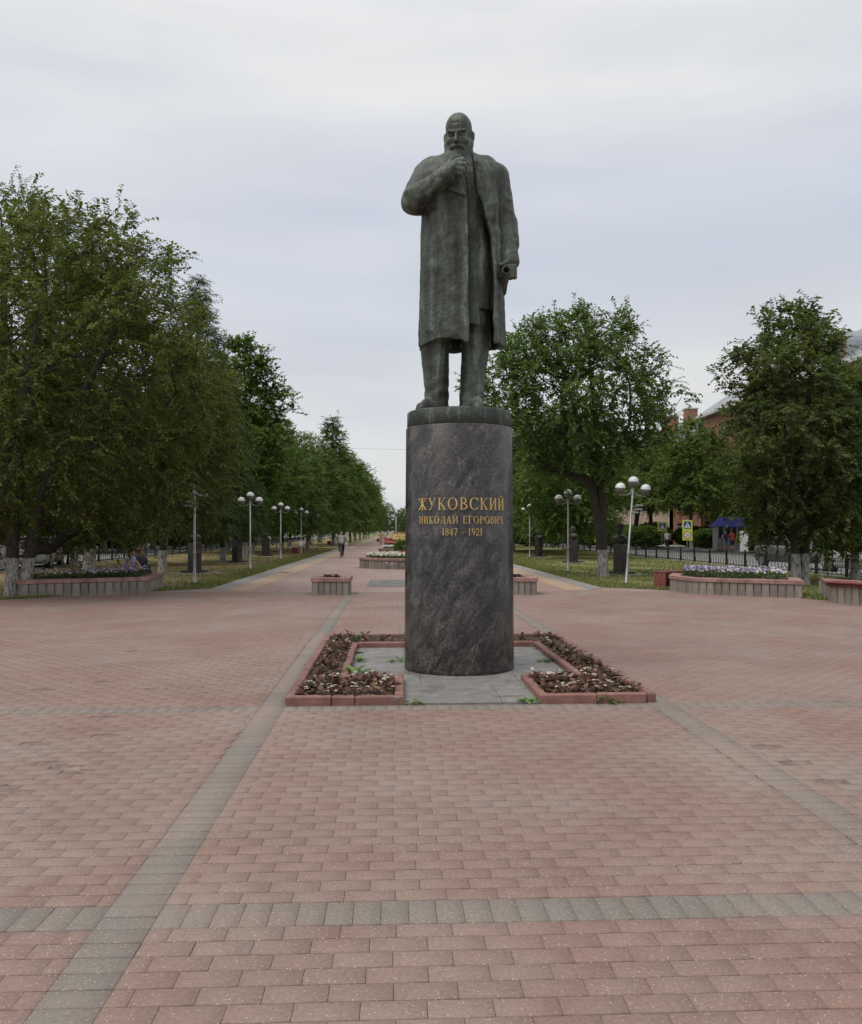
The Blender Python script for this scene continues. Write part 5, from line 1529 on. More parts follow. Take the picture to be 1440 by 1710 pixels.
# ---- raised planters: boards in a ring, red capstones
def offset_poly(P, d):
    n = len(P); out = []
    for i in range(n):
        a, b, c = Vector(P[i-1]), Vector(P[i]), Vector(P[(i+1) % n])
        n1 = Vector(((b-a).y, -(b-a).x)).normalized(); n2 = Vector(((c-b).y, -(c-b).x)).normalized()
        m = (n1+n2).normalized(); out.append(b+m*(d/max(.35, m.dot(n1))))
    return out
def planter(name, P, hgt, label, cap_h=.10, bw=.19, over=.03, cap_w=.30, piece=.62, seed=1, single=True, group='raised planters'):
    P = [Vector((p[0], p[1])) for p in P]
    n = len(P)
    if sum(P[i].x*P[(i+1)%n].y-P[(i+1)%n].x*P[i].y for i in range(n)) < 0: P = P[::-1]
    c = sum(P, Vector((0, 0)))/n; P = [p-c for p in P]
    t = empty(name, (c.x, c.y, 0)); tag(t, label, 'planter', group)
    r = random.Random(seed); z1 = hgt-cap_h
    joined = MB()
    for i in range(n):
        a, b = P[i], P[(i+1) % n]; L = (b-a).length; d = (b-a)/L; an = atan2(d.y, d.x)
        m = max(1, round(L/bw)); w = L/m; me = None
        for k in range(m):
            q = a+d*(k+.5)*w
            if single:
                if me is None:
                    mb = MB(); mb.cbox(-w/2+.006, w/2-.006, 0, .07, -.03, z1+.005, .008); me = mb.mesh('board'); me.materials.append(BOARD)
                o = ob('board', me, None, t, (q.x, q.y, r.uniform(-.012, .0)), an+r.uniform(-.012, .012)); o.rotation_euler.x = r.uniform(-.012, .012)
            else:
                s0 = len(joined.v); joined.cbox(-w/2+.006, w/2-.006, 0, .07, -.03, z1+.005, .008)
                joined.xform(Matrix.Translation((q.x, q.y, 0)) @ Matrix.Rotation(an, 4, 'Z'), s0)
    if not single: joined.build('board_ring', BOARD, t)
    O, I = offset_poly(P, over), offset_poly(P, -cap_w+over)
    for i in range(n):
        o0, o1, i0, i1 = O[i], O[(i+1) % n], I[i], I[(i+1) % n]; L = (o1-o0).length
        m = max(1, round(L/piece))
        for k in range(m):
            f0, f1 = k/m+.004/L*(k > 0), (k+1)/m-.004/L*(k < m-1)
            q = [o0.lerp(o1, f0), o0.lerp(o1, f1), i0.lerp(i1, f1), i0.lerp(i1, f0)]
            dzz = r.uniform(-.006, .006); mb = MB()
            mb.prism([(v.x, v.y) for v in q], z1+.006, hgt+dzz-.012)
            qc = sum(q, Vector((0, 0)))/4; q2 = [v.lerp(qc, .04) for v in q]
            mb.add([(v.x, v.y, hgt+dzz-.012) for v in q]+[(v.x, v.y, hgt+dzz) for v in q2],
                   [(4,5,6,7)]+[(j,(j+1)%4,4+(j+1)%4,4+j) for j in range(4)])
            mb.build('capstone', CAPSTONE, t)
    me = bpy.data.meshes.new('soil'); II = offset_poly(P, -.06)
    me.from_pydata([(v.x, v.y, hgt-.05) for v in II], [], [list(range(n))])
    ob('soil', me, SOIL, t)
    t['in'] = 0; del t['in']
    return t, [Vector((v.x+c.x, v.y+c.y)) for v in offset_poly(P, -cap_w-.02)], hgt
FL_LEAF = leaf_mat('flower_leaf', [(0.0, (0.030, 0.050, 0.016)), (0.6, (0.06, 0.10, 0.03)), (1.0, (0.10, 0.14, 0.045))])
def petal_mat(name, a, b): return leaf_mat(name, [(0.0, a), (1.0, b)], .2)
PURPLE = petal_mat('purple_petal', (.16, .09, .34), (.36, .26, .58)); LILAC = petal_mat('lilac_petal', (.46, .40, .62), (.66, .60, .74))
WHITE_P = petal_mat('white_petal', (.60, .58, .50), (.74, .72, .66)); CREAM = petal_mat('cream_petal', (.52, .52, .30), (.68, .66, .48))
RED_P = petal_mat('red_petal', (.42, .03, .02), (.62, .08, .05)); YELLOW = petal_mat('yellow_petal', (.60, .36, .02), (.75, .52, .06)); PINK = petal_mat('coral_petal', (.48, .16, .12), (.60, .26, .20))
def inside(P, x, y):
    n = len(P); r = np.zeros(len(x), bool); j = n-1
    for i in range(n):
        c = ((P[i].y > y) != (P[j].y > y)) & (x < (P[j].x-P[i].x)*(y-P[i].y)/((P[j].y-P[i].y) or 1e-9)+P[i].x)
        r ^= c; j = i
    return r
def flowers(name, P, z, n_leaf, n_fl, mats, label, seed, hgt=.14, leaf=.055, fl=.06, zone=None):
    g = np.random.default_rng(seed)
    xs = [v.x for v in P]; ys_ = [v.y for v in P]
    def pts(n):
        x = g.uniform(min(xs), max(xs), n*4); y = g.uniform(min(ys_), max(ys_), n*4)
        k = np.where(inside(P, x, y))[0][:n]; return x[k], y[k]
    x, y = pts(n_leaf); n = len(x)
    zz = z-.05+g.uniform(0, 1, n)**.8*hgt*(.75+.25*np.sin(x*7)*np.cos(y*6))
    d = unit(g.normal(0, 1, (n, 3))*np.array((1, 1, .5))+np.array((0, 0, .3))); w = unit(np.cross(d, g.normal(0, 1, (n, 3))))
    s = leaf*g.uniform(.6, 1.3, (n, 1)); c = np.stack([x, y, zz], 1)
    V1 = np.stack([c, c+d*s*.5+w*s*.3, c+d*s, c+d*s*.5-w*s*.3], 1).reshape(-1, 3)
    x, y = pts(n_fl); m = len(x)
    zz = z-.05+hgt*g.uniform(.75, 1.25, m)
    nr = unit(np.array((-.05, -.75, .6))+g.normal(0, .45, (m, 3))); u = unit(np.cross(nr, (0, 0, 1.0))); v = np.cross(u, nr)
    s = fl*g.uniform(.7, 1.2, (m, 1)); c = np.stack([x, y, zz], 1)
    a = 2*pi*np.arange(10)/10; rr_ = np.where(np.arange(10) % 2, 1.0, .62)
    ring = c[:,None,:]+s[:,None,:]*.5*rr_[None,:,None]*(np.cos(a)[None,:,None]*u[:,None,:]+np.sin(a)[None,:,None]*v[:,None,:])
    V2 = np.concatenate([(c-nr*s*.12)[:,None,:], ring], 1).reshape(-1, 3)
    k = np.arange(10); tri = np.stack([0*k, 1+k, 1+(k+1) % 10], 1)
    F2 = (4*n+tri[None]+11*np.arange(m)[:,None,None]).reshape(-1, 3)
    mi2 = g.integers(0, len(mats), m) if zone is None else zone(x, y)
    o = ob(name, mesh_np(name, np.concatenate([V1, V2]), [np.arange(4*n).reshape(-1, 4), F2], np.concatenate([np.zeros(n, int), np.repeat(1+mi2, 10)])), [FL_LEAF]+mats)
    tag(o, label, 'flowers', kind='stuff')
def poly_px(pts): return [(on_ground(*p).x, on_ground(*p).y) for p in pts]
# left planter with pansies
P1 = poly_px([(33, 998), (242, 991), (273, 982)])
P1 = [P1[0], P1[1], P1[2], (P1[2][0]-.55, P1[2][1]+1.1), (P1[0][0]+.6, P1[0][1]+2.9), (P1[0][0]-.75, P1[0][1]+1.3)]
t1, in1, h1 = planter('planter', P1, .42, 'long polygonal planter of pansies before the seated couple', seed=2)
flowers('pansies', in1, h1, 3200, 260, [PURPLE, LILAC, WHITE_P], 'purple and white pansies in the planter by the seated couple', 3, hgt=.22)
# right planter with pansies
P2 = poly_px([(1119, 986), (1155, 992), (1341, 999)])
P2 = [P2[0], P2[1], P2[2], (P2[2][0]+.5, P2[2][1]+1.3), (P2[2][0]-.3, P2[2][1]+2.4), (P2[0][0]+.5, P2[0][1]+1.2)]
t2, in2, h2 = planter('planter', P2, .42, 'polygonal planter of pansies before the dark twin-trunk tree', seed=3)
flowers('pansies', in2, h2, 3400, 420, [PURPLE, LILAC, LILAC, PURPLE, WHITE_P], 'purple pansies in the planter before the dark twin-trunk tree', 4, hgt=.26)
# far right planter with bench boards along it
P3 = poly_px([(1387, 1006), (1500, 1016)])
P3 = [P3[0], P3[1], (P3[1][0]+.6, P3[1][1]+1.6), (P3[0][0]+.9, P3[0][1]+2.2)]
t3, in3, h3 = planter('planter', P3, .44, 'planter with a red bench board along its rim beside the olive tree', seed=4, cap_h=.07)
mb = MB(); a, b = Vector((*P3[0], 0)), Vector((*P3[1], 0)); d = (b-a).normalized(); nrm = Vector((d.y, -d.x, 0))
def bench_board(a, b, off0, off1, z0, z1, name, parent, c):
    d = (b-a); L = d.length; d.normalize(); nn = Vector((d.y, -d.x, 0))
    mb = MB(); mb.cbox(-L/2-.08, L/2+.08, -off1, -off0, z0, z1, .01)
    m = (a+b)/2; o = mb.build(name, BENCH_RED, parent, (m.x-c.x, m.y-c.y, 0), atan2(d.y, d.x)); return o
bench_board(a, b, -.30, .14, .445, .49, 'seat_board', t3, t3.location); bench_board(a, b, .02, .06, .37, .435, 'apron_board', t3, t3.location)
# two small square planters before the flower beds
for px0, px1, py, lab, sd in [(521, 582, 994, 'small square planter of withered plants beside the open avenue', 5), (836, 897, 993.5, 'small square planter of withered plants half behind the drum', 6)]:
    a, b = on_ground(px0, py), on_ground(px1, py); w = (b-a).length
    P = [(a.x, a.y), (b.x, b.y), (b.x+.03, b.y+1.0), (a.x+.03, a.y+1.0)]
    t, inn_, hh_ = planter('planter', P, .44, lab, seed=sd, bw=.165, cap_h=.11, piece=.33, cap_w=.26)
    for k in range(16):
        x = inn_[0].x+rb.uniform(.0, 1)*(inn_[1].x-inn_[0].x); y = inn_[0].y+rb.uniform(0, 1)*(inn_[2].y-inn_[0].y)
        o = ob('begonia_plant', begs[rb.choice([1, 2, 3, 4])], None, None, (x, y, hh_-.06), rb.uniform(0, 6.28)); o.scale = (1.1,)*3
        tag(o, 'withered begonia in the ' + ('square planter beside the open avenue' if sd == 5 else 'square planter half behind the drum'), 'plant', 'begonias in the ' + ('planter by the avenue' if sd == 5 else 'planter behind the drum'))
# the row of round beds down the middle of the avenue
def ring_poly(c, rx, ry, n=14): return [(c.x+rx*cos(2*pi*(i+.5)/n), c.y+ry*sin(2*pi*(i+.5)/n)) for i in range(n)]
c1 = along(672, 39.0)
t, ii, hh_ = planter('planter', ring_poly(c1, 1.95, 2.4, 16), .46, 'round board planter of white and red flowers behind the drum', seed=7, bw=.2, single=True)
flowers('bedding_flowers', ii, hh_, 2600, 800, [CREAM, PINK, WHITE_P], 'white and red bedding flowers in the round planter', 8, hgt=.22, leaf=.08, fl=.09,
        zone=lambda x, y: np.where((x > c1.x-.15) & (y > c1.y-.6) & (x < c1.x+.9), 1, np.where(np.sin(x*9+y*5) > .2, 2, 0)))
c2 = along(680, 61.0)
t, ii, hh_ = planter('planter', [(c2.x-2.0, c2.y-1.2), (c2.x+2.2, c2.y-1.2), (c2.x+2.2, c2.y+1.4), (c2.x-2.0, c2.y+1.4)], .45, 'square board planter of white flowers beyond the round planter', seed=8, single=False)
flowers('bedding_flowers', ii, hh_, 1500, 500, [WHITE_P, LILAC], 'pale flowers in the square planter beyond the round one', 9, hgt=.2, leaf=.1, fl=.12)
for px, d, rx, ry, zc, hg, ms, lab, sd in [(652, 65, .55, .6, .5, .42, [PINK], 'coral red mound of flowers on the square planter', 11), (664.5, 66, .5, .6, .45, .40, [WHITE_P], 'white mound of flowers beside the coral mound', 12),
                                         (650, 80, .45, .5, .4, .6, [RED_P, PINK], 'scarlet clump of flowers beside the yellow bed', 13), (668, 82, 1.1, 1.2, .5, .6, [YELLOW, YELLOW, CREAM], 'bright yellow bed of flowers across the avenue middle', 14),
                                         (672, 96, 1.6, 1.6, .6, .7, [CREAM, YELLOW], 'pale yellow bed of flowers behind the bright yellow one', 15), (666, 112, 1.0, 1.2, .8, .7, [PINK, RED_P, CREAM], 'rusty red raised bed of flowers farthest down the avenue', 16)]:
    cc = along(px, d)
    t, ii, hh_ = planter('planter', ring_poly(cc, rx, ry, 10), zc, 'low planter under the ' + lab.split(' of flowers')[0] , seed=sd, single=False, cap_h=.08, cap_w=.12, piece=1.0)
    flowers('bedding_flowers', ii, hh_, 900, 520, ms, lab, sd, hgt=hg-.1, leaf=.14, fl=.16)
# clipped shrub
g_s = np.random.default_rng(31); ns = 5200
v = unit(g_s.normal(0, 1, (ns, 3))); rr_ = g_s.uniform(.55, 1.0, (ns, 1))**.4
c = v*rr_*np.array((.42, .42, .52))*(1+.08*np.sin(v[:, :1]*9)*np.cos(v[:, 2:]*7))+np.array((0, 0, .62)); c[:,2] = np.maximum(c[:,2], .05)
d = unit(v+g_s.normal(0, .5, (ns, 3))); w = unit(np.cross(d, g_s.normal(0, 1, (ns, 3)))); s_ = .075
sh_ = empty('round_shrub', along(672, 44.5)); tag(sh_, 'clipped round green shrub beside the round planter', 'shrub')
ob('foliage', mesh_np('foliage', np.stack([c, c+d*s_*.5+w*s_*.28, c+d*s_, c+d*s_*.5-w*s_*.28], 1).reshape(-1, 3), np.arange(4*ns).reshape(-1, 4)), MAPLE, sh_)
mb = MB(); mb.tube([(0, 0, 0), (.01, 0, .3), (0, 0, .7)], [.04, .035, .02], 7); mb.build('stem', BARK, sh_)

# ---- red benches on the lawn
def bench(pos, rz, label, L=1.6, h=.45):
    t = empty('bench', pos, rz); tag(t, label, 'bench', 'red benches')
    for k in range(4): mb = MB(); mb.cbox(-L/2, L/2, -.21+k*.107, -.21+k*.107+.098, h-.045, h, .008); mb.build('seat_slat', BENCH_RED, t)
    for s in (-1, 1): mb = MB(); mb.cbox(s*(L/2-.11)-.1, s*(L/2-.11)+.1, -.205, .205, 0, h-.046, .012); mb.build('side_block', BENCH_RED, t)
    for s in (-1, 1): mb = MB(); mb.cbox(-L/2+.05, L/2-.05, s*.19-.015, s*.19+.015, .06, h-.05, .006); mb.build('apron_board', BENCH_RED, t)
    return t
bench(gp(498, 924), radians(78), 'red wooden bench between the lamp with a notice and the bust')
bench(gp(551, 909.5), radians(85), 'far red bench beside the path ahead of the cyclist')
bench(gp(1125, 980), radians(35), 'red bench tucked behind the corner of the pansy planter', 1.3, .47)
# low bench the couple sit on
cb_pos = along(222, 26.2)
bench((cb_pos.x, cb_pos.y, 0), radians(69), 'low red bench under the seated couple', 1.4, .34)

# ---- iron fences
def fence(name, x, y0, y1, label, sgn):
    t = empty(name, (x, y0, 0)); tag(t, label, 'fence', 'low iron fences beside the roads')
    n = int((y1-y0)/2.13); st = (y1-y0)/n
    post = None
    pm = MB(); pm.cbox(-.045, .045, -.045, .045, -.03, .74, .01); pm.lathe([(.03, .735), (.045, .77), (.03, .80), (.004, .815)], 8); post = pm.mesh('post'); post.materials.append(IRON)
    mb = MB()
    L0_, L1_ = .05, st-.05
    for z in (.66, .57, .10): mb.box(-.014, .014, L0_, L1_, z-.012, z+.012)
    nb = 13
    for k in range(nb):
        y = L0_+(k+.5)*(L1_-L0_)/nb; w = (L1_-L0_)/nb
        mb.box(-.009, .009, y-.009, y+.009, .57, .66)
        amp = w*.42*(1 if k % 2 else -1)
        mb.tube([(0, y, .57), (0, y, .42), (0, y+amp*.5, .30), (0, y+amp, .20), (0, y+amp*.55, .10)], .009, 4, cap=False)
    pan = mb.mesh('railing_panel'); pan.materials.append(IRON)
    for i in range(n+1):
        ob('post', post, None, t, (0, i*st, 0))
        if i < n: ob('railing_panel', pan, None, t, (0, i*st, 0))
    mb = MB(); mb.box(-.06, .06, 0, y1-y0, -.05, .05); mb.build('footing', CONC, t)
fence('iron_fence', FENCE_L, 22, 150, 'low black iron fence with wavy bars behind the elms', -1)
fence('iron_fence', FENCE_R, 14, 110, 'low black iron fence with wavy bars before the parked cars', 1)
# ================================================================ people
SKIN = simple('skin', (0.42, 0.25, 0.18), 0.55, var=0.08, scale=10, bumps=0.0)
def cloth(name, c): return simple(name, c, 0.85, var=0.14, scale=12, bumps=0.35, spec=0.2)
def figure(name, J, mats, label, sleeve='short', legs='trousers', loc=(0, 0, 0), rz=0.0, build=1.0, hair='short', group=None):
    """one continuous body.  materials: skin, top, bottom, shoes, hair"""
    A = {k: np.array(v, float) for k, v in J.items()}
    allp = np.array(list(A.values()))
    F = Field(allp.min(0)-.26, allp.max(0)+.30, 0.0145)
    b = build
    f = A.get('face', np.array((0, -1, 0.))); f = f/np.linalg.norm(f)
    # trunk
    F.cone(A['pelvis'], A['chest'], .145*b, .150*b, .05, 1)
    for s in 'LR':
        F.cone(A['chest'], A['sh'+s], .125*b, .068*b, .05, 1)
        F.cone(A['pelvis'], A['hip'+s], .125*b, .105*b, .05, 2)
    mid = (A['pelvis']+A['chest'])/2; F.ell(mid, (.165*b, .13*b, .16), .05, 1)
    F.cone(A['chest']+(A['neck']-A['chest'])*.5, A['neck'], .07, .056, .03, 0)
    # legs
    for s in 'LR':
        m = 2 if legs in ('trousers', 'skirt') else 0
        F.cone(A['hip'+s], A['kn'+s], .095*b, .066*b, .03, 2)
        F.cone(A['kn'+s], A['an'+s], .060*b, .042, .02, m if legs == 'trousers' else 0)
        toe = A['toe'+s] if 'toe'+s in A else A['an'+s]+np.array((f[0], f[1], 0))*.17+np.array((0, 0, -.04))
        F.cone(A['an'+s]+np.array((0, 0, -.02)), toe, .046, .036, .01, 3)
    if legs == 'skirt':
        lo_ = (A['knL']+A['knR'])/2
        for t in (.25, .5, .75, 1.0):
            c = A['pelvis']+(lo_-A['pelvis'])*t*1.1; F.ell(c, (.17+.05*t, .15+.04*t, .13), .04, 2)
    # arms
    hands = []
    for s in 'LR':
        sh, el, wr = A['sh'+s], A['el'+s], A['wr'+s]
        ms = {'none': (0, 0), 'short': (1, 0), 'long': (1, 1)}[sleeve]
        if sleeve == 'short':
            F.cone(sh, sh+(el-sh)*.65, .066*b, .060*b, .02, 1); F.cone(sh+(el-sh)*.6, el, .045*b, .040*b, .01, 0)
        else: F.cone(sh, el, .058*b, .046*b, .02, ms[0])
        F.cone(el, wr, .041*b, .029, .015, ms[1])
        d = (wr-el)/np.linalg.norm(wr-el); hands.append((wr, d))
        F.ell(wr+d*.05, (.036, .036, .036), .02, 0); F.cone(wr, wr+d*.085, .028, .034, .015, 0)
    # head
    h = A['head']; yaw = atan2(f[0], -f[1]); pitch = math.asin(max(-1, min(1, -f[2])))
    Rm = rot_basis(yaw, pitch)
    H = lambda *p: h+Rm@np.array(p, float)
    F.cone(A['neck'], h+np.array((0, 0, -.05)), .054, .056, .03, 0)
    F.ell(H(0, .008, .015), (.076, .094, .102), .01, 0, R=Rm)
    F.ell(H(0, -.03, -.05), (.058, .065, .068), .03, 0, R=Rm)
    F.cone(H(0, -.088, .0), H(0, -.108, -.028), .011, .016, .01, 0)
    F.cone(H(-.03, -.088, -.062), H(.03, -.088, -.062), .008, .008, .006, 0)
    for s in (-1, 1):
        F.ell(H(s*.032, -.10, .005), (.016, .014, .009), .006, R=Rm, cut=True)
        F.ell(H(s*.078, .008, -.005), (.011, .02, .03), .008, 0, R=Rm)
    F.ell(H(0, .028, .045), (.086, .094, .090), .008, 4, R=Rm)
    F.cone(H(-.05, -.055, .088), H(.05, -.055, .088), .024, .024, .01, 4)
    if hair == 'bob': F.cone(H(0, .06, .0), H(0, .065, -.07), .075, .06, .02, 4)
    if hair == 'bun': F.ell(H(0, .10, .05), (.045, .045, .045), .01, 4)
    V, Fq, mi = F.mesh(name)
    # five fingers on each hand, rooted in the palm
    mb = MB()
    for wr, d in hands:
        up = np.array((0, 0, 1.0)); s = np.cross(d, up); s /= max(np.linalg.norm(s), 1e-6); n = np.cross(s, d)
        for k, L in enumerate((.070, .080, .076, .060)):
            o = wr+d*.075+s*(k-1.5)*.019; p1 = o+d*L*.5; p2 = p1+d*L*.3-n*L*.28; p3 = p2+d*L*.05-n*L*.25
            mb.tube([o-d*.02, p1, p2, p3], [.0095, .009, .008, .006], 6)
        o = wr+d*.045-s*.026; mb.tube([o, o-s*.025+d*.025, o-s*.028+d*.055-n*.01], [.011, .010, .008], 6)
    nv = len(V); V = np.concatenate([V, np.array(mb.v)])
    quads = [f_ for f_ in mb.f if len(f_) == 4]; hexs = [f_ for f_ in mb.f if len(f_) == 6]
    me = mesh_np(name, V, [Fq, nv+np.array(quads), nv+np.array(hexs)], np.concatenate([mi, np.zeros(len(quads)+len(hexs), int)]), smooth=True)
    o = ob(name, me, mats, None, loc, rz)
    tag(o, label, 'person', group)
    return o
HAIR_DK = cloth('dark_hair', (.035, .024, .018)); HAIR_BR = cloth('fair_brown_hair', (.20, .12, .065)); HAIR_GR = cloth('grey_hair', (.28, .27, .26))
SHOE = cloth('dark_shoes', (.03, .03, .03))
# the couple on the low bench, facing along the planter
fv = Vector((.92, -.38, 0)).normalized(); crz = atan2(fv.y, fv.x)+pi/2
sit = dict(pelvis=(0, .0, .45), chest=(0, -.10, .74), neck=(0, -.14, .88), head=(0, -.19, .985), shL=(-.17, -.11, .80), shR=(.17, -.11, .80),
           hipL=(-.09, -.02, .44), hipR=(.09, -.02, .44), knL=(-.11, -.44, .43), knR=(.11, -.44, .43), anL=(-.11, -.47, .09), anR=(.11, -.47, .09))
pa = along(212, 25.7); pb = along(229, 26.6)
figure('person', dict(sit, elL=(-.20, -.26, .60), elR=(.21, -.26, .60), wrL=(-.08, -.50, .53), wrR=(.10, -.48, .53), face=(.1, -.9, -.25)),
       [SKIN, cloth('lilac_top', (.36, .35, .50)), cloth('navy_skirt', (.03, .035, .07)), SHOE, HAIR_DK], 'seated dark-haired person in a sleeveless lilac top behind the pansies', 'none', 'trousers', (pa.x, pa.y, 0), crz, 1.02, 'bob')
figure('person', dict(sit, elL=(-.22, -.22, .60), elR=(.24, -.22, .60), wrL=(-.06, -.42, .52), wrR=(.08, -.42, .52), face=(.25, -.85, -.45)),
       [SKIN, cloth('charcoal_shirt', (.07, .08, .10)), cloth('black_trousers', (.02, .02, .025)), SHOE, HAIR_BR], 'seated fair-haired person in a charcoal shirt looking down', 'short', 'trousers', (pb.x, pb.y, 0), crz-.35, 1.12, 'short')
# handbag beside them
hb = along(240, 26.0)
F = Field((-.3, -.3, -.02), (.3, .3, .55), .02); F.ell((0, 0, .17), (.20, .12, .17), .02); F.ell((0, 0, .09), (.22, .13, .09), .03)
F.chain([(-.11, 0, .28), (-.09, 0, .42), (0, 0, .47), (.09, 0, .42), (.11, 0, .28)], [.014]*5, .01)
V, Fq, mi = F.mesh('handbag'); o = ob('handbag', mesh_np('handbag', V, Fq, smooth=True), cloth('black_leather', (.018, .018, .02)), None, (hb.x, hb.y, .33), .4)
tag(o, 'black handbag on the knees beside the seated couple', 'bag')
# ---- cyclist riding away, and the bicycle
cyc = on_ground(570, 931)
figure('person', dict(pelvis=(0, -.14, .92), chest=(0, .08, 1.22), neck=(0, .15, 1.36), head=(0, .19, 1.455), shL=(-.19, .09, 1.29), shR=(.19, .09, 1.29),
       elL=(-.29, .22, 1.10), elR=(.29, .22, 1.10), wrL=(-.25, .42, 1.00), wrR=(.25, .42, 1.00), hipL=(-.09, -.12, .88), hipR=(.09, -.12, .88),
       knL=(-.11, .24, .76), knR=(.12, .12, .55), anL=(-.11, .06, .42), anR=(.11, -.02, .17), toeL=(-.11, .20, .38), toeR=(.11, .13, .12), face=(0, 1, -.1)),
       [SKIN, cloth('grey_shirt', (.30, .30, .30)), cloth('dark_jeans', (.028, .032, .05)), SHOE, HAIR_GR], 'grey-haired person in a grey shirt cycling away down the avenue', 'short', 'trousers', (cyc.x, cyc.y, 0), 0, 1.08)
bk = empty('bicycle', (cyc.x, cyc.y, 0)); tag(bk, 'bicycle ridden down the avenue by the person in grey', 'bicycle')
PAINT = simple('dark_bike_paint', (.04, .045, .06), .35, var=.1); RUB = simple('tyre_rubber', (.02, .02, .02), .85)
for y, nm in ((-.52, 'wheel'), (.55, 'wheel')):
    w = empty(nm, (0, y, .34), 0, bk)
    a = [2*pi*i/28 for i in range(29)]
    mb = MB(); mb.tube([(0, .325*cos(t), .325*sin(t)) for t in a], .017, 6, cap=False); mb.build('tyre', RUB, w)
    mb = MB(); mb.tube([(0, .300*cos(t), .300*sin(t)) for t in a], .008, 5, cap=False)
    for k in range(16): t = 2*pi*k/16; mb.tube([(.02*(-1)**k, 0, 0), (0, .30*cos(t), .30*sin(t))], .0015, 3, cap=False)
    mb.tube([(-.05, 0, 0), (.05, 0, 0)], .018, 8); mb.build('rim', STEEL, w)
mb = MB(); bb = (0, -.06, .30); st_ = (0, -.20, .74); hd = (0, .40, .82); hd2 = (0, .42, .66)
for a, b, r in ((bb, st_, .016), (st_, hd, .015), (bb, hd2, .018), ((0, -.52, .34), bb, .011), ((0, -.52, .34), st_, .010), (hd, hd2, .02), (hd2, (0, .55, .34), .013)): mb.tube([a, b], r, 8)
mb.build('frame', PAINT, bk)
F = Field((-.12, -.36, .72), (.12, -.05, .90), .012); F.ell((0, -.26, .82), (.085, .08, .03), .02); F.cone((0, -.24, .825), (0, -.09, .825), .04, .02, .02)
V, Fq, mi = F.mesh('saddle'); ob('saddle', mesh_np('saddle', V, Fq, smooth=True), SHOE, bk)
mb = MB(); mb.tube([(0, .40, .82), (0, .38, .95)], .013, 6); mb.tube([(-.27, .36, .98), (-.15, .42, .98), (0, .40, .96), (.15, .42, .98), (.27, .36, .98)], .012, 6); mb.build('handlebar', STEEL, bk)
mb = MB(); mb.tube([(-.06, -.06, .30), (-.10, -.06, .30), (-.10, .05, .40)], .009, 5); mb.tube([(.06, -.06, .30), (.10, -.06, .30), (.10, -.02, .15)], .009, 5); mb.build('crank', STEEL, bk)
mb = MB(); pr_ = [(0, -.52+.37*cos(radians(t)), .34+.37*sin(radians(t))) for t in range(60, 200, 14)]; mb.tube(pr_, .012, 5); mb.cbox(-.06, .06, -.70, -.22, .71, .73, .005); mb.build('mudguard', STEEL, bk)
F = Field((-.2, -.15, -.3), (.2, .15, .12), .015); F.ell((0, 0, -.08), (.12, .08, .15), .02); F.cone((0, 0, .03), (0, 0, .10), .03, .012, .03)
V, Fq, mi = F.mesh('carrier_bag'); o = ob('carrier_bag', mesh_np('carrier_bag', V, Fq, smooth=True), cloth('white_plastic', (.6, .6, .62)), None, (cyc.x+.27, cyc.y+.38, .88))
tag(o, 'white carrier bag hanging from the bicycle handlebar', 'bag')
# ---- walkers
stand = dict(pelvis=(0, 0, .92), chest=(0, 0, 1.22), neck=(0, -.01, 1.42), head=(0, -.02, 1.53), shL=(-.18, 0, 1.34), shR=(.18, 0, 1.34), elL=(-.24, .02, 1.10), elR=(.24, .02, 1.10),
             wrL=(-.26, -.04, .88), wrR=(.26, -.04, .88), hipL=(-.09, 0, .88), hipR=(.09, 0, .88), knL=(-.09, -.03, .48), knR=(.09, .03, .48), anL=(-.09, .0, .09), anR=(.09, .08, .09), face=(0, -1, 0))
wk = along(636, 104)
figure('person', dict(stand, face=(0, 1, 0)), [SKIN, cloth('pink_dress', (.48, .30, .27)), cloth('pink_print_skirt', (.42, .23, .22)), SHOE, HAIR_DK],
       'person in a pinkish dress walking beside the far flower beds', 'short', 'skirt', (wk.x, wk.y, 0), 0, 1.0, 'bun')
o = ob('handbag', bpy.data.meshes['handbag'], None, None, (wk.x-.34, wk.y, .42)); o.scale = (.9, .9, .9); tag(o, 'black handbag carried by the person in the pinkish dress', 'bag')
wk2 = along(643, 110)
figure('person', dict(stand, face=(0, 1, 0)), [SKIN, cloth('cream_shirt', (.55, .50, .42)), cloth('rose_trousers', (.40, .22, .20)), SHOE, HAIR_DK],
       'person in a cream shirt walking next to the pinkish dress', 'short', 'trousers', (wk2.x, wk2.y, 0), 0, .95)
# ================================================================ signs, kiosk, vehicles, buildings
SIGN_Y = simple('fluorescent_yellow', (.56, .66, .05), .5, var=.05, scale=3, bumps=0)
SIGN_B = simple('sign_blue', (.02, .08, .28), .45, var=.06, scale=3, bumps=0)
SIGN_W = simple('sign_white', (.72, .72, .72), .5, var=.04, scale=3, bumps=0)
SIGN_R = simple('sign_red', (.50, .03, .03), .5, var=.05, scale=3, bumps=0)
SIGN_K = simple('sign_black', (.015, .015, .015), .5, var=.05, scale=3, bumps=0)
def flat(mb, poly, y, th=.004, mi=0):
    """thin plate in the xz plane, front towards -y"""
    n = len(poly)
    ar = sum(poly[i][0]*poly[(i+1)%n][1]-poly[(i+1)%n][0]*poly[i][1] for i in range(n))
    if ar < 0: poly = poly[::-1]
    V = [(p[0], y, p[1]) for p in poly]+[(p[0], y+th, p[1]) for p in poly]
    mb.add(V, [tuple(range(n)), tuple(range(2*n-1, n-1, -1))]+[(i, n+i, n+(i+1)%n, (i+1)%n) for i in range(n)], mi)
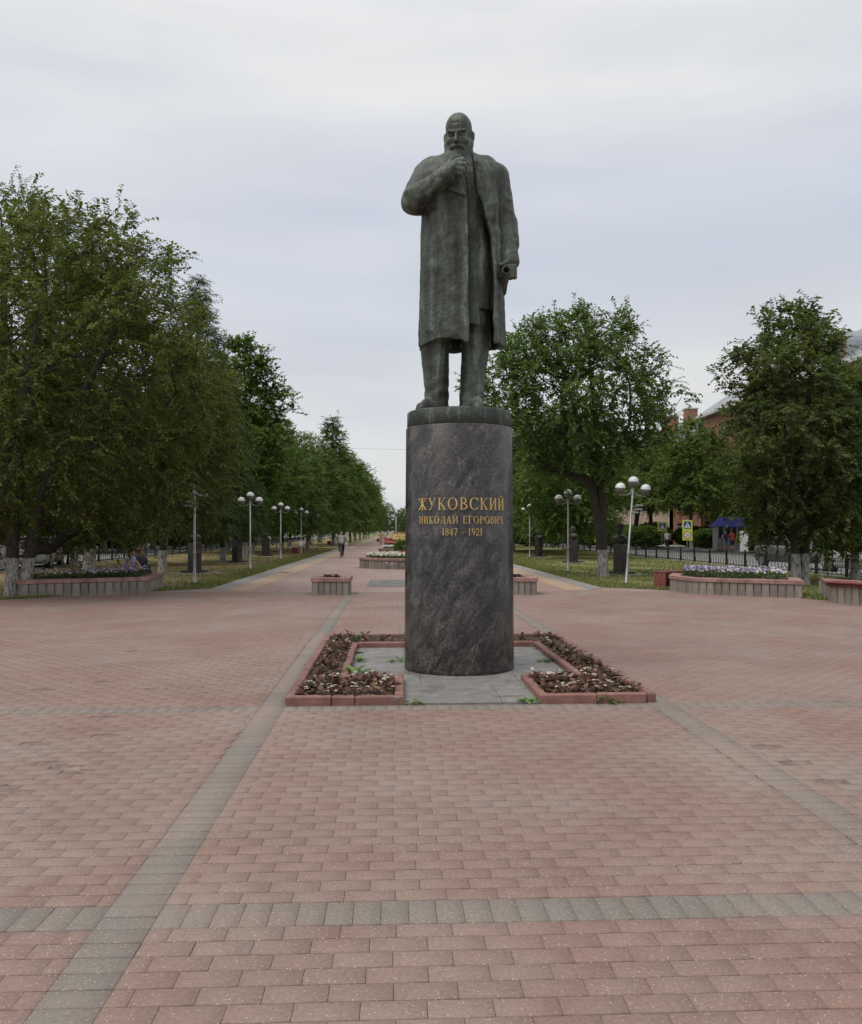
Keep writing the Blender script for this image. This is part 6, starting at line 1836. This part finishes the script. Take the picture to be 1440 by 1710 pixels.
def crossing_plate(t, z, s):
    mb = MB(); flat(mb, [(-s/2, z-s/2), (s/2, z-s/2), (s/2, z+s/2), (-s/2, z+s/2)], -.05, .012); p = mb.build('backing_plate', SIGN_Y, t)
    b = s*.36; mb = MB(); flat(mb, [(-b, z-b), (b, z-b), (b, z+b), (-b, z+b)], -.056); q = mb.build('blue_panel', SIGN_B, p)
    mb = MB(); flat(mb, [(-b*.82, z-b*.78), (b*.82, z-b*.78), (0, z+b*.85)], -.061); mb.build('white_triangle', SIGN_W, p)
    mb = MB(); u = b*.9
    flat(mb, [(u*.08*cos(a*pi/4)+0.0, z+u*.38+u*.09*sin(a*pi/4)) for a in range(8)], -.066)
    flat(mb, [(-u*.09, z-u*.12), (u*.07, z-u*.12), (u*.06, z+u*.26), (-u*.07, z+u*.26)], -.0663)
    for k, (xa, xb) in enumerate(((-.05, -.30), (.03, .24))): flat(mb, [(u*xa-u*.05, z-u*.10), (u*xa+u*.05, z-u*.10), (u*xb+u*.05, z-u*.62), (u*xb-u*.05, z-u*.62)], -.0666-.0003*k)
    for k, (xa, xb) in enumerate(((-.05, -.22), (.05, .22))): flat(mb, [(u*xa, z+u*.16), (u*xa, z+u*.25), (u*xb, z+u*.02), (u*xb, z-u*.06)], -.0672-.0003*k)
    for k in range(4): flat(mb, [(-u*.6+u*.32*k, z-u*.78), (-u*.46+u*.32*k, z-u*.78), (-u*.40+u*.28*k, z-u*.66), (-u*.50+u*.28*k, z-u*.66)], -.0678)
    mb.build('walking_figure', SIGN_K, p)
def speed_plate(t, z, s, text='20'):
    mb = MB(); flat(mb, [(-s/2, z-s/2), (s/2, z-s/2), (s/2, z+s/2), (-s/2, z+s/2)], -.05, .012); p = mb.build('backing_plate', SIGN_Y, t)
    circ = lambda r: [(r*cos(2*pi*i/32), z+r*sin(2*pi*i/32)) for i in range(32)]
    for r, y, m, nm in ((s*.40, -.056, SIGN_R, 'red_ring'), (s*.315, -.061, SIGN_W, 'white_disc')): mb = MB(); flat(mb, circ(r), y); mb.build(nm, m, p)
    x = -s*.20; h_ = s*.30
    for ch in text:
        w, polys = glyph(ch); mb = MB()
        for i, poly in enumerate(polys): flat(mb, [(x+q[0]*h_*1.05, z-h_/2+q[1]*h_) for q in poly], -.066-.0003*i)
        mb.build('digit', SIGN_K, p); x += (w+.08)*h_
def sign(pos, rz, label, plates, s, ztop):
    t = empty('road_sign', pos, rz); tag(t, label, 'road sign', 'road signs at the crossings')
    mb = MB(); mb.lathe([(.035, 0), (.035, ztop+.05)], 10); mb.build('post', STEEL, t)
    z = ztop-s/2
    for k in plates:
        (crossing_plate if k == 'c' else speed_plate)(t, z, s); z -= s+.004
    return t
sign(along(1106, 72), 0, 'square crossing sign on yellow backing beyond the road', 'c', .76, 1.6+16/1440*72)
sign(along(1148, 64), 0, 'crossing sign with a 20 limit below it on yellow backing', 'cs', .75, 1.6+19.5/1440*64)
sign(along(1001, 57), 0, 'yellow crossing and 20 limit sign half hidden by the leaning linden', 'cs', .66, 1.6+16/1440*57)
sign(along(941, 78), 0, 'crossing sign glimpsed in the dark between the two busts', 'c', .70, 1.6+20/1440*78)
sign(along(378, 96), 0, 'crossing sign beyond the fence beside the white car', 'c', .72, 1.6+14/1440*96)
# information stand and the notice on a lamp
t = empty('information_stand', gp(534, 915), radians(25)); tag(t, 'white information stand on two posts by the path', 'sign')
for x in (-.2, .2): mb = MB(); mb.cbox(x-.03, x+.03, -.03, .03, 0, 1.75, .008); mb.build('post', STEEL, t)
mb = MB(); mb.cbox(-.27, .27, -.055, -.031, .52, 1.72, .005); bd = mb.build('board', SIGN_W, t)
mb = MB(); flat(mb, [(-.2, 1.5), (.2, 1.5), (.2, 1.62), (-.2, 1.62)], -.06); mb.build('dark_header', SIGN_K, bd)
mb = MB()
for k in range(6): flat(mb, [(-.2, .75+k*.11), (.2-.05*(k % 3), .75+k*.11), (.2-.05*(k % 3), .79+k*.11), (-.2, .79+k*.11)], -.06)
mb.build('grey_lines', simple('sign_grey', (.35, .36, .38), .6), bd)
nl = on_ground(503, 926.5); mb = MB(); mb.cbox(-.13, .13, -.07, -.05, .62, .98, .004); o = mb.build('paper_notice', SIGN_W, None, (nl.x, nl.y, 0)); tag(o, 'white paper notice taped to a lamp post near the bench', 'notice')
# ---- kiosk
BLUE = simple('blue_awning', (.055, .065, .42), .6, var=.15, scale=3, bumps=.1); KGREY = simple('kiosk_grey', (.34, .34, .34), .6); KDARK = simple('kiosk_dark_glass', (.03, .03, .033), .15, spec=.6); KWHITE = simple('kiosk_white', (.58, .58, .57), .5)
kp = along(1222, 72); t = empty('kiosk', (kp.x, kp.y, .06), radians(-8)); tag(t, 'small street kiosk with a blue awning roof beyond the road', 'kiosk')
mb = MB(); mb.box(-1.15, 1.15, .0, 1.7, 0, .95); mb.box(-1.15, 1.15, .06, 1.7, .95, 2.1); mb.build('cabin', KGREY, t)
for k, (a, b) in enumerate(((-1.08, -.62), (-.56, -.05), (.01, .44), (.50, 1.08))):
    w = MB(); w.box(a, b, .03, .055, 1.02, 1.98); o = w.build('window', KDARK, t)
    m = MB()
    for x in (a, b): m.box(x-.025, x+.025, .0, .05, .98, 2.02)
    m.build('window_frame', KWHITE, o)
g_k = random.Random(3)
for k in range(22):
    pass
mb = MB(); mb.cbox(-1.0, 1.1, -.22, .0, .92, .97, .01); mb.build('counter', KWHITE, t)
mb = MB(); mb.add([(-1.35, -.55, 2.0), (1.35, -.55, 2.0), (1.1, .55, 2.75), (-.85, .55, 2.75), (-1.35, 1.9, 2.0), (1.35, 1.9, 2.0), (1.1, .75, 2.75), (-.85, .75, 2.75)],
       [(0, 1, 2, 3), (1, 5, 6, 2), (5, 4, 7, 6), (4, 0, 3, 7), (3, 2, 6, 7), (0, 4, 5, 1)]); mb.build('awning', BLUE, t)
mb = MB(); mb.cbox(-.70, .80, -.09, -.06, 2.42, 2.70, .01); mb.build('sign_board', simple('awning_sign', (.09, .10, .50), .5), t)
mb = MB(); mb.cbox(-1.34, 1.34, -.56, -.53, 1.93, 2.0, .006); mb.build('valance', BLUE, t)
for x in (-1.25, 1.25): mb = MB(); mb.lathe([(.025, 0), (.025, 2.0)], 8, c=(x, -.45)); mb.build('awning_post', KWHITE, t)
fp = along(1243, 64); t = empty('drinks_cooler', (fp.x, fp.y, .06), radians(-5)); tag(t, 'tall white cooler cabinet standing beside the kiosk', 'cabinet')
mb = MB(); mb.cbox(-.24, .24, -.25, .25, .06, 1.58, .02); mb.build('cabinet', KWHITE, t)
mb = MB(); mb.cbox(-.22, .22, -.265, -.252, .14, 1.36, .006); d_ = mb.build('door', simple('cooler_door', (.66, .66, .66), .4), t)
mb = MB(); mb.cbox(.17, .19, -.29, -.266, .6, 1.0, .004); mb.build('handle', STEEL, d_)
mb = MB(); mb.cbox(-.22, .22, -.265, -.252, 1.39, 1.55, .006); mb.build('header', simple('cooler_header', (.45, .48, .52), .5), t)
q = along(1212, 69); figure('person', dict(stand, elL=(-.30, .05, 1.12), wrL=(-.14, -.02, .98), face=(.5, .85, 0)), [SKIN, cloth('navy_vest', (.04, .04, .09)), cloth('denim', (.12, .20, .38)), SHOE, HAIR_BR],
       'person in a dark top and denim waiting at the blue kiosk', 'none', 'shorts', (q.x, q.y, .06), .3)
q = along(1223, 69); figure('person', dict(stand, elR=(.24, .18, 1.22), wrR=(.20, .42, 1.12), elL=(-.24, .16, 1.20), wrL=(-.18, .40, 1.12), anR=(.0, -.22, .15), face=(0, 1, 0)), [SKIN, cloth('coral_shirt', (.50, .09, .09)), cloth('navy_shorts', (.03, .035, .10)), SHOE, HAIR_DK],
       'person in a coral red shirt leaning on the kiosk counter', 'short', 'shorts', (q.x, q.y, .06), .05)
q = along(1115, 74); figure('person', dict(stand, face=(-.8, .2, 0)), [SKIN, cloth('white_blouse', (.55, .55, .55)), cloth('black_skirt', (.02, .02, .02)), SHOE, HAIR_DK],
       'person in white top and black skirt under the crossing sign', 'short', 'skirt', (q.x, q.y, .06), 0)

# ---- vehicles
GLASS = simple('car_glass', (.02, .022, .025), .08, var=.1, bumps=0, spec=.7); TYRE = simple('car_tyre', (.02, .02, .02), .85); RIM = simple('wheel_rim', (.35, .35, .36), .35, metal=.6, bumps=0)
LAMP = simple('head_lamp', (.60, .62, .64), .15, bumps=0, spec=.7); PLATE = simple('number_plate', (.62, .62, .60), .5, bumps=0); TRIM = simple('black_trim', (.02, .02, .02), .5)
def paint(name, c): return simple(name, c, .28, var=.04, scale=2, bumps=0, spec=.6)
def loft(mb, secs, mi=0):
    """secs: list of (y, [(x,z)...]) with equal counts, right half from bottom to top; mirrored"""
    rings = []
    for y, pts in secs:
        rings.append([(x, y, z) for x, z in pts]+[(-x, y, z) for x, z in reversed(pts)])
    n = len(rings[0]); V = [p for r in rings for p in r]
    Fs = [(i*n+k, i*n+(k+1) % n, (i+1)*n+(k+1) % n, (i+1)*n+k) for i in range(len(rings)-1) for k in range(n)]
    Fs += [tuple(range(n))[::-1], tuple(range((len(rings)-1)*n, len(rings)*n))]
    mb.add(V, [f[::-1] for f in Fs], mi, True)
def car(pos, rz, label, mat, kind='sedan'):
    t = empty('parked_car' if kind != 'lorry' else 'lorry', (*pos[:2], -.05), rz); tag(t, label, 'car' if kind != 'lorry' else 'lorry', 'vehicles on the side roads')
    L, W, H, hood, base = {'sedan': (4.5, .88, 1.45, .92, .25), 'suv': (4.5, .92, 1.66, 1.05, .30), 'van': (5.2, .98, 2.15, 1.15, .30), 'lorry': (6.2, 1.05, 2.3, 1.25, .45)}[kind]
    f, r = -L/2, L/2
    b = lambda w, zb, zt: [(w*.90, zb), (w, zb+.14), (w, zt-.16), (w*.94, zt-.03), (w*.80, zt)]
    mb = MB()
    loft(mb, [(f, b(W*.80, base+.08, hood-.22)), (f+.10, b(W*.93, base+.02, hood-.12)), (f+.5, b(W*.99, base, hood-.06)), (f+1.25, b(W, base, hood)), (r-1.0, b(W, base, hood+.02)), (r-.25, b(W*.97, base, hood+.0)), (r-.02, b(W*.86, base+.1, hood-.12))])
    mb.build('body', mat, t)
    cw = W*.93
    c = lambda w, z0, z1, wt: [(w, z0), (w*.99, z0+.08), ((w+wt)/2, (z0+z1)/2), (wt, z1-.06), (wt*.9, z1)]
    fa, fb, ra, rb_ = {'sedan': (f+1.15, f+1.95, r-1.35, r-.55), 'suv': (f+1.15, f+1.75, r-.75, r-.15), 'van': (f+.55, f+1.25, r-.35, r-.06), 'lorry': (f+.05, f+.55, f+1.6, f+1.75)}[kind]
    zb = hood-.04; mb = MB()
    lo_ = lambda w: c(w, zb, zb+.05, w*.97)
    loft(mb, [(fa, lo_(cw*.95)), (fb, c(cw, zb, H-.03, cw*.80)), (ra, c(cw, zb, H-.04, cw*.80)), (rb_, lo_(cw*.93))])
    cab = mb.build('cabin_glass', GLASS, t)
    mb = MB(); loft(mb, [(fb-.12, [(cw*.78, H-.07), (cw*.80, H-.06), (cw*.78, H-.03), (cw*.70, H-.015), (cw*.5, H-.01)]), (fb+.2, [(cw*.82, H-.07), (cw*.83, H-.05), (cw*.80, H-.01), (cw*.70, H+.012), (cw*.5, H+.018)]), (ra, [(cw*.82, H-.08), (cw*.83, H-.06), (cw*.80, H-.02), (cw*.70, H), (cw*.5, H+.006)]), (ra+.12, [(cw*.76, H-.10), (cw*.78, H-.09), (cw*.76, H-.06), (cw*.68, H-.05), (cw*.5, H-.04)])])
    mb.build('roof', mat, t)
    mb = MB()
    for s in (-1, 1):
        mb.tube([(s*cw*.955, fa+.05, zb+.04), (s*cw*.82, fb-.02, H-.05)], .035, 6); mb.tube([(s*cw*.82, ra+.02, H-.06), (s*cw*.94, rb_-.06, zb+.04)], .05, 6)
        ym = (fb+ra)/2; mb.tube([(s*cw*1.005, ym, zb), (s*cw*.83, ym, H-.05)], .035, 6)
    mb.build('pillars', mat, t)
    for s in (-1, 1):
        mb = MB(); mb.cbox(s*W*.66-.17, s*W*.66+.17, f+.0, f+.14, hood-.34, hood-.20, .03); mb.build('headlight', LAMP, t)
        mb = MB(); mb.cbox(s*W*.72-.11, s*W*.72+.11, r-.12, r+.01, hood-.30, hood-.12, .02); mb.build('tail_light', SIGN_R, t)
        mb = MB(); mb.cbox(s*(W+.09)-.08, s*(W+.09)+.08, fa+.20, fa+.30, hood+.02, hood+.16, .03); mb.build('wing_mirror', mat, t)
        for y in (f+.88, r-.88):
            w = empty('wheel', (s*(W-.10), y, .33), 0, t)
            mb = MB(); mb.tube([(-.10, 0, 0), (.10, 0, 0)], .33, 20); mb.build('tyre', TYRE, w)
            mb = MB(); mb.tube([(s*.09, 0, 0), (s*.108, 0, 0)], .21, 14); mb.build('rim', RIM, w)
    mb = MB(); mb.cbox(-.36, .36, f-.005, f+.12, hood-.40, hood-.26, .02); mb.build('grille', TRIM, t)
    mb = MB(); mb.cbox(-W*.8, W*.8, f+.0, f+.16, base+.05, base+.14, .02); mb.build('bumper', TRIM, t)
    mb = MB(); mb.cbox(-.26, .26, f-.014, f-.004, base+.18, base+.29, .003); mb.build('number_plate', PLATE, t)
    if kind == 'lorry':
        mb = MB(); mb.cbox(-1.12, 1.12, f+1.85, r, .75, 2.75, .03); mb.build('cargo_box', KWHITE, t)
    return t
WHITE_CAR, SILVER, DKGREY = paint('white_car_paint', (.66, .66, .66)), paint('silver_car_paint', (.45, .46, .47)), paint('graphite_car_paint', (.10, .105, .11))
def rp(px, d): v = along(px, d); return (v.x, v.y)
car(rp(381, 122), 0, 'white car driving behind the fence near the crossing sign', WHITE_CAR, 'suv')
car(rp(434, 138), 0, 'white van behind the tree trunks left of the white lorry', WHITE_CAR, 'van')
car(rp(467, 148), 0, 'white box lorry behind the lamp posts and trunks', WHITE_CAR, 'lorry')
car(rp(507, 185), 0, 'distant white van past the white lorry', WHITE_CAR, 'van')
car((FENCE_R+2.4, 37.6), radians(6), 'dark grey car parked behind the iron fence next to the pansy planter', DKGREY, 'suv')
car((FENCE_R+2.4, 31.6), radians(4), 'silver car parked behind the iron fence under the olive tree', SILVER, 'sedan')
car(rp(60, 39), pi/2*.12, 'pale car parked behind the fence hidden by elm boughs', SILVER, 'sedan')

# ---- buildings
BRICK_R = None
def brick_wall(name, c1, c2, mortar):
    m, nt, p = new_mat(name, .85, 0, .2)
    c = coords(nt, 'Object'); b = nt.nodes.new('ShaderNodeTexBrick')
    sp = nt.nodes.new('ShaderNodeSeparateXYZ'); nt.links.new(c, sp.inputs[0])
    cm = nt.nodes.new('ShaderNodeCombineXYZ'); nt.links.new(math_n(nt, 'ADD', sp.outputs[0], sp.outputs[1]), cm.inputs[0]); nt.links.new(sp.outputs[2], cm.inputs[1])
    nt.links.new(cm.outputs[0], b.inputs['Vector']); b.inputs['Scale'].default_value = 1
    b.inputs['Brick Width'].default_value = .26; b.inputs['Row Height'].default_value = .08; b.inputs['Mortar Size'].default_value = .008
    b.inputs['Color1'].default_value = (*c1, 1); b.inputs['Color2'].default_value = (*c2, 1); b.inputs['Mortar'].default_value = (*mortar, 1)
    col = mix(nt, .5, b.outputs['Color'], ramp(nt, noise(nt, c, .6, 5, .6), [(.3, (.36, .36, .36)), (.7, (.62, .62, .62))]), 'OVERLAY')
    nt.links.new(col, p.inputs['Base Color']); nt.links.new(bump(nt, b.outputs['Fac'], .3, -.006), p.inputs['Normal'])
    return m
BRICK_R = brick_wall('red_brick', (.27, .105, .065), (.33, .14, .09), (.28, .24, .20))
PLASTER = simple('tan_plaster', (.36, .26, .19), .9, var=.15, scale=.8, bumps=.2); PALE = simple('pale_plaster', (.44, .42, .37), .9, var=.12, scale=.7, bumps=.2)
ROOF = simple('grey_metal_roof', (.30, .31, .33), .45, metal=.3, var=.15, scale=.6, bumps=.1); TRIMW = simple('pale_trim', (.50, .49, .46), .8); PANE = simple('window_pane', (.035, .04, .045), .08, var=.2, bumps=0, spec=.8); FRAMEM = simple('window_frame_paint', (.48, .46, .43), .6)
def facade(root, a, b, h, floors, cols, mat, z_first=1.1, ww=1.25, wh=1.6, th=.35, groundmat=None):
    """wall between ground points a and b (outside on the right hand of a->b) with real openings, windows set back"""
    a, b = Vector((*a, 0)), Vector((*b, 0)); d = (b-a); L = d.length; d.normalize(); an = atan2(d.y, d.x)
    f = empty('wall_frame', (0, 0, 0)); bpy.data.objects.remove(f)
    fh = (h-.6)/floors; cw = L/cols; mb = MB(); zs = [0]
    wins = []
    for k in range(floors):
        z0 = k*fh+z_first; z1 = z0+wh
        mb.box(0, L, 0, th, zs[-1], z0); zs.append(z1)
        x = 0
        for c in range(cols):
            xc = (c+.5)*cw; mb.box(x, xc-ww/2, 0, th, z0, z1); x = xc+ww/2
            wins.append((xc, z0, z1))
        mb.box(x, L, 0, th, z0, z1)
    mb.box(0, L, 0, th, zs[-1], h)
    M = Matrix.Translation(a) @ Matrix.Rotation(an, 4, 'Z')
    o = mb.build('wall', mat, root); o.location = a; o.rotation_euler = (0, 0, an)
    pm = MB(); pm.box(-ww/2, ww/2, .22, .24, 0, wh); pm = pm.mesh('window'); pm.materials.append(PANE)
    fm = MB()
    for x in (-ww/2, -.03, ww/2-.07): fm.box(x, x+.07, .16, .22, 0, wh)
    for z in (0, wh*.68, wh-.07): fm.box(-ww/2+.071, ww/2-.071, .165, .219, z, z+.07)
    fm.box(-ww/2-.08, ww/2+.08, -.08, .15, -.07, -.003); fm = fm.mesh('window_frame'); fm.materials.append(FRAMEM)
    for xc, z0, z1 in wins:
        p = M @ Vector((xc, 0, z0)); w = ob('window', pm, None, root, p, an); ob('window_frame', fm, None, w)
    return M
# brick house with dormers on the right
X1 = 32.0; bh = 13.2
t = empty('brick_house', (X1, 60, 0)); tag(t, 'red brick house with an arched dormer rising behind the olive tree', 'house')
def rel(root, p): return (p[0]-root.location.x, p[1]-root.location.y)
facade(t, rel(t, (X1, 88)), rel(t, (X1, 38)), bh, 4, 14, BRICK_R); facade(t, rel(t, (X1+12, 88)), rel(t, (X1, 88)), bh, 4, 3, BRICK_R); facade(t, rel(t, (X1, 38)), rel(t, (X1+12, 38)), bh, 4, 3, BRICK_R)
mb = MB(); mb.cbox(-.55, 12.5, -22.5, 28.5, bh, bh+.35, .05); mb.build('cornice', TRIMW, t)
mb = MB(); ry0, ry1 = -22.3, 28.3
mb.add([(-.45, ry0, bh+.35), (12.4, ry0, bh+.35), (12.4, ry1, bh+.35), (-.45, ry1, bh+.35), (4.5, ry0+5, bh+4.2), (7.5, ry0+5, bh+4.2), (7.5, ry1-5, bh+4.2), (4.5, ry1-5, bh+4.2)],
       [(0, 1, 5, 4), (1, 2, 6, 5), (2, 3, 7, 6), (3, 0, 4, 7), (4, 5, 6, 7)]); mb.build('roof', ROOF, t)
for yc in (60.6, 49.0, 74.0):
    y = yc-60; d_ = empty('dormer', (0, y, bh+.35), 0, t)
    prof = [(-1.35, 0), (-1.35, 1.15)]+[(-1.35*cos(radians(q)), 1.15+1.2*sin(radians(q))) for q in range(15, 180, 15)]+[(1.35, 1.15), (1.35, 0)]
    mb = MB(); n = len(prof); V = [(.05, p, z) for p, z in prof]+[(.30, p, z) for p, z in prof]
    mb.add(V, [tuple(range(n)), tuple(range(2*n-1, n-1, -1))]+[(i, n+i, n+(i+1) % n, (i+1) % n) for i in range(n)]); mb.build('dormer_front', BRICK_R, d_)
    mb = MB(); pr2 = [(p*1.08, z*1.0+(.10 if z > 1 else 0)) for p, z in prof]
    V = [(-.12, p, z) for p, z in pr2]+[(4.4, p, z) for p, z in pr2]; mb.add(V, [(i, i+1, n+i+1, n+i) for i in range(n-1)], 0, False)
    pr3 = [(p*1.03, z*1.0+(.03 if z > 1 else 0)) for p, z in prof]
    V = [(-.12, p, z) for p, z in pr3]+[(4.4, p, z) for p, z in pr3]; mb.add(V, [(n+i, n+i+1, i+1, i) for i in range(n-1)], 0, False)
    V = [(-.12, p, z) for p, z in pr2]+[(-.12, p, z) for p, z in pr3]; mb.add(V, [(n+i, n+i+1, i+1, i) for i in range(n-1)], 0, False)
    mb.build('dormer_roof', ROOF, d_)
    mb = MB(); mb.box(.01, .048, -.55, .55, .2, 1.75); mb.build('dormer_window', PANE, d_)
mb = MB(); mb.cbox(2.0, 2.8, 9, 10, bh+1.5, bh+5.2, .05); mb.build('chimney', BRICK_R, t)
# second house with chimneys
t = empty('brick_house', (43, 118, 0)); tag(t, 'brick house with pale hipped roof and two red chimneys beyond the trees', 'house')
facade(t, (-9, -14), (9, -14), 12.6, 4, 6, BRICK_R); facade(t, (-9, 18), (-9, -14), 12.6, 4, 9, PLASTER)
mb = MB(); mb.cbox(-9.6, 9.6, -14.6, 18.6, 12.6, 12.95, .05); mb.build('cornice', TRIMW, t)
mb = MB(); mb.add([(-9.5, -14.5, 12.95), (9.5, -14.5, 12.95), (9.5, 18.5, 12.95), (-9.5, 18.5, 12.95), (0, -6, 17.4), (0, 10, 17.4)], [(0, 1, 4), (1, 2, 5, 4), (2, 3, 5), (3, 0, 4, 5)]); mb.build('roof', ROOF, t)
for x, y, z0, z1, w in ((-7.4, -9.5, 12.5, 16.2, .75), (-4.4, -8.0, 14.0, 17.4, .75)):
    mb = MB(); mb.cbox(x-w, x+w, y-.6, y+.6, z0, z1, .03); c_ = mb.build('chimney', BRICK_R, t)
    mb = MB(); mb.cbox(x-w-.1, x+w+.1, y-.7, y+.7, z1+.002, z1+.18, .02); mb.build('chimney_cap', TRIMW, c_)
mb = MB()
for k in range(36): mb.box(-9.3+k*.52, -9.27+k*.52, -14.4, -14.37, 12.95, 13.6)
mb.box(-9.3, 9.3, -14.4, -14.37, 13.6, 13.64); mb.build('roof_railing', STEEL, t)
# pale houses beyond the left road
for i, (y0, y1, m, lab) in enumerate([(40, 92, PALE, 'pale long house hidden behind the elms beyond the left road'), (100, 150, PLASTER, 'tan house beyond the left road behind the white lorry')]):
    xx = FENCE_L-18.5; t = empty('house', (xx, (y0+y1)/2, 0)); tag(t, lab, 'house')
    hl = (y1-y0)/2
    facade(t, (0, -hl), (0, hl), 10.2, 3, int(hl/1.9), m); facade(t, (-11, -hl), (0, -hl), 10.2, 3, 3, m)
    mb = MB(); mb.add([(.5, -hl-.5, 10.2), (-11.5, -hl-.5, 10.2), (-11.5, hl+.5, 10.2), (.5, hl+.5, 10.2), (-5.5, -hl+5, 13.2), (-5.5, hl-5, 13.2)], [(1, 0, 4), (0, 3, 5, 4), (3, 2, 5), (2, 1, 4, 5), (0, 1, 2, 3)]); mb.build('roof', ROOF, t)
# low house at the very end
e_ = along(676, 420); t = empty('house', (e_.x, e_.y, 0)); tag(t, 'far pale pink house with a grey roof closing the avenue', 'house')
facade(t, (-5.5, 0), (7, 0), 6.2, 2, 4, simple('pink_plaster', (.42, .33, .30), .9))
mb = MB(); mb.add([(-6, -.5, 6.2), (7.5, -.5, 6.2), (7.5, 9, 6.2), (-6, 9, 6.2), (-5.0, 4, 9.4), (6.5, 4, 9.4)], [(0, 1, 5, 4), (1, 2, 5), (2, 3, 4, 5), (3, 0, 4)]); mb.build('roof', simple('pale_metal_roof', (.50, .53, .56), .4), t)
# street light at the far end, cables over the avenue
sl = along(661.5, 230); t = empty('street_light', (sl.x, sl.y, 0)); tag(t, 'tall white street light at the end of the avenue', 'street light')
mb = MB(); mb.lathe([(.10, 0), (.07, 5.6)], 8); mb.build('pole', KWHITE, t); mb = MB(); mb.tube([(0, 0, 5.5), (-.5, 0, 5.7), (-1.5, 0, 5.72)], .05, 6); mb.cbox(-1.9, -1.4, -.1, .1, 5.66, 5.76, .03); mb.build('lamp_arm', KWHITE, t)
for y, z, lab in ((100, 11.4, 'thin cable strung between the treetops across the avenue'), (200, 7.0, 'lower thin cable crossing the far end of the avenue')):
    mb = MB(); mb.tube([(-8+18*k/8, 0, -.25*4*(k/8)*(1-k/8)) for k in range(9)], .009, 4); o = mb.build('overhead_cable', TRIM, None, (0, y, z)); tag(o, lab, 'cable')
# bushes beyond the right road and a hedge of young plants on its edge
bush_mesh = bpy.data.meshes['foliage']
for px, d, s, lab in [(1035, 82, 3.2, 'dark bush beyond the road behind the flat-hat bust'), (1075, 80, 3.0, 'low dark bush beside the crossing sign beyond the road'), (1090, 90, 3.6, 'bush at the foot of the brick house behind the crossing sign'),
                      (1160, 84, 3.0, 'bush between the crossing signs and the kiosk'), (1180, 78, 2.6, 'bush standing left of the kiosk'), (1270, 66, 2.8, 'bush standing right of the white cooler'), (985, 90, 3.6, 'dark bush far behind the leaning linden'),
                      (930, 100, 4.0, 'dark bush far behind the two busts'), (880, 95, 4.0, 'dark bush far behind the lamp next to the drum'), (1330, 56, 2.8, 'bush before the brick house beyond the silver car')]:
    v = along(px, d); t = empty('bush', (v.x, v.y, 0), rt.uniform(0, 6)); t.scale = (s*1.7, s*1.2, s*.62); tag(t, lab, 'bush', 'bushes beyond the right road')
    ob('foliage', bush_mesh, None, t); ob('stem', bpy.data.meshes['stem'], None, t)
for i, (px, d, s) in enumerate([(30, 64, 3.4), (110, 66, 3.2), (200, 70, 3.6), (290, 82, 3.8), (345, 96, 3.6), (405, 128, 4.2)]):
    v = along(px, d); t = empty('bush', (v.x, v.y, 0), rt.uniform(0, 6)); t.scale = (s*1.6, s*1.2, s*.62); tag(t, 'dark bush across the road, %s from the twin-stemmed elm' % ORD[i], 'bush', 'bushes beyond the left road')
    ob('foliage', bush_mesh, None, t); ob('stem', bpy.data.meshes['stem'], None, t)
# green paint mark on the trunk behind the couple, chalk on the round planter
gt = next(o for o in bpy.data.objects if o.get('label', '').startswith('elm with a green mark'))
mb = MB(); n_ = 7; R_ = .182
V = [(R_*cos(radians(-125+12*k)-gt.rotation_euler.z), R_*sin(radians(-125+12*k)-gt.rotation_euler.z), z) for z in (.34, .62) for k in range(n_)]
mb.add(V, [(k, k+1, n_+k+1, n_+k) for k in range(n_-1)]); mb.build('paint_patch', simple('green_paint', (.20, .40, .06), .7), gt)
rp_ = next(o for o in bpy.data.objects if o.get('label', '').startswith('round board planter'))
mb = MB()
for k, st2 in enumerate([[(-.75,.30),(-.62,.27)],[(-.70,.28),(-.68,.14)],[(-.58,.18),(-.42,.22)],[(-.40,.22),(-.30,.24)],[(.02,.26),(-.03,.15),(.06,.13)],[(.16,.12),(.24,.08),(.27,.14)],[(.38,.22),(.38,.08)]]):
    mb.tube([(x, -2.4*sqrt(1-(x/1.95)**2)-.006, z) for x, z in st2], .008, 4)
mb.build('chalk_marks', SIGN_W, rp_)
